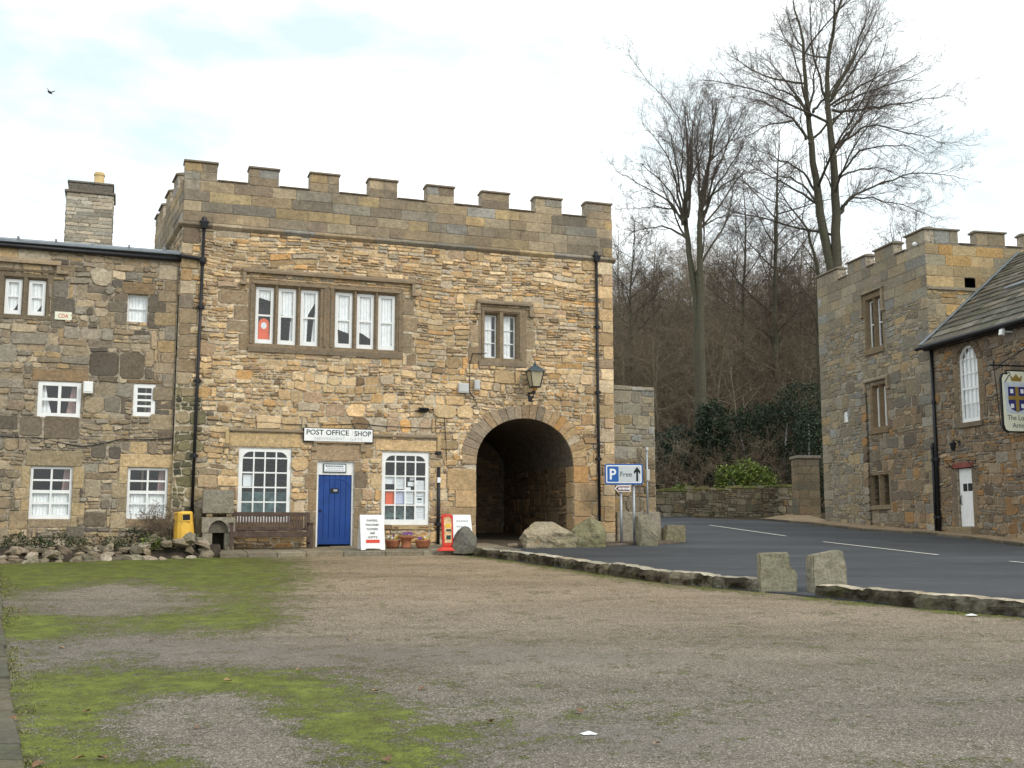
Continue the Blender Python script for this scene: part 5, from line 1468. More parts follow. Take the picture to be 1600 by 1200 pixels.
# rockery bed along the cottage
bed0, bed1 = G.local(ground(-40, 884)), G.local(ground(350, 872))
def bedfront(x): return bed0.y + (bed1.y - bed0.y) * (x - bed0.x) / (bed1.x - bed0.x)
mb = MB(); nx, ny = 60, 10
xs = [-13 + (bed1.x - .05 + 13) * i / nx for i in range(nx + 1)]
P = []
for x in xs:
    row = []
    for j in range(ny + 1):
        f = bedfront(max(x, -12)); y = f + .15 + (.10 - f - .15) * j / ny if x < -3.98 else f + .15 + (-.04 - f - .15) * j / ny
        t = j / ny
        row.append((x, y, G.gz(x, y) + .02 + .26 * min(1, t * 3) + .07 * noise.noise(Vector((x * 1.5, y * 1.5, 0)))))
    P.append(row)
for i in range(nx):
    for j in range(ny): mb.face([P[i][j], P[i + 1][j], P[i + 1][j + 1], P[i][j + 1]])
bed = mb.build('flower_bed', M['soil'], None, smooth=True); bed.location = G.o; bed.rotation_euler = (0, 0, G.ang); tag(bed, kind='structure')
r = random.Random(81)
protos = []
RCOL = [(.29, .26, .215), (.20, .18, .14), (.31, .27, .23), (.15, .14, .11), (.24, .23, .19), (.26, .22, .17), (.36, .33, .285), (.18, .155, .12), (.24, .23, .17), (.12, .11, .09)]
for s in range(10):
    o = bm_obj('rockery_stone', rock_bm(.40, .32, .24, 40 + s, 4, r.uniform(.55, .95), .16, 9), M['field_stone'], None, RCOL[s]); protos.append(o)
nrock = 0
def put_rock(x, y, z, sc, flat=1.0):
    global nrock
    p = protos[nrock if nrock < 10 else r.randrange(10)]; o = p if nrock < 10 else p.copy()
    if nrock >= 10: COL.objects.link(o)
    w_ = G.world(x, y, 0); o.location = (w_.x, w_.y, G.o.z + G.gz(x, y) + z)
    o.scale = (sc * r.uniform(.85, 1.3), sc * r.uniform(.8, 1.1), sc * flat * r.uniform(.75, 1.15)); o.rotation_euler = (r.uniform(-.4, .4), r.uniform(-.4, .4), r.uniform(0, 6.28))
    tag(o, 'rough grey stone in the bank of stones edging the flower bed', 'rock', 'rockery stones edging the flower bed'); nrock += 1
x = -9.6
while x < bed1.x - .2:
    f = bedfront(x); big = x > -5.0
    put_rock(x, f + .12 + r.uniform(-.05, .05), -.08, r.uniform(.65, 1.15), .9)
    if r.random() < .9: put_rock(x + r.uniform(-.1, .1), f + .30 + r.uniform(-.05, .1), .09 + (.04 if big else 0), r.uniform(.55, 1.0), .75 + .2 * big)
    if r.random() < (.9 if big else .55): put_rock(x + r.uniform(-.1, .1), f + .52 + r.uniform(-.1, .15), .18 + (.06 if big else 0), r.uniform(.5, .95), .8)
    x += r.uniform(.24, .36)
for k in range(34): xx = r.uniform(-9.5, -4.2); put_rock(xx, bedfront(xx) + r.uniform(.45, .85), .20, r.uniform(.5, .9), .8)
for k in range(16): put_rock(-4.7 + r.uniform(0, 1.5), bedfront(-4) + r.uniform(.2, .75), r.uniform(.2, .36), r.uniform(.6, 1.0), .9)

# ------------------------------------------------------------------ drainpipes and wall fittings
def gthing(name, label, cat, x, z, y=0.0, F=None, group=None):
    F = F or G
    return thing(name, label, cat, F.world(x, y, z), F.ang, group)
def downpipe(F, x, z0, z1, label, hopper=True, r0=.04, off=.08, name='drainpipe', x1=None):
    t = gthing(name, label, 'drainpipe', x, z0, 0, F)
    mb = MB(); H = z1 - z0; xt = 0 if x1 is None else x1 - x
    mb.tube([(0, -off, -.1), (xt, -off, H)], r0, 10); mb.build('pipe', M['black_iron'], t, smooth=True)
    for k in range(max(2, int(H / 1.9))):
        z = .5 + k * 1.9; xx = xt * z / H
        mb = MB(); mb.box(xx - .10, xx + .10, -off + .0, -.0, z - .03, z + .03); mb.lathe([(r0 + .02, z - .04), (r0 + .02, z + .05)], 12, (xx, -off, 0)); mb.build('bracket', M['black_iron'], t)
    if hopper:
        mb = MB(); mb.hexa([(xt - .06, -off - .06, H - .02), (xt + .06, -off - .06, H - .02), (xt + .06, -off + .07, H - .02), (xt - .06, -off + .07, H - .02)],
                           [(xt - .105, -off - .09, H + .14), (xt + .105, -off - .09, H + .14), (xt + .105, -off + .07, H + .14), (xt - .105, -off + .07, H + .14)])
        mb.box(xt - .115, xt + .115, -off - .10, -off + .072, H + .141, H + .17)
        mb.tube([(xt, -off + .02, H + .17), (xt, -off + .03, H + .25), (xt, .05, H + .28)], .065, 10)
        mb.build('hopper', M['black_iron'], t)
    return t
z0 = G.gz(-3.7, 0)
lp = downpipe(G, -3.62, .0, 8.28, 'black drainpipe with a hopper head at the left end of the gatehouse front', x1=-3.57)
mb = MB(); mb.tube([(-.50, -.09, 7.50), (.045, -.09, 7.45)], .05, 10); mb.lathe([(.05, 7.30), (.085, 7.38), (.085, 7.50), (.05, 7.51)], 12, (.045, -.08, 0)); mb.build('branch_pipe', M['black_iron'], lp)
downpipe(G, 7.46, .15, 8.28, 'black drainpipe with a hopper head at the right end of the gatehouse front', x1=7.44)
pz0 = G.px(683, 855)[1]; pz1 = G.px(683, 730)[1]; pxx = G.px(684, 790)[0]
t = downpipe(G, pxx, .2, pz1, 'short dark upright pipe with a white tag, between the right shop window and the arch', hopper=False, r0=.045, off=.07, name='vent_pipe')
mb = MB(); mb.box(-.05, .04, -.125, -.12, pz1 - .2 - .42, pz1 - .2 - .28); mb.build('tag', M['paper'], t)
dp = downpipe(T, -1.26, -.05, IZ - .1, 'long dark drainpipe from the inn gutter, down the joint with the tower', hopper=False, r0=.055)
qz = T.px(1461, 700)[1]; qx = T.px(1463, 760)[0]
dp = downpipe(T, qx, -.05, qz, 'shorter dark drainpipe with a curved top, beside the inn\'s long drainpipe', hopper=False, r0=.05)
mb = MB(); mb.tube([(0, -.09, qz + .05), (0, -.07, qz + .16), (0, .02, qz + .2)], .06, 10); mb.build('bend', M['black_iron'], dp)

# lantern over the arch
lx, lz = G.px(829, 622); 
t = gthing('wall_lantern', 'tapered black lantern with frosted panes on a bracket above the arch', 'lantern', lx, lz)
ld = -.42
mb = MB(); mb.box(-.09, .09, -.03, 0, -.12, .24); mb.tube([(0, -.02, .16), (0, -.25, .2), (0, ld, .10), (0, ld, .26)], .022, 8); mb.tube([(0, -.02, -.08), (0, -.2, .0), (0, -.34, .16)], .016, 8); mb.build('bracket', M['black_iron'], t)
b0, b1, lh = .13, .23, .48; zb = .33
def sq_(h, z): return [(-h, ld - h, z), (h, ld - h, z), (h, ld + h, z), (-h, ld + h, z)]
mb = MB(); mb.hexa(sq_(b0 * .96, zb), sq_(b1 * .96, zb + lh)); mb.build('pane', M['glass_lamp'], t)
mb = MB()
for sx in (-1, 1):
    for sy in (-1, 1): mb.tube([(sx * b0, ld + sy * b0, zb - .01), (sx * b1, ld + sy * b1, zb + lh)], .016, 6)
mb.hexa(sq_(b0 + .015, zb - .04), sq_(b0 + .02, zb - .005)); mb.hexa(sq_(.05, zb - .12), sq_(.07, zb - .041), 1)
mb.build('cage', [M['black_iron'], mat_plain('brass', (.5, .25, .05), .4, .6)], t)
mb = MB(); mb.hexa(sq_(b1 + .05, zb + lh + .001), sq_(b1 + .045, zb + lh + .03)); mb.hexa(sq_(b1 + .02, zb + lh + .031), sq_(.07, zb + lh + .2)); mb.lathe([(.05, zb + lh + .2), (.06, zb + lh + .24), (.02, zb + lh + .28), (.025, zb + lh + .32), (.004, zb + lh + .36)], 10, (0, ld, 0))
mb.build('roof', mat_plain('verdigris lead', (.06, .085, .10), .5, .3), t)
# boxes and cables on the front
def box_thing(name, label, cat, F, pa, pb, depth, mat, dial=False, group=None):
    q = F.rect(*pa, *pb); t = gthing(name, label, cat, (q[0] + q[1]) / 2, q[2], 0, F, group)
    w = (q[1] - q[0]) / 2; h = q[3] - q[2]
    mb = MB(); mb.box(-w, w, -depth, -.012, 0, h); mb.build('case', M[mat], t, bevel=.015, seg=2)
    mb = MB(); mb.box(-w * .8, w * .8, -depth - .012, -depth - .0005, h * .12, h * .88); mb.build('lid', M[mat], t, bevel=.008)
    return t
box_thing('alarm_box', 'square pale grey alarm box on the gatehouse wall left of the lantern', 'alarm box', G, (715, 599), (731, 615), .12, 'plastic_grey')
box_thing('junction_box', 'small narrow pale box on the wall between the square alarm box and the lantern', 'junction box', G, (740, 594), (749, 610), .10, 'plastic_grey')
fx, fz = G.px(660, 641)
t = gthing('floodlight', 'small black floodlight on the gatehouse wall above the right shop window', 'floodlight', fx, fz)
mb = MB(); mb.hexa([(-.12, -.20, -.05), (.12, -.20, -.05), (.12, -.05, -.07), (-.12, -.05, -.07)], [(-.13, -.24, .04), (.13, -.24, .04), (.13, -.04, .07), (-.13, -.04, .07)]); mb.build('housing', M['black_iron'], t, bevel=.01)
mb = MB(); mb.tube([(0, -.05, 0), (0, .0, 0)], .025, 8); mb.build('arm', M['black_iron'], t)
def cable(label, pts, F=G, rad=.011, off=-.045, mat='black_iron'):
    L3 = [F.px(*p) for p in pts]
    out = []
    for i in range(len(L3) - 1):
        for k in range(4):
            f = k / 4; out.append((L3[i][0] + (L3[i + 1][0] - L3[i][0]) * f, off, L3[i][1] + (L3[i + 1][1] - L3[i][1]) * f - .02 * sin(f * pi)))
    out.append((L3[-1][0], off, L3[-1][1])); o0 = out[0]
    mb = MB(); mb.tube([(p[0] - o0[0], p[1], p[2] - o0[2]) for p in out], rad, 5)
    o = mb.build('cable', M[mat], None); o.location = F.world(o0[0], 0, o0[2]); o.rotation_euler = (0, 0, F.ang)
    return tag(o, label, 'cable')
cable('thin dark cable running across the gatehouse from the floodlight towards the arch', [(664, 640), (695, 637), (725, 640), (745, 632), (738, 620)])
cable('thin dark cable dropping from the small window to the narrow junction box', [(760, 552), (738, 552), (733, 570), (733, 612), (742, 622)])
cable('thin dark cable hanging down the wall right of the right shop window', [(695, 637), (694, 660), (696, 690), (697, 725)])
cable('thin cable sagging along the gatehouse just above the shop sign', [(322, 655), (360, 656), (420, 660), (480, 664), (560, 662), (640, 668), (690, 668)])
cable('dark cable drooping along the cottage between its middle and ground floor windows', [(0, 682), (60, 684), (130, 698), (190, 686), (250, 686), (300, 680)], C_)
# lamp box and plate on the cottage
t = box_thing('wall_light', 'white box light on the cottage beside the two by two window', 'wall light', C_, (131, 597), (145, 616), .2, 'white_paint')
q = C_.rect(86, 487, 112, 501); t = gthing('name_plate', 'small cream plate with dark red letters on the cottage beside the top window', 'plate', (q[0] + q[1]) / 2, q[2], 0, C_)
w = q[1] - q[0]; h = q[3] - q[2]
mb = MB(); mb.box(-w / 2, w / 2, -.05, -.02, 0, h); mb.build('board', M['cream_sign'], t, bevel=.005)
lettering('CDA', w * .6, h * .5, M['red_ink'], t, (0, -.053, h * .5))

# shop sign
q = G.rect(474, 667, 583, 693, -.07); t = gthing('shop_sign', 'long white board lettered POST OFFICE / SHOP above the blue door', 'sign', (q[0] + q[1]) / 2, q[2], 0)
w, h = q[1] - q[0], q[3] - q[2]; h = G.px(530, 669.5, -.07)[1] - G.px(530, 692, -.07)[1]
mb = MB(); mb.box(-w / 2, w / 2, -.085, -.03, -.0, h); mb.build('backing', M['black'], t, bevel=.008)
mb = MB(); mb.box(-w / 2 + .025, w / 2 - .025, -.095, -.0855, .03, h - .02); mb.build('board', M['white_paint'], t)
lettering('POST OFFICE', w * .60, h * .36, M['ink'], t, (-w * .155, -.097, h * .68), bold=.012)
lettering('/', w * .02, h * .36, M['grey_ink'], t, (w * .195, -.097, h * .66))
lettering('SHOP', w * .24, h * .36, M['ink'], t, (w * .345, -.097, h * .65), bold=.012)
lettering('NEWSAGENT - GIFTS', w * .68, h * .20, M['grey_ink'], t, (.0, -.097, h * .26))
# licence board over the door
q = G.rect(505, 724, 541, 739, .04); t = gthing('licence_board', 'small grey framed board of fine print over the blue door', 'sign', (q[0] + q[1]) / 2, q[2], 0)
w, h = q[1] - q[0], q[3] - q[2]
mb = MB(); mb.box(-w / 2, w / 2, .03, .062, 0, h); mb.build('frame', mat_plain('grey green paint', (.09, .125, .12), .5), t, bevel=.005)
mb = MB(); mb.box(-w / 2 + .03, w / 2 - .03, .024, .0295, .03, h - .03); mb.build('panel', M['paper'], t)
for k in range(3):
    mb = MB(); rr = random.Random(k)
    x = -w / 2 + .06 + (.04 if k == 1 else 0)
    while x < w / 2 - .08:
        l = rr.uniform(.02, .06); mb.box(x, min(x + l, w / 2 - .05), .021, .0235, h * (.72 - .22 * k) - .015, h * (.72 - .22 * k) + .015); x += l + .012
    mb.build('print', M['grey_ink'] if k else M['ink'], t)

# ------------------------------------------------------------------ things on the pavement
def onpave(px, py): 
    g_ = ground(px, py, PAVZ); return g_
def pthing(name, label, cat, px, py, rz=None, group=None, off=None):
    g_ = ground(px, py, PAVZ if off is None else off)
    return thing(name, label, cat, g_, G.ang if rz is None else rz, group), g_.y / 1771
# bench
t, k = pthing('park_bench', 'brown slatted wooden bench under the left shop window', 'bench', 437, 859)
t.location = G.world(-1.72, -.55, G.gz(-1.72, -.55) + PAVZ); BW = 1.02
def leg(x, y, h, name='leg', rake=0.0):
    mb = MB(); mb.hexa([(x - .035, y - .035, 0), (x + .035, y - .035, 0), (x + .035, y + .035, 0), (x - .035, y + .035, 0)], [(x - .035, y - .035 + rake, h), (x + .035, y - .035 + rake, h), (x + .035, y + .035 + rake, h), (x - .035, y + .035 + rake, h)])
    mb.build(name, M['bench_wood'], t, bevel=.006)
for s in (-1, 1):
    leg(s * (BW - .04), -.27, .62); leg(s * (BW - .04), .25, .90, rake=.07)
    mb = MB(); mb.box(s * (BW - .04) - .045, s * (BW - .04) + .045, -.34, .26, .621, .66); mb.build('armrest', M['bench_wood'], t, bevel=.01)
    mb = MB(); mb.box(s * (BW - .04) - .02, s * (BW - .04) + .02, -.23, .21, .12, .17); mb.build('stretcher', M['bench_wood'], t, bevel=.005)
mb = MB()
for i in range(6): mb.box(-BW + .002, BW - .002, -.30 + i * .088, -.30 + i * .088 + .07, .40, .428)
mb.box(-BW + .04, BW - .04, -.30, -.265, .30, .399); mb.build('seat', M['bench_wood'], t, bevel=.006)
mb = MB(); mb.box(-BW + .01, BW - .01, .285, .325, .82, .92); mb.box(-BW + .04, BW - .04, .245, .285, .46, .52)
for i in range(26):
    x = -BW + .12 + i * (2 * BW - .24) / 25
    mb.hexa([(x - .022, .255, .521), (x + .022, .255, .521), (x + .022, .275, .521), (x - .022, .275, .521)], [(x - .022, .295, .819), (x + .022, .295, .819), (x + .022, .315, .819), (x - .022, .315, .819)])
mb.build('backrest', M['bench_wood'], t, bevel=.005)
# stone trough set
t = thing('stone_hearth', 'old stone hearth with an arched recess and a block on top, beside the bench', 'stone hearth', G.world(-3.02, -.42, G.gz(-3.02, -.42) + .05), G.ang)
c = (.30, .265, .205)
mb = MB(); mb.box(-.36, -.12, -.22, .25, 0, .50, 0, c); mb.build('pier', M['boulder'], t, bevel=.02, seg=2)
mb = MB(); mb.box(.17, .40, -.22, .25, 0, .50, 0, c); mb.build('pier', M['boulder'], t, bevel=.02, seg=2)
mb = MB(); ap = [(.02 - .24 * cos(pi * i / 10), .505 + .30 * sin(pi * i / 10)) for i in range(11)]
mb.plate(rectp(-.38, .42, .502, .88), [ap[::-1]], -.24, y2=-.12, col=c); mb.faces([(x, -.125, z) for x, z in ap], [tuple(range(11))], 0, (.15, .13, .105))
mb.faces([(-.38, -.24, .502), (-.38, .25, .502), (-.38, .25, .88), (-.38, -.24, .88), (.42, -.24, .502), (.42, .25, .502), (.42, .25, .88), (.42, -.24, .88)], [(0, 1, 2, 3), (4, 7, 6, 5), (3, 2, 6, 7), (0, 4, 5, 1)], 0, c)
mb.build('arched_slab', M['boulder'], t)
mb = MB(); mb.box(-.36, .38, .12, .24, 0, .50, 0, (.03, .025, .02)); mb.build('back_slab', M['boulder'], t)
for x0_, x1_ in ((-.28, -.13), (.2, .33)):
    mb = MB(); mb.box(x0_, x1_, -.2, .2, .882, 1.0, 0, (.26, .2, .12)); mb.build('spacer', M['boulder'], t, bevel=.015)
bm = rock_bm(.74, .46, .58, 77, 5, .965, .03, 0); o = bm_obj('top_block', bm, M['boulder'], t, (.27, .24, .19)); o.location = (.0, 0, .98)
mb = MB(); mb.box(-.52, -.36, .0, .3, .0, 1.1, 0, (.17, .145, .105)); mb.build('side_slab', M['boulder'], t, bevel=.03, seg=2)
# litter bin
b = ground(293, 849, .3); t = thing('litter_bin', 'worn yellow litter bin with a dark slot, in the flower bed by the drainpipe', 'litter bin', (0, 0, 0), radians(28))
wz = G.world(-3.80, -.62, 0); t.scale = (.84, .84, .97); t.location = (wz.x, wz.y, gh(wz.x, wz.y) + .27)
t.rotation_euler = (0, radians(-3), radians(16))
mb = MB(); nsd = 14
prof = [(.315, 0), (.31, .04), (.27, .56), (.262, .60), (.262, .80), (.235, .84), (.0, .855)]
mb.lathe([(a * 1.0, z) for a, z in prof], nsd); body = mb.build('body', M['yellow'], t, bevel=.012, seg=2)
mb = MB(); mb.box(-.02, .18, -.272, -.22, .62, .76); mb.build('slot', M['black'], t)
mb = MB(); mb.box(-.05, .21, -.278, -.235, .765, .80); mb.box(-.05, -.022, -.278, -.235, .60, .764); mb.box(.182, .21, -.278, -.235, .60, .764); mb.box(-.05, .21, -.278, -.235, .585, .6185); mb.build('hood', M['yellow'], t, bevel=.006)
mb = MB(); rr = random.Random(5)
for i in range(5):
    a = -1.9 + i * .16; zz_ = .3 + .07 * sin(i * 2.2); R_ = .305 - (.04 / .52) * zz_ + .002
    mb.box(-.2 + i * .06, -.2 + i * .06 + .04, -.325, -.30, zz_, zz_ + .03)
# A-board
t, k = pthing('notice_board', 'white folding notice board of printed lines with a red strip, right of the blue door', 'notice board', 580, 859)
W2, H2 = .30, .86
for s, nm in ((-1, 'front_panel'), (1, 'rear_panel')):
    mb = MB(); yb = s * .22; yt = s * .02
    out = [(-W2, .0), (-W2 + .1, .0), (-W2 + .14, .035), (W2 - .14, .035), (W2 - .1, .0), (W2, .0), (W2, H2), (-W2, H2)]
    fr_ = [(x, yb + (yt - yb) * z / H2, z) for x, z in out]; bk = [(x, yb + (yt - yb) * z / H2 + .02, z) for x, z in out]; n = len(out)
    mb.faces(fr_ + bk, [tuple(range(n)), tuple(range(2 * n - 1, n - 1, -1))] + [(i, i + n, (i + 1) % n + n, (i + 1) % n) for i in range(n)])
    pnl = mb.build(nm, M['white_paint'], t, recalc=True)
    if s < 0:
        tl = atan2(.20, H2)
        def onp(z): return -.22 + .20 * z / H2 - .006
        for txt, z, wd in (('PAPERS', .72, .27), ('MAGAZINES', .615, .33), ('FLOWERS', .51, .28), ('AND', .41, .12), ('GIFTS', .31, .24)):
            lettering(txt, wd, .055, M['ink'], pnl, (0, onp(z), z), (radians(90) - tl, 0, 0))
        mb = MB(); mb.hexa([(-.17, onp(.17) - .004, .17), (.17, onp(.17) - .004, .17), (.17, onp(.17) + .002, .17), (-.17, onp(.17) + .002, .17)], [(-.17, onp(.25) - .004, .25), (.17, onp(.25) - .004, .25), (.17, onp(.25) + .002, .25), (-.17, onp(.25) + .002, .25)]); mb.build('red_strip', M['red_ink'], pnl)
# flower pots
petals = [mat_plain('yellow petals', (.6, .45, .08), .7), mat_plain('white petals', (.65, .62, .55), .7), mat_plain('purple petals', (.22, .08, .28), .7)]
leafm = mat_plain('pansy leaves', (.05, .075, .03), .7, var=.4)
def pot(px, label, kind, seed):
    t, k = pthing('flower_pot', label, 'flower pot', px, 856.5)
    rr = random.Random(seed)
    mb = MB()
    if kind == 'bowl': mb.lathe([(.13, 0), (.17, .06), (.19, .16), (.20, .17), (.205, .205), (.185, .205), (.18, .17), (.02, .165)], 20); zt, rt = .17, .17
    else: mb.lathe([(.13, 0), (.14, .03), (.115, .06), (.13, .22), (.20, .25), (.22, .30), (.20, .305), (.17, .26), (.02, .255)], 20); zt, rt = .26, .17
    mb.build('pot', M['terracotta'], t, smooth=True, bevel=0)
    mb = MB()
    for i in range(60):
        a, R_ = rr.uniform(0, 6.28), rt * sqrt(rr.random()); z = zt + rr.uniform(0, .07); d = Vector((cos(a), sin(a), rr.uniform(-.2, .7))).normalized() * .045; sdv = Vector((-sin(a), cos(a), 0)) * .022; p = Vector((R_ * cos(a), R_ * sin(a), z))
        mb.face([p, p + d * .5 + sdv, p + d, p + d * .5 - sdv])
    mb.build('foliage', leafm, t)
    for i in range(8):
        a, R_ = rr.uniform(0, 6.28), rt * .8 * sqrt(rr.random()); p = Vector((R_ * cos(a), R_ * sin(a) - .02, zt + .08 + rr.uniform(0, .05)))
        mb = MB()
        for j in range(5):
            b_ = j * 1.2566 + rr.uniform(0, .4); d = Vector((cos(b_), -.35, sin(b_))) * .036; e = Vector((-sin(b_), 0, cos(b_))) * .02
            mb.face([p, p + d * .7 + e, p + d, p + d * .7 - e])
        mb.build('flower', petals[i % 3 if kind == 'bowl' else 2], t)
    return t
pot(613.5, 'terracotta bowl of pansies, leftmost of the three pots under the right shop window', 'bowl', 1)
pot(634.5, 'tall waisted terracotta pot standing between the two bowls of pansies', 'urn', 2)
pot(660.5, 'terracotta bowl of pansies, rightmost of the three pots under the right shop window', 'bowl', 3)
# red sign and white sign behind
t, k = pthing('ice_cream_sign', 'tall narrow red upright sign with an orange panel, by the vent pipe', 'sign', 699, 861)
mb = MB(); mb.hexa([(-.26, -.14, 0), (.2, -.14, 0), (.2, .14, 0), (-.26, .14, 0)], [(-.16, -.09, .10), (.13, -.09, .10), (.13, .09, .10), (-.16, .09, .10)]); mb.build('foot', M['red_ink'], t, bevel=.03, seg=2)
mb = MB(); mb.prism([(-.12, .10), (.14, .10), (.12, .86), (.06, .89), (-.14, .89), (-.16, .82)], -.05, .05); pn = mb.build('panel', M['red_ink'], t, bevel=.015, recalc=True)
mb = MB(); mb.prism([(-.08, .2), (.09, .2), (.08, .78), (.0, .84), (-.11, .80)], -.054, -.0515); mb.build('picture', mat_plain('printed picture', (.75, .42, .22), .5, var=.7, scale=9), pn)
mb = MB(); mb.box(-.05, .07, -.058, -.0545, .48, .53); mb.box(-.04, .07, -.058, -.0545, .28, .38); mb.build('print', M['ink'], pn)
mb = MB(); mb.box(-.07, .06, -.057, -.0543, .56, .66); mb.build('print', M['yellow'], pn)
t, k = pthing('white_notice', 'white folding notice with faint blue lines, behind the red sign', 'notice board', 716, 858)
t.location.x += .05; t.location.y += .35; t.location.z = gh(t.location.x, t.location.y) + PAVZ
mb = MB(); mb.hexa([(-.24, -.18, 0), (.30, -.18, 0), (.30, -.16, 0), (-.24, -.16, 0)], [(-.22, -.03, .84), (.24, -.03, .84), (.24, -.01, .84), (-.22, -.01, .84)]); fp = mb.build('front_panel', M['white_paint'], t)
mb = MB(); mb.hexa([(-.24, .16, 0), (.30, .16, 0), (.30, .18, 0), (-.24, .18, 0)], [(-.22, .0, .84), (.24, .0, .84), (.24, .02, .84), (-.22, .02, .84)]); mb.build('rear_panel', M['white_paint'], t)
tl = atan2(.15, .84)
for txt, z, wd in (('PAPERS', .68, .24), ('HERE', .54, .2), ('OPEN', .40, .2)):
    mb = MB(); rr = random.Random(int(z * 100)); x = -.14
    while x < wd - .08:
        l = rr.uniform(.02, .05); y_ = -.18 + .15 * z / .84 - .005; mb.box(x, x + l, y_, y_ + .003, z - .02, z + .02); x += l + .014
    o = mb.build('print', M['grey_ink'], fp)

# ------------------------------------------------------------------ road signs
def sign_post(t, x, z1, y=0.0, r0=.038):
    mb = MB(); mb.tube([(x, y, -.1), (x, y, z1)], r0, 10); mb.build('post', M['galv'], t, smooth=True)
YS = 31.3
a = at_y(945, 757, YS); b = at_y(1004, 725, YS); cx = (a.x + b.x) / 2
bz = gh(cx, YS) + .09
t = thing('parking_sign', 'white and blue parking sign with a big letter P and an upward arrow', 'road sign', (cx, YS, bz), radians(2))
w, h, z0_ = b.x - a.x, b.z - a.z, a.z - bz
sign_post(t, at_y(991, 800, YS).x - cx, z0_ + .1, .05)
def rrect(x0, x1, z0, z1, r_): return [(x0 + r_ - r_ * cos(q), z0 + r_ - r_ * sin(q)) for q in (0, pi / 4, pi / 2)] + [(x1 - r_ + r_ * sin(q), z0 + r_ - r_ * cos(q)) for q in (0, pi / 4, pi / 2)] + [(x1 - r_ + r_ * cos(q), z1 - r_ + r_ * sin(q)) for q in (0, pi / 4, pi / 2)] + [(x0 + r_ - r_ * sin(q), z1 - r_ + r_ * cos(q)) for q in (0, pi / 4, pi / 2)]
def plateb(x0, x1, z0, z1, y0, y1, mat, name, parent, r_=.03):
    mb = MB(); mb.prism(rrect(x0, x1, z0, z1, r_), y0, y1); return mb.build(name, M[mat], parent, recalc=True)
bd = plateb(-w / 2, w / 2, z0_, z0_ + h, -.03, 0.0, 'sign_blue', 'board', t, .05)
plateb(-w / 2 + .035, w / 2 - .035, z0_ + .04, z0_ + h - .035, -.034, -.0305, 'white_paint', 'border', bd, .03)
plateb(-w / 2 + .06, w / 2 - .06, z0_ + .065, z0_ + h - .06, -.037, -.0345, 'sign_grey', 'field', bd, .02)
plateb(-w / 2 + .07, -w / 2 + .36 * w, z0_ + .075, z0_ + h - .07, -.040, -.0375, 'sign_blue', 'square', bd, .02)
zc_ = z0_ + h / 2
lettering('P', .18, .30, M['white_paint'], bd, (-w / 2 + .035 + .18 * w, -.042, zc_), bold=.02)
lettering('Free', .30 * w, .135, M['ink'], bd, (.06 * w, -.039, zc_))
mb = MB(); ax_ = .35 * w; mb.prism([(ax_ - .028, zc_ - .2), (ax_ + .028, zc_ - .2), (ax_ + .028, zc_ + .06), (ax_ + .09, zc_ - .0), (ax_ + .09, zc_ + .08), (ax_, zc_ + .2), (ax_ - .09, zc_ + .08), (ax_ - .09, zc_ - .0), (ax_ - .028, zc_ + .06)], -.0395, -.0375); mb.build('arrow', M['black'], bd, recalc=True)
t2 = thing('tourist_sign', 'small brown arrow sign pointing left, on a grey post under the parking sign', 'road sign', (at_y(971, 800, YS).x, YS, bz), radians(2))
s0 = at_y(960, 768.5, YS); s1 = at_y(985, 758.5, YS); z_0, z_1 = s0.z - bz, s1.z - bz; xa, xb = s0.x - t2.location.x, s1.x - t2.location.x
sign_post(t2, 0, z_1 - .02, .05)
mb = MB(); zc2 = (z_0 + z_1) / 2; mb.prism([(xa, zc2), (xa + .09, z_0), (xb, z_0), (xb, z_1), (xa + .09, z_1)], -.03, 0); b2 = mb.build('board', M['white_paint'], t2, bevel=.006, recalc=True)
mb = MB(); mb.prism([(xa + .035, zc2), (xa + .105, z_0 + .025), (xb - .025, z_0 + .025), (xb - .025, z_1 - .025), (xa + .105, z_1 - .025)], -.034, -.0305); b3 = mb.build('field', M['sign_brown'], b2, recalc=True)
mb = MB(); rr = random.Random(9); x = xa + .11
while x < xb - .06:
    l = rr.uniform(.02, .05); mb.box(x, x + l, -.037, -.0345, zc2 - .03, zc2 + .03); x += l + .012
mb.build('lettering', M['paper'], b3)
# old pole against the buttress wall
q0 = E.px(1012, 800, -.25); q1 = E.px(1012.5, 700, -.25)
t = gthing('grey_pole', 'thin grey pole with a clamped box, standing against the buttress wall', 'pole', q0[0], q0[1], 0, E)
H = q1[1] - q0[1]
mb = MB(); mb.tube([(0, -.25, -.45), (.0, -.25, H)], .032, 8); mb.build('post', M['galv'], t, smooth=True)
mb = MB(); mb.box(-.05, .05, -.33, -.285, H - .95, H - .62); mb.build('clamp_box', M['plastic_grey'], t, bevel=.01); mb = MB(); mb.box(-.045, .04, -.30, -.2, H - .08, H + .02); mb.build('cap', M['plastic_grey'], t, bevel=.01)

# ------------------------------------------------------------------ inn fittings
SX = 3.6
t = thing('inn_sign', 'cream hanging inn sign with a quartered shield on an iron bracket, at the right edge', 'hanging sign', T.world(SX, 0, 0), T.ang)
zt_ = 6.69 - T.o.z; zb_ = 4.87 - T.o.z; ya, yb = -1.06, -.05
mb = MB(); mb.tube([(0, .05, zt_ + .13), (0, -1.38, zt_ + .13)], .025, 8); mb.tube([(0, -1.05, zt_ + .15), (0, 0, zt_ + .75)], .018, 8); mb.tube([(0, ya + .1, zt_ + .13), (0, ya + .1, zt_ - .02)], .012, 6); mb.tube([(0, yb - .1, zt_ + .13), (0, yb - .1, zt_ - .02)], .012, 6)
mb.tube([(0, -1.24, zt_ + .13), (0, -1.24, zt_ + .27)], .02, 6); mb.tube([(-.02, -1.22, zt_ + .12), (-.02, ya - .04, 5.05 - T.o.z)], .014, 6)
mb.build('bracket', M['black_iron'], t)
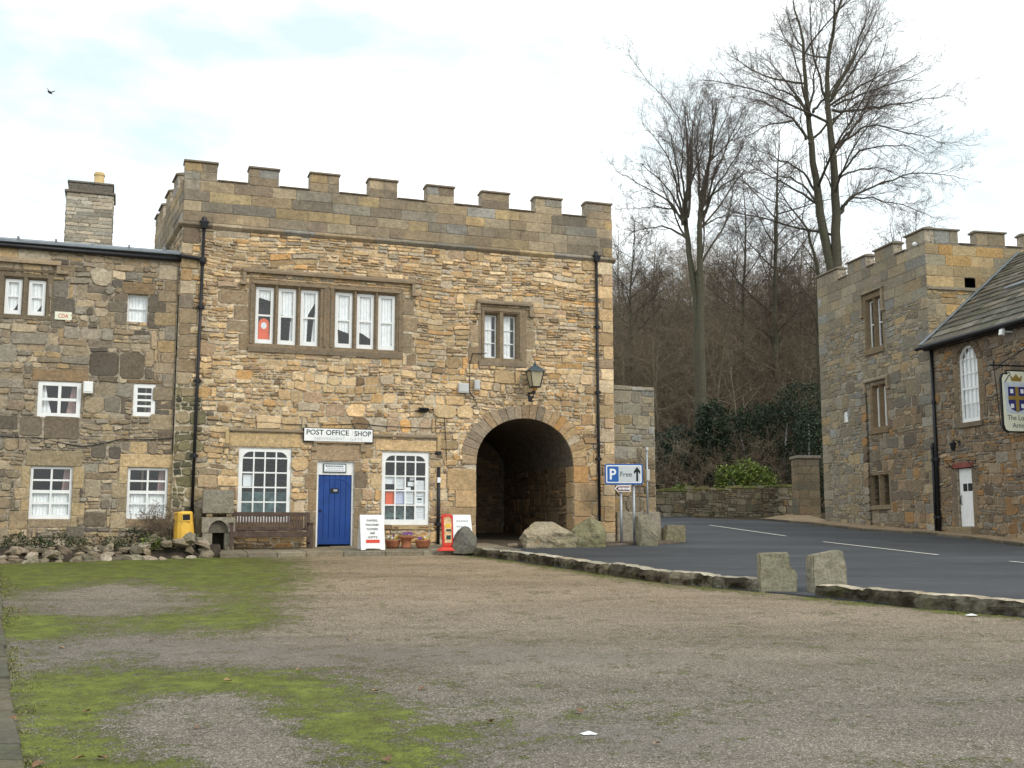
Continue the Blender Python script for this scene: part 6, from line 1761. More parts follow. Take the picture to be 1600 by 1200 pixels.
prof = [(ya + .15, zb_), (yb - .15, zb_), (yb - .05, zb_ + .05), (yb, zb_ + .2), (yb, zt_ - .22), (yb - .06, zt_ - .1), (yb - .2, zt_ - .1), (yb - .2, zt_), (ya + .2, zt_), (ya + .2, zt_ - .1), (ya + .06, zt_ - .1), (ya, zt_ - .22), (ya, zb_ + .2), (ya + .05, zb_ + .05)]
mb = MB(); mb.prism(prof, -.035, .035, axis='x'); fb = mb.build('frame', M['black'], t, recalc=True)
ym, zm_ = (ya + yb) / 2, (zt_ + zb_) / 2
pi_ = [(ym + (y - ym) * .92, zm_ + (z - zm_) * .955) for y, z in prof]
mb = MB(); mb.prism(pi_, .0355, .040, axis='x'); bo = mb.build('board', M['cream_sign'], t, recalc=True)
def emb(poly, k, mat, name): m_ = MB(); m_.prism(poly, .0405 + k * .002, .042 + k * .002, axis='x'); return m_.build(name, M[mat], bo, recalc=True)
M['heraldic_blue'] = mat_plain('heraldic blue', (.03, .03, .16), .5); M['gold'] = mat_plain('dull gold', (.30, .20, .045), .5); M['pale_blue'] = mat_plain('pale scroll', (.55, .60, .66), .6)
emb([(ym - .36, zm_ - .36), (ym + .36, zm_ - .36), (ym + .42, zm_ + .55), (ym - .42, zm_ + .55)], 0, 'pale_blue', 'scroll')
emb([(ym - .29, zm_ - .05), (ym - .2, zm_ - .24), (ym, zm_ - .32), (ym + .2, zm_ - .24), (ym + .29, zm_ - .05), (ym + .29, zm_ + .42), (ym - .29, zm_ + .42)], 1, 'heraldic_blue', 'shield')
emb([(ym - .055, zm_ - .30), (ym + .055, zm_ - .30), (ym + .055, zm_ + .42), (ym - .055, zm_ + .42)], 2, 'gold', 'cross'); emb([(ym - .29, zm_ + .04), (ym + .29, zm_ + .04), (ym + .29, zm_ + .15), (ym - .29, zm_ + .15)], 3, 'gold', 'cross')
for sy in (-1, 1):
    for sz in (-.14, .29):
        emb([(ym + sy * .17 - .05, zm_ + sz - .06), (ym + sy * .17 + .05, zm_ + sz - .06), (ym + sy * .17 + .05, zm_ + sz + .06), (ym + sy * .17 - .05, zm_ + sz + .06)], 2, 'paper', 'charge')
emb([(ym - .16, zm_ + .58), (ym + .16, zm_ + .58), (ym + .2, zm_ + .76), (ym + .1, zm_ + .68), (ym, zm_ + .80), (ym - .1, zm_ + .68), (ym - .2, zm_ + .76)], 1, 'gold', 'crown')
m_ = MB(); m_.tube([(.046, ym - .38, zm_ + .55), (.046, ym - .24, zm_ + .75)], .012, 6); m_.tube([(.046, ym - .24 + .05 * sin(q * .6), zm_ + .74 + .05 - .05 * cos(q * .6)) for q in range(9)], .011, 6); m_.build('crozier', M['black_iron'], bo)
rot = (radians(90), 0, radians(90))
lettering('The Lord', .70, .15, M['ink'], bo, (.043, ym, zm_ - .48), rot); lettering('Arms', .40, .14, M['ink'], bo, (.043, ym, zm_ - .70), rot)
lantern_scale = .86
bpy.data.objects['wall_lantern'].scale = (lantern_scale,) * 3
lx, lz = T.px(1500, 697)
t = gthing('wall_lamp', 'small black lantern on the inn wall above the white plank door', 'wall lamp', lx, lz, 0, T)
mb = MB(); mb.box(-.05, .05, -.03, .0, 0, .2); mb.tube([(0, -.02, .12), (0, -.18, .2), (0, -.25, .12)], .015, 6); mb.build('bracket', M['black_iron'], t)
mb = MB(); mb.lathe([(.06, -.16), (.10, .06), (.12, .08), (.03, .16), (.0, .2)], 8, (0, -.25, 0)); mb.build('lamp', M['black_iron'], t)
for px_, lb in ((1490, 'black curled basket bracket on the inn wall, left above the white plank door'), (1525, 'black curled basket bracket on the inn wall, right above the white plank door')):
    lx, lz = T.px(px_, 728)
    t = gthing('basket_bracket', lb, 'bracket', lx, lz, 0, T)
    mb = MB(); mb.tube([(0, 0, .16), (0, -.34, .16), (0, -.36, .10)], .014, 6); mb.tube([(0, -.01, -.12), (0, -.12, -.02), (0, -.28, .15)], .012, 6); mb.build('arm', M['black_iron'], t)
    mb = MB(); mb.box(-.02, .02, -.012, .0, -.16, .22); mb.build('wall_plate', M['black_iron'], t)
lx, lz = T.px(1582, 520); t = gthing('security_light', 'small white floodlight under the inn eaves', 'floodlight', lx, lz, -.3, T)
mb = MB(); mb.hexa([(-.07, -.14, -.08), (.07, -.14, -.08), (.07, -.02, -.1), (-.07, -.02, -.1)], [(-.08, -.1, .1), (.08, -.1, .1), (.08, .0, .12), (-.08, .0, .12)]); mb.build('housing', M['white_paint'], t, bevel=.01); mb = MB(); mb.box(-.03, .03, -.0, .31, .0, .05); mb.build('arm', M['white_paint'], t)
lx, lz = TF.px(1435, 382); t = gthing('merlon_lamp', 'small white lamp on the near corner merlon of the tower', 'floodlight', lx, lz, -.02, TF)
mb = MB(); mb.lathe([(.0, -.08), (.07, -.05), (.09, .0), (.05, .07), (.0, .09)], 10, (0, -.12, 0)); mb.build('lamp', M['white_paint'], t); mb = MB(); mb.tube([(0, -.1, 0), (0, .03, .0)], .02, 6); mb.build('arm', M['white_paint'], t)

# ------------------------------------------------------------------ roadside wall and gate pier
A, B = ground(880, 811), ground(1250, 806); R_ = Frame(A, atan2(B.y - A.y, B.x - A.x)); WL = (B - A).length
def rz_(x): w_ = R_.world(x, 0, 0); return gh(w_.x, w_.y) - R_.o.z
t = thing('roadside_wall', 'long low rubble wall with a mossy top across the road, in front of the evergreens', 'wall', A, R_.ang)
mb = MB(); r = random.Random(91)
hA, hB = 1.02, 1.36
steps = 6
for i in range(steps):
    x0_, x1_ = WL * i / steps, WL * (i + 1) / steps; top = rz_((x0_ + x1_) / 2) + hA + (hB - hA) * (i + .5) / steps
    mb.box(x0_ + .001, x1_ - .001, 0, .5, rz_(x0_) - .5, top, 0)
    rubble(mb, ident, x0_, x1_, rz_(x0_) - .1, top, [], PAL_FIELD, r, (.22, .34), .3, (.02, .05), seed=91 + i, rough=1.2)
mb.build('wall_body', [M['mortar_dark'], M['field_stone']], t)
mb = MB(); x = 0
while x < WL:
    l = r.uniform(.25, .5); f = x / WL; i = min(steps - 1, int(f * steps)); top = rz_(WL * (i + .5) / steps) + hA + (hB - hA) * (i + .5) / steps
    zq = r.uniform(.1, .18)
    mb.hexa([(x, -.06, top), (x + l - .01, -.06, top), (x + l - .01, .55, top), (x, .55, top)], [(x + .03, .0, top + zq), (x + l - .04, .0, top + zq), (x + l - .04, .45, top + zq), (x + .03, .45, top + zq)], 0, jitcol(r, [((.085, .095, .03), 2), ((.12, .115, .05), 1), ((.16, .15, .11), 1)]))
    x += l
mb.build('coping', M['field_stone'], t, bevel=.03, recalc=True)
g_ = ground(1266, 809); ptp = at_y(1266, 716, g_.y - .3)
t = thing('gate_pier', 'square stone gate pier with a flat cap, beside the left edge of the tower', 'gate pier', g_, radians(3))
ph = ptp.z - g_.z; hw = 17 * g_.y / 1771
mb = MB(); r = random.Random(92); mb.box(-hw, hw, 0, 2 * hw, -.4, ph, 0)
pp = [((.19, .15, .095), 2), ((.16, .13, .085), 2), ((.14, .125, .09), 1)]
ashlar(mb, ident, -hw, hw, -.2, ph, pp, r, .36, (.4, .8), (.01, .02), .006, rough=.5); ashlar(mb, lambda x, d, z: (-hw + d, 2 * hw - x, z), 0, 2 * hw, -.2, ph, pp, r, .36, (.4, .8), (.01, .02), .006, rough=.5); ashlar(mb, lambda x, d, z: (hw - d, x, z), 0, 2 * hw, -.2, ph, pp, r, .36, (.4, .8), (.01, .02), .006, rough=.5)
mb.build('shaft', [M['mortar_dark'], M['tower_stone']], t)
mb = MB(); mb.box(-hw - .08, hw + .08, -.08, 2 * hw + .08, ph + .001, ph + .14, 0, (.2, .18, .14)); mb.build('cap', M['tower_stone'], t, bevel=.03, seg=2)

# ------------------------------------------------------------------ small things on the ground
leaf_m = [mat_plain('dead leaf', (.19, .10, .055), .8, var=.3), mat_plain('pale dead leaf', (.33, .20, .10), .8, var=.3)]
r = random.Random(99)
lp = None
spots = [(237, 1002), (356, 1065), (136, 1113), (125, 1186), (160, 1186), (660, 1077), (586, 1081), (765, 1129), (604, 1189), (1026, 1163), (60, 1197), (310, 1137), (466, 1048), (20, 1125), (40, 1180), (95, 1013), (30, 955), (420, 925), (545, 1000), (905, 1112)]
for i, (px_, py_) in enumerate(spots):
    if i < 2:
        mb = MB(); pts = [(0, -.05), (.025, -.03), (.04, 0), (.028, .03), (0, .06), (-.028, .03), (-.04, 0), (-.025, -.03)]
        for a, b in zip(pts, pts[1:] + pts[:1]): mb.face([(0, 0, .004), (a[0], a[1], .004 + abs(a[0]) * .5), (b[0], b[1], .004 + abs(b[0]) * .5)])
        mb.tube([(0, -.05, .006), (.005, -.085, .012)], .0018, 4)
        o = mb.build('fallen_leaf', leaf_m[i], None); 
        if i == 0: l0 = o
        else: l1 = o
    else:
        o = (l0 if i % 3 else l1).copy(); COL.objects.link(o)
    g_ = ground(px_, py_, .03); o.location = g_ + Vector((0, 0, .006)); o.rotation_euler = (r.uniform(-.3, .3), r.uniform(-.3, .3), r.uniform(0, 6)); s = r.uniform(.6, 1.0); o.scale = (s, s, s)
    tag(o, 'dead brown leaf lying on the gravel or moss', 'leaf', 'dead leaves scattered over the yard')
for nm, px_, py_, w_, lb in (('feather', 920, 1148, .07, 'white feather scrap on the gravel near the bottom centre'), ('paper_scrap', 1518, 962, .09, 'small white scrap below the low wall on the right')):
    mb = MB(); pts = [(w_ * cos(q * .7) * (1 + .25 * sin(q * 2.3)), w_ * .5 * sin(q * .7) * (1 + .3 * cos(q * 3.1))) for q in range(9)]
    for a, b in zip(pts, pts[1:] + pts[:1]): mb.face([(0, 0, .03), (a[0], a[1], .006), (b[0], b[1], .006)])
    o = mb.build(nm, M['paper'], None); o.location = ground(px_, py_, .03); tag(o, lb, nm.replace('_', ' '))
g_ = ground(820, 857, .05); o = bm_obj('pale_stone', rock_bm(.28, .16, .08, 61, 4, .5, .12, 4), M['field_stone'], None, (.42, .35, .28)); o.location = ground(802, 853.5, .05) + Vector((0, 0, .0)); tag(o, 'small pale flat stone on the tarmac edge, left of the long boulder', 'stone')
# bird in the sky
bp_ = at_y(78, 145, 60.0)
mb = MB()
mb.tube([(-.22, 0, 0), (-.12, 0, .01), (.0, 0, .02), (.12, 0, .03), (.2, 0, .04), (.25, 0, .035)], [.02, .05, .075, .06, .045, .01], 8)
for s in (-1, 1):
    mb.face([(.08, s * .04, .04), (-.08, s * .04, .04), (-.02, s * .28, .20), (.07, s * .25, .20)]); mb.face([(.07, s * .25, .20), (-.02, s * .28, .20), (-.10, s * .55, .24)])
mb.face([(-.2, -.03, 0), (-.2, .03, 0), (-.36, .06, 0), (-.36, -.06, 0)])
o = mb.build('bird', mat_plain('dark plumage', (.02, .02, .022), .8), None); o.location = bp_; o.rotation_euler = (0, radians(-25), radians(150)); tag(o, 'small dark bird flying in the sky at the upper left', 'bird')

# ------------------------------------------------------------------ bare trees
M['bark'] = mat_stone('grey green bark', (.05, .048, .03), .5, .7, fine=.4, moss=.25, bmp=.6)
M['twig'] = mat_plain('dark twigs', (.105, .082, .066), .9, var=.3, scale=.6, spec=.1)
M['twig_brown'] = mat_plain('brown twigs', (.175, .134, .094), .9, var=.4, scale=.35, spec=.1)
M['twig_grey'] = mat_plain('grey brown twigs', (.185, .15, .105), .9, var=.4, scale=.35, spec=.1)
UP = Vector((0, 0, 1))
def perp(d, ang, spread):
    a = d.orthogonal().normalized(); b = d.cross(a)
    q = (a * cos(ang) + b * sin(ang))
    return (d * cos(spread) + q * sin(spread)).normalized()
def stem_pts(p, d, L, r, n, wob, trop, rng, taper=.15):
    pts, rad = [p.copy()], [r]
    for i in range(n):
        d = (d + Vector((rng.uniform(-wob, wob), rng.uniform(-wob, wob), rng.uniform(-wob, wob))) + UP * trop).normalized()
        p = p + d * (L / n); pts.append(p.copy()); rad.append(max(.004, r * (1 - (1 - taper) * (i + 1) / n)))
    return pts, rad
def sub(out, pts, rad, lv, P, rng, L):
    if lv >= len(P['n']): return
    cnt = P['n'][lv]; n = len(pts) - 1
    cnt = max(1, int(round(cnt * rng.uniform(.8, 1.2))))
    az = rng.uniform(0, 6.28)
    for k in range(cnt):
        t = P['t0'][lv] + (P['t1'][lv] - P['t0'][lv]) * ((k + rng.uniform(.1, .9)) / cnt); f = t * n; i = min(n - 1, int(f)); f -= i
        p = pts[i].lerp(pts[i + 1], f); d = (pts[i + 1] - pts[i]).normalized(); r_ = rad[i] + (rad[i + 1] - rad[i]) * f
        az += 2.4 + rng.uniform(-.5, .5)
        sp = radians(rng.uniform(*P['ang'][lv])); c = perp(d, az, sp)
        if P.get('flat'): c = Vector((c.x, c.y * P['flat'], c.z)).normalized()
        Lc = L * P['ratio'][lv] * (1 - P['fall'][lv] * t) * rng.uniform(.7, 1.2)
        rc = min(r_ * .65, max(P['rmin'][lv], Lc * P['rk'][lv]))
        q, w = stem_pts(p, c, Lc, rc, P['seg'][lv], P['wob'][lv], P['trop'][lv], rng)
        out[lv + 1].append((q, w)); sub(out, q, w, lv + 1, P, rng, Lc)
def tree_parts(out, sides=(9, 6, 4, 3, 3, 3), c0=(.095, .088, .062), c1=(.09, .08, .06)):
    tm, cm = MB(), MB()
    for lv, lst in enumerate(out):
        for q, w in lst:
            m_ = tm if lv <= 1 else cm
            m_.tube(q, w, sides[lv], 0, c0 if lv == 0 else c1, cap=False)
    return tm, cm
BIGP = dict(n=[40, 12, 8, 5], t0=[.45, .22, .15, .1], t1=[1, 1, 1, 1], ang=[(34, 72), (28, 58), (25, 60), (25, 60)], ratio=[.46, .40, .42, .5], fall=[.60, .4, .35, .3],
            rmin=[.04, .017, .010, .0075], rk=[.0098, .0085, .008, .008], seg=[10, 7, 5, 3], wob=[.15, .18, .2, .22], trop=[.035, .035, .015, -.02])
def big_tree(name, label, stems, P, seed, Y, group=None, limbs=()):
    """stems: list of (pixel path from base to tip, base radius)"""
    rng = random.Random(seed); out = [[] for _ in range(6)]
    x0 = at_y(stems[0][0][0][0], 800, Y).x; base = Vector((x0, Y, gh(x0, Y) - .1))
    for path, r0, yoff in stems:
        pts = []
        for i, (px_, py_) in enumerate(path):
            p = at_y(px_, py_, Y + yoff * i / (len(path) - 1)); pts.append(p - base)
        if path is not None: pts[0].z = 0 if pts[0].z < 6 else pts[0].z
        fine = []
        for a, b in zip(pts, pts[1:]):
            for k in range(5):
                e = a.lerp(b, k / 5); fine.append(e + Vector((rng.uniform(-.05, .05), rng.uniform(-.05, .05), 0)))
        fine.append(pts[-1])
        seg_ = [0]
        for a, b in zip(fine, fine[1:]): seg_.append(seg_[-1] + (b - a).length)
        n = 30; rs_ = []; j = 0
        for k in range(n):
            s_ = seg_[-1] * k / (n - 1)
            while j < len(fine) - 2 and seg_[j + 1] < s_: j += 1
            rs_.append(fine[j].lerp(fine[j + 1], (s_ - seg_[j]) / max(1e-6, seg_[j + 1] - seg_[j])))
        fine = rs_
        rad = [max(.02, r0 * (1 - .93 * (i / (n - 1)) ** 1.15)) for i in range(n)]
        out[0].append((fine, rad)); L_ = sum((b - a).length for a, b in zip(fine, fine[1:]))
        sub(out, fine, rad, 0, P, rng, L_)
    for k, path in enumerate(limbs):      # main limbs, each leaning its own way in depth
        lat = abs(path[-1][0] - path[0][0]) + abs(path[-1][1] - path[0][1]); sgn = (1, -1)[k % 2] * rng.uniform(.15, .65)
        pts = [at_y(px_, py_, Y + sgn * lat * Y / 1771 * (i / (len(path) - 1)) ** 1.2) - base for i, (px_, py_) in enumerate(path)]
        fine = []
        for i in range(len(pts) - 1):
            p0, p1, p2, p3 = pts[max(0, i - 1)], pts[i], pts[i + 1], pts[min(len(pts) - 1, i + 2)]
            for q in range(4):
                u = q / 4; fine.append(.5 * ((2 * p1) + (p2 - p0) * u + (2 * p0 - 5 * p1 + 4 * p2 - p3) * u * u + (3 * p1 - p0 - 3 * p2 + p3) * u ** 3) + Vector((rng.uniform(-.08, .08), rng.uniform(-.08, .08), rng.uniform(-.08, .08))))
        fine.append(pts[-1]); n = len(fine); L_ = sum((b_ - a_).length for a_, b_ in zip(fine, fine[1:]))
        r0 = .038 + .0062 * L_; rad = [max(.012, r0 * (1 - .9 * i / (n - 1))) for i in range(n)]
        out[1].append((fine, rad)); sub(out, fine, rad, 1, dict(P, n=[P['n'][0], int(P['n'][1] * max(.6, min(1.7, L_ / 5.5)))] + P['n'][2:]), rng, min(7.5, max(4, L_)))
    t = thing(name, label, 'tree', base, 0, group)
    tm, cm = tree_parts(out)
    tm.build('trunk', M['bark'], t, smooth=True); cm.build('crown', M['twig'], t)
    return t
def zpx(path): return [(938 + x / 2.8434, y / 2.8434) for x, y in path]
LIMBS_BIG = [zpx(q) for q in (
    [(1010, 470), (1010, 300), (1040, 100), (1085, -60)], [(1008, 470), (960, 300), (930, 100), (940, -70)], [(1010, 460), (1095, 350), (1200, 190), (1265, 100)],
    [(1020, 470), (1120, 405), (1260, 330), (1440, 235)], [(1015, 440), (1100, 300), (1170, 120), (1200, -40)], [(1030, 470), (1160, 420), (1300, 370), (1465, 305)],
    [(1030, 495), (1200, 480), (1380, 450), (1560, 425)], [(1045, 660), (1130, 590), (1230, 555), (1400, 600), (1590, 645)], [(1045, 640), (1110, 585), (1190, 480), (1300, 395)],
    [(1055, 800), (1120, 700), (1200, 660), (1350, 650), (1460, 690)], [(1065, 950), (1110, 880), (1260, 810), (1430, 765), (1600, 795)], [(1065, 930), (1130, 880), (1300, 900), (1490, 975)],
    [(1050, 800), (1130, 760), (1260, 750), (1370, 800)], [(930, 520), (860, 430), (760, 380), (615, 305)], [(925, 500), (870, 420), (780, 300), (690, 235)], [(930, 520), (900, 380), (840, 200), (765, 50)],
    [(935, 640), (870, 550), (760, 470), (585, 420)], [(920, 620), (860, 540), (720, 570), (590, 650)], [(930, 520), (945, 400), (960, 250), (985, 40)], [(905, 220), (850, 120), (825, -30)], [(940, 500), (1000, 440), (1060, 350), (1130, 180)],
    [(950, 850), (880, 750), (780, 700), (670, 650)], [(965, 900), (870, 800), (760, 790), (640, 840)], [(1055, 880), (1000, 760), (990, 640)], [(1020, 560), (1080, 500), (1180, 440), (1330, 400)])]
LIMBS_TWIN = [zpx(q) for q in (
    [(375, 985), (335, 820), (290, 680), (185, 545)], [(380, 985), (392, 800), (400, 600), (368, 450)], [(385, 970), (402, 740), (412, 560), (440, 430)], [(372, 990), (330, 880), (225, 765), (155, 725)],
    [(370, 1000), (310, 900), (200, 830), (65, 755)], [(378, 1060), (300, 1010), (180, 1020), (60, 1100)], [(375, 1000), (320, 930), (220, 920), (90, 930)], [(440, 985), (470, 820), (490, 650), (512, 450)], [(440, 980), (482, 850), (560, 650), (645, 470)],
    [(442, 980), (505, 850), (600, 700), (665, 590)], [(440, 975), (438, 800), (430, 620), (455, 440)], [(442, 1000), (500, 870), (600, 790), (700, 765)], [(440, 1020), (500, 980), (580, 960), (690, 985)], [(378, 980), (350, 800), (320, 640), (285, 520)],
    [(440, 985), (460, 800), (530, 600), (590, 440)], [(380, 960), (360, 760), (365, 600), (330, 490)])]
big_tree('bare_tree', 'tallest bare tree with a wide crown and two main trunks, rising behind the tower', [
    ([(1304, 800), (1298, 420), (1278, 310), (1267, 215), (1262, 180), (1256, 70), (1244, 21), (1238, -10)], .44, .5),
    ([(1304, 800), (1308, 410), (1305, 285), (1297, 200), (1293, 165), (1293, 100), (1304, 35), (1320, -20)], .47, -.5)], dict(BIGP, n=[7, 17, 9, 6], t0=[.5, .18, .15, .1], ang=[(34, 72), (22, 48), (22, 50), (25, 55)], trop=[.035, .035, .03, .0]), 5, 62.0, limbs=LIMBS_BIG)
big_tree('bare_tree', 'slender twin trunked bare tree with an upright crown, nearest the gatehouse', [
    ([(1096, 800), (1090, 480), (1080, 418), (1071, 345), (1076, 260), (1070, 165)], .34, .5),
    ([(1096, 800), (1094, 460), (1092, 345), (1104, 290), (1112, 220), (1120, 160)], .36, -.5)], dict(BIGP, n=[6, 13, 9, 6], t0=[.55, .18, .15, .1], ang=[(28, 55), (22, 46), (22, 50), (25, 55)], trop=[.035, .035, .03, .0]), 9, 60.0, limbs=LIMBS_TWIN)
P3 = dict(BIGP); P3.update(n=[24, 8, 6, 4], t0=[.3, .2, .15, .1], ratio=[.36, .42, .44, .5])
big_tree('bare_tree', 'smaller thin bare tree standing between the twin trunked and the tallest tree', [
    ([(1212, 780), (1212, 420), (1214, 320), (1218, 205)], .26, 1.0)], P3, 14, 69.0)
big_tree('bare_tree', 'leaning bare tree with a bent mossy trunk, left of the tallest tree\'s trunks', [
    ([(1285, 800), (1278, 420), (1262, 360), (1236, 325), (1212, 290)], .28, .5)], dict(P3, n=[16, 7, 6, 4], t0=[.45, .2, .15, .1], ratio=[.3, .42, .44, .5]), 17, 64.0)

big_tree('bare_tree', 'thin bare tree with a round crown standing close behind the gatehouse corner', [
    ([(985, 800), (985, 460), (988, 420), (992, 345)], .20, 1.0)], dict(P3, n=[16, 8, 6, 4], t0=[.5, .2, .15, .1], ratio=[.34, .42, .44, .5]), 19, 72.0)
big_tree('bare_tree', 'bare tree with a low spreading crown showing above the tower battlements on the right', [
    ([(1425, 800), (1425, 460), (1428, 400), (1432, 335)], .24, 1.0), ([(1425, 800), (1420, 460), (1400, 400), (1390, 350)], .2, 1.0)], dict(P3, n=[20, 9, 7, 4], t0=[.5, .2, .15, .1], ratio=[.30, .42, .44, .5]), 23, 78.0)
big_tree('bare_tree', 'slim bare tree just right of the twin trunked tree, rising out of the wood', [
    ([(1160, 800), (1162, 440), (1166, 360), (1160, 270)], .2, 1.0)], dict(P3, n=[18, 8, 6, 4], t0=[.45, .2, .15, .1], ratio=[.32, .42, .44, .5]), 29, 73.0)

for k, (px_, top_, lb) in enumerate(((1150, 352, 'low bushy bare tree left of the leaning tree, showing above the wood'), (1205, 345, 'low bushy bare tree under the smaller thin tree'), (1252, 352, 'low bushy bare tree against the left trunk of the tallest tree'), (1022, 372, 'low bushy bare tree between the gatehouse corner and the twin trunks'))):
    o = big_tree('bare_tree', lb, [([(px_, 800), (px_ + 2, 560), (px_ - 3, 450), (px_ + 4, top_)], .17, .8)], dict(BIGP, n=[26, 10, 8, 4], t0=[.42, .15, .1, .1], ang=[(35, 75), (30, 60), (28, 60), (25, 60)], ratio=[.33, .45, .45, .5]), 40 + k, 70.0 + 2 * (k % 2))
    o.children[1].data.materials[0] = M['twig_brown']

# the wooded bank: a few kinds of slim bare trees, each copied over the slope
WOODP = dict(n=[22, 9, 6, 4], t0=[.10, .15, .1, .1], t1=[1, 1, 1, 1], ang=[(40, 85), (35, 75), (30, 70), (25, 60)], ratio=[.46, .44, .46, .5], fall=[.5, .35, .3, .3],
             rmin=[.03, .014, .010, .008], rk=[.014, .012, .012, .011], seg=[6, 4, 3, 2], wob=[.28, .3, .32, .3], trop=[.03, .01, 0, 0])
def wood_tree(seed, H, r0, mat):
    rng = random.Random(seed); out = [[] for _ in range(6)]
    for k in range(2 if seed % 2 else 1):
        d = Vector((rng.uniform(-.16, .16), rng.uniform(-.16, .16), 1)).normalized()
        q, w = stem_pts(Vector((0, 0, 0)), d, H * rng.uniform(.85, 1), r0, 9, .07, .05, rng, .08)
        out[0].append((q, w)); sub(out, q, w, 0, WOODP, rng, H)
    t = thing('woodland_tree', 'slim bare brown tree in the wood on the bank', 'tree', (0, 0, 0), 0, 'bare trees on the wooded bank')
    tm, cm = tree_parts(out, (7, 4, 3, 3, 3, 3), (.20, .18, .125), (.22, .19, .13))
    tm.build('trunk', M['bark'], t, smooth=True); cm.build('crown', M[mat], t)
    return t
wprot = [wood_tree(101, 12, .14, 'twig_brown'), wood_tree(102, 13, .17, 'twig_grey'), wood_tree(103, 11, .13, 'twig_brown'), wood_tree(105, 12, .15, 'twig_grey'), wood_tree(108, 10, .12, 'twig_brown')]
r = random.Random(111); nw = 0
spots = []
for row, Y in enumerate((65, 68.5, 72, 76, 80, 84.5, 89.5, 95, 101, 107.5, 114)):
    x = Y * (70 / 1771) + r.uniform(0, 2); xe = Y * (720 / 1771 if row in (4, 6, 8) else 540 / 1771)
    while x < xe:
        spots.append((x + r.uniform(-.7, .7), Y + r.uniform(-1.6, 1.6))); x += r.uniform(1.9, 3.0)
for (x, y) in spots:
    o = wprot[nw % 5] if nw < 5 else copy_tree(wprot[r.randrange(5)])
    s = r.uniform(.85, 1.12) * (1.0 + max(0, y - 84) * .008); o.location = (x, y, gh(x, y) - .2); o.scale = (s, s, s * r.uniform(.9, 1.08)); o.rotation_euler = (0, 0, r.uniform(0, 6.28)); nw += 1

# bare scrub at the foot of the bank
SCRP = dict(WOODP); SCRP.update(n=[10, 7, 5], t0=[.1, .1, .1], ratio=[.5, .5, .5], rk=[.010, .010, .010], seg=[4, 3, 2])
def scrub(seed, H, mat, name='bare_bush', label='tangled bare brown bush at the foot of the wooded bank', group='bare bushes at the foot of the bank', stems=9, r0=.03, P=None):
    rng = random.Random(seed); out = [[] for _ in range(6)]
    for k in range(stems):
        a = rng.uniform(0, 6.28); s = rng.uniform(.2, .85)
        q, w = stem_pts(Vector((.2 * H * .3 * cos(a), .2 * H * .3 * sin(a), 0)), Vector((cos(a) * s, sin(a) * s, 1)).normalized(), H * rng.uniform(.7, 1.1), r0, 6, .16, .02, rng, .15)
        out[0].append((q, w)); sub(out, q, w, 0, P or SCRP, rng, H)
    t = thing(name, label, 'bush', (0, 0, 0), 0, group)
    tm, cm = tree_parts(out, (4, 3, 3, 3, 3, 3))
    tm.build('stems', M[mat], t); cm.build('twigs', M[mat], t)
    return t
sprot = [scrub(201, 4.2, 'twig_brown'), scrub(202, 3.6, 'twig_grey'), scrub(203, 4.6, 'twig_brown')]
i = 0
for (Y, step, px0, px1) in ((57.5, 2.1, 960, 1300), (61, 2.2, 940, 1320), (65, 2.6, 930, 1330)):
    x = (px0 - 800) / 1771 * Y
    while x < (px1 - 800) / 1771 * Y:
        o = sprot[i] if i < 3 else copy_tree(sprot[r.randrange(3)]); i += 1
        yy = Y + r.uniform(-.9, .9); s = r.uniform(.75, 1.25); o.location = (x, yy, gh(x, yy) - .1); o.scale = (s, s, s); o.rotation_euler = (0, 0, r.uniform(0, 6.28)); x += step * r.uniform(.7, 1.3)

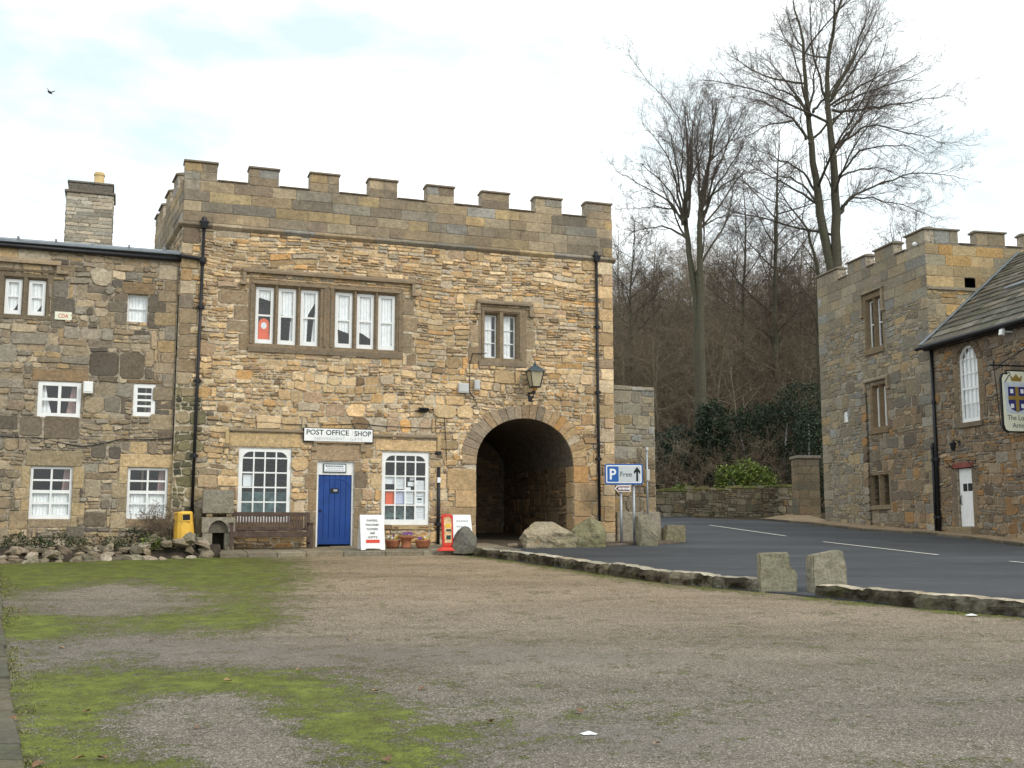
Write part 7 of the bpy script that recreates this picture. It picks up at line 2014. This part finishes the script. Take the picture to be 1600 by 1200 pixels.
# ------------------------------------------------------------------ evergreens and garden plants
def mat_leaf(name, gain=1.0):
    m, n, b = new_mat(name); a = n.nodes.new('ShaderNodeAttribute'); a.attribute_name = 'stone_col'
    n.links.new(a.outputs['Color'], b.inputs['Base Color']); b.inputs['Roughness'].default_value = .5; b.inputs['Specular IOR Level'].default_value = .3
    return m
M['leaf'] = mat_leaf('evergreen leaves')
def leafy(name, label, base, lobes, n, size, cols, seed, cat='bush', group=None, stem=True, long=1.8, droop=0.0):
    """lobes: (x,y,z,rx,ry,rz) ellipsoids in the plant's own space filled with small leaves"""
    rng = random.Random(seed); t = thing(name, label, cat, base, 0, group); mb = MB()
    vol = [l[3] * l[4] * l[5] for l in lobes]
    for k in range(n):
        l = rng.choices(lobes, vol)[0]
        while True:
            p = Vector((rng.uniform(-1, 1), rng.uniform(-1, 1), rng.uniform(-1, 1)))
            if p.length < 1: break
        rad = p.length; p = p.normalized() * rad ** .45
        k_ = 1 + .28 * noise.noise(p * 2.2 + Vector((seed, l[0], l[2]))) + .15 * noise.noise(p * 5 + Vector((seed, 0, 0)))
        if noise.noise(p * 3.3 + Vector((0, seed, l[0]))) < -.22: continue
        w = Vector((l[0] + p.x * l[3] * k_, l[1] + p.y * l[4] * k_, max(.02, l[2] + p.z * l[5] * k_)))
        d = (p.normalized() * .6 + Vector((rng.uniform(-1, 1), rng.uniform(-1, 1), rng.uniform(-.6, 1) - droop))).normalized(); sz = size * rng.uniform(.6, 1.3)
        s = perp(d, rng.uniform(0, 6.28), pi / 2) * sz * .5; d = d * sz * long
        c = rng.choice(cols); g_ = rng.uniform(.7, 1.3)
        mb.face([w, w + d * .5 + s, w + d, w + d * .5 - s], 0, (c[0] * g_, c[1] * g_, c[2] * g_))
    mb.build('foliage', M['leaf'], t)
    if stem:
        mb = MB()
        for l in lobes[:4]: mb.tube([(l[0] * .3, l[1] * .3, 0), (l[0] * .7, l[1] * .7, l[2] * .6), (l[0], l[1], l[2] + l[5] * .4)], [.05 * max(1, l[5]), .04 * max(1, l[5]), .015], 6)
        mb.build('stem', M['bark'], t)
    return t
DK = [(.018, .032, .014), (.024, .042, .018), (.014, .024, .012), (.030, .045, .018)]
DK2 = [(.020, .040, .024), (.030, .052, .028), (.016, .028, .018)]
LT = [(.12, .17, .028), (.16, .20, .035), (.08, .12, .022), (.20, .23, .05), (.05, .08, .02)]
def gbase(px_, Y): x = (px_ - 800) / 1771 * Y; return (x, Y, gh(x, Y) - .05)
leafy('yew_tree', 'tall dark green yew column behind the roadside wall', gbase(1116, 57.5), [(0, 0, 1.4, .95, .8, 1.6), (-.05, 0, 3.0, 1.0, .8, 1.7), (.15, .1, 4.3, .7, .6, 1.5), (-.4, 0, 4.2, .45, .4, 1.4)], 22000, .06, DK, 301, 'tree', long=2.6)
leafy('holly_bush', 'broad dark evergreen mass behind the pale green laurel, beside the tower', gbase(1208, 60), [(-1.6, 0, 3.2, 1.6, 1.2, 2.2), (1.0, .3, 3.8, 1.9, 1.2, 2.4), (2.2, .2, 2.4, 1.3, 1.2, 2.2), (0, 0, 1.8, 2.6, 1.2, 1.8), (1.9, .5, 5.6, 1.2, 1, 1.5), (-.6, .2, 4.6, 1.3, 1, 1.2), (-3.0, .3, 2.4, 1.3, 1, 1.9)], 46000, .07, DK, 302)
leafy('holly_bush', 'dark blue green evergreen bush behind the roadside wall, next to the buttress wall', gbase(1052, 58), [(0, 0, 1.7, 1.3, 1, 1.6), (.3, 0, 3.2, 1.0, .8, 1.3), (-.8, 0, 2.6, 1.0, .8, 1.4), (-2.2, .5, 1.8, 1.4, 1, 1.6)], 20000, .07, DK2, 303)
leafy('laurel_bush', 'bright yellow green laurel bush behind the roadside wall', gbase(1166, 54.6), [(-.6, 0, 1.5, .85, .6, .9), (.5, 0, 1.5, .9, .6, .9), (0, 0, 2.1, .7, .5, .6), (1.2, .1, 1.2, .6, .5, .8), (-1.1, 0, 2.0, .35, .3, .4)], 7500, .075, LT, 304)
leafy('ivy_clump', 'dark ivy clump on the roadside behind the gate pier', gbase(1262, 57), [(0, 0, 2.2, .9, .7, 2.0), (.3, .2, 4.0, .8, .7, 1.4), (.5, .3, 1.2, 1, .8, 1.2)], 9000, .07, DK, 305)
leafy('moss_clump', 'yellow green mossy plant clump on top of the roadside wall, left of the laurel', gbase(1069, 52.9), [(0, 0, 1.2, .55, .3, .25)], 500, .08, LT, 306, 'plant', stem=False)
# garden bed plants
def bedp(px_, y): 
    x = G.px(px_, 830, y)[0]; w = G.world(x, y, 0); return (w.x, w.y, G.o.z + G.gz(x, y) + .24)
GP = dict(SCRP); GP.update(n=[7, 5, 3], rmin=[.004, .003, .002], rk=[.008, .008, .008])
b_ = scrub(211, .95, 'twig_brown', 'bare_shrub', 'leafless reddish brown shrub in the flower bed, left of the yellow bin', None, 16, .010, GP); b_.location = bedp(252, -.5)
b_['label'] = 'leafless reddish brown shrub in the flower bed, left of the yellow bin'
GRN = [(.06, .075, .03), (.09, .10, .045), (.045, .05, .025), (.10, .075, .04)]
leafy('green_shrub', 'low dark green shrub in the flower bed under the right ground floor cottage window', bedp(212, -.75), [(0, 0, .22, .28, .2, .25), (.25, 0, .15, .22, .18, .2)], 900, .035, DK + GRN, 311, stem=False)
leafy('grey_plant', 'grey green bedding plant among the rockery stones below the left cottage window', bedp(96, -.8), [(0, 0, .16, .32, .2, .2), (-.4, 0, .12, .2, .15, .15)], 800, .035, GRN, 312, 'plant', stem=False)
leafy('brown_plant', 'withered brown plant in the flower bed between the two ground floor cottage windows', bedp(150, -.7), [(0, 0, .14, .3, .2, .18)], 500, .035, [(.12, .075, .04), (.16, .10, .05), (.08, .07, .035)], 313, 'plant', stem=False)
leafy('edge_plant', 'small grey green plant at the far left of the flower bed', bedp(26, -.7), [(0, 0, .16, .3, .2, .2)], 600, .04, GRN, 314, 'plant', stem=False)
leafy('small_green_plant', 'small green plant among stones in front of the yellow bin', bedp(262, -1.15), [(0, 0, .12, .22, .15, .14)], 400, .035, GRN, 315, 'plant', stem=False)
for k, (px_, y_, lb, cl) in enumerate(((60, -1.05, 'dark green leafy plant among the rockery stones at the left end', DK), (120, -1.1, 'brownish plant poking out between rockery stones below the left cottage window', GRN), (178, -1.05, 'grey green plant between rockery stones under the gap between the windows', GRN), (300, -1.0, 'small dark plant among stones right of the yellow bin', DK), (236, -1.2, 'low trailing green plant on the front rockery stones', LT))):
    leafy('bedding_plant', lb, bedp(px_, y_), [(0, 0, .14, .22, .16, .16), (.16, .05, .1, .16, .14, .12)], 420, .035, cl + GRN[:2], 330 + k, 'plant', stem=False)
# moss and grass tufts along the foot of the low wall and the path edge
mb = MB(); r = random.Random(401)
def tuft(p, k):
    for _ in range(k):
        a = r.uniform(0, 6.28); h = r.uniform(.008, .026); q = p + Vector((r.uniform(-.05, .05), r.uniform(-.05, .05), 0)); d = Vector((cos(a), sin(a), 0))
        c = r.choice([(.15, .165, .035), (.19, .20, .04), (.11, .125, .03), (.21, .19, .06)])
        mb.face([q - Vector((-d.y, d.x, 0)) * .008, q + Vector((-d.y, d.x, 0)) * .008, q + d * h * .6 + UP * h], 0, c)
for path in (LWAg, LWBg):
    for a, b in zip(path, path[1:]):
        n = int((b - a).length * 26); s = Vector(((b - a).y, -(b - a).x, 0)).normalized()
        if s.y > 0: s = -s
        for i in range(n):
            p = a.lerp(b, r.random()) + s * abs(r.gauss(0, .12)); p.z = gh(p.x, p.y) + .015
            if noise.noise(Vector((p.x * .9, p.y * .9, 5))) > -.15: tuft(p, 7)
for i in range(650):
    y = r.uniform(6, 24); x = edge(y) + abs(r.gauss(0, .12)) - .02; p = Vector((x, y, gh(x, y) + .02))
    if noise.noise(Vector((x * 1.2, y * 1.2, 9))) > -.1: tuft(p, 6)
tag(mb.build('moss_tufts', M['leaf'], None), 'short moss and grass growing along the kerb walls and yard edges', 'moss', kind='stuff')
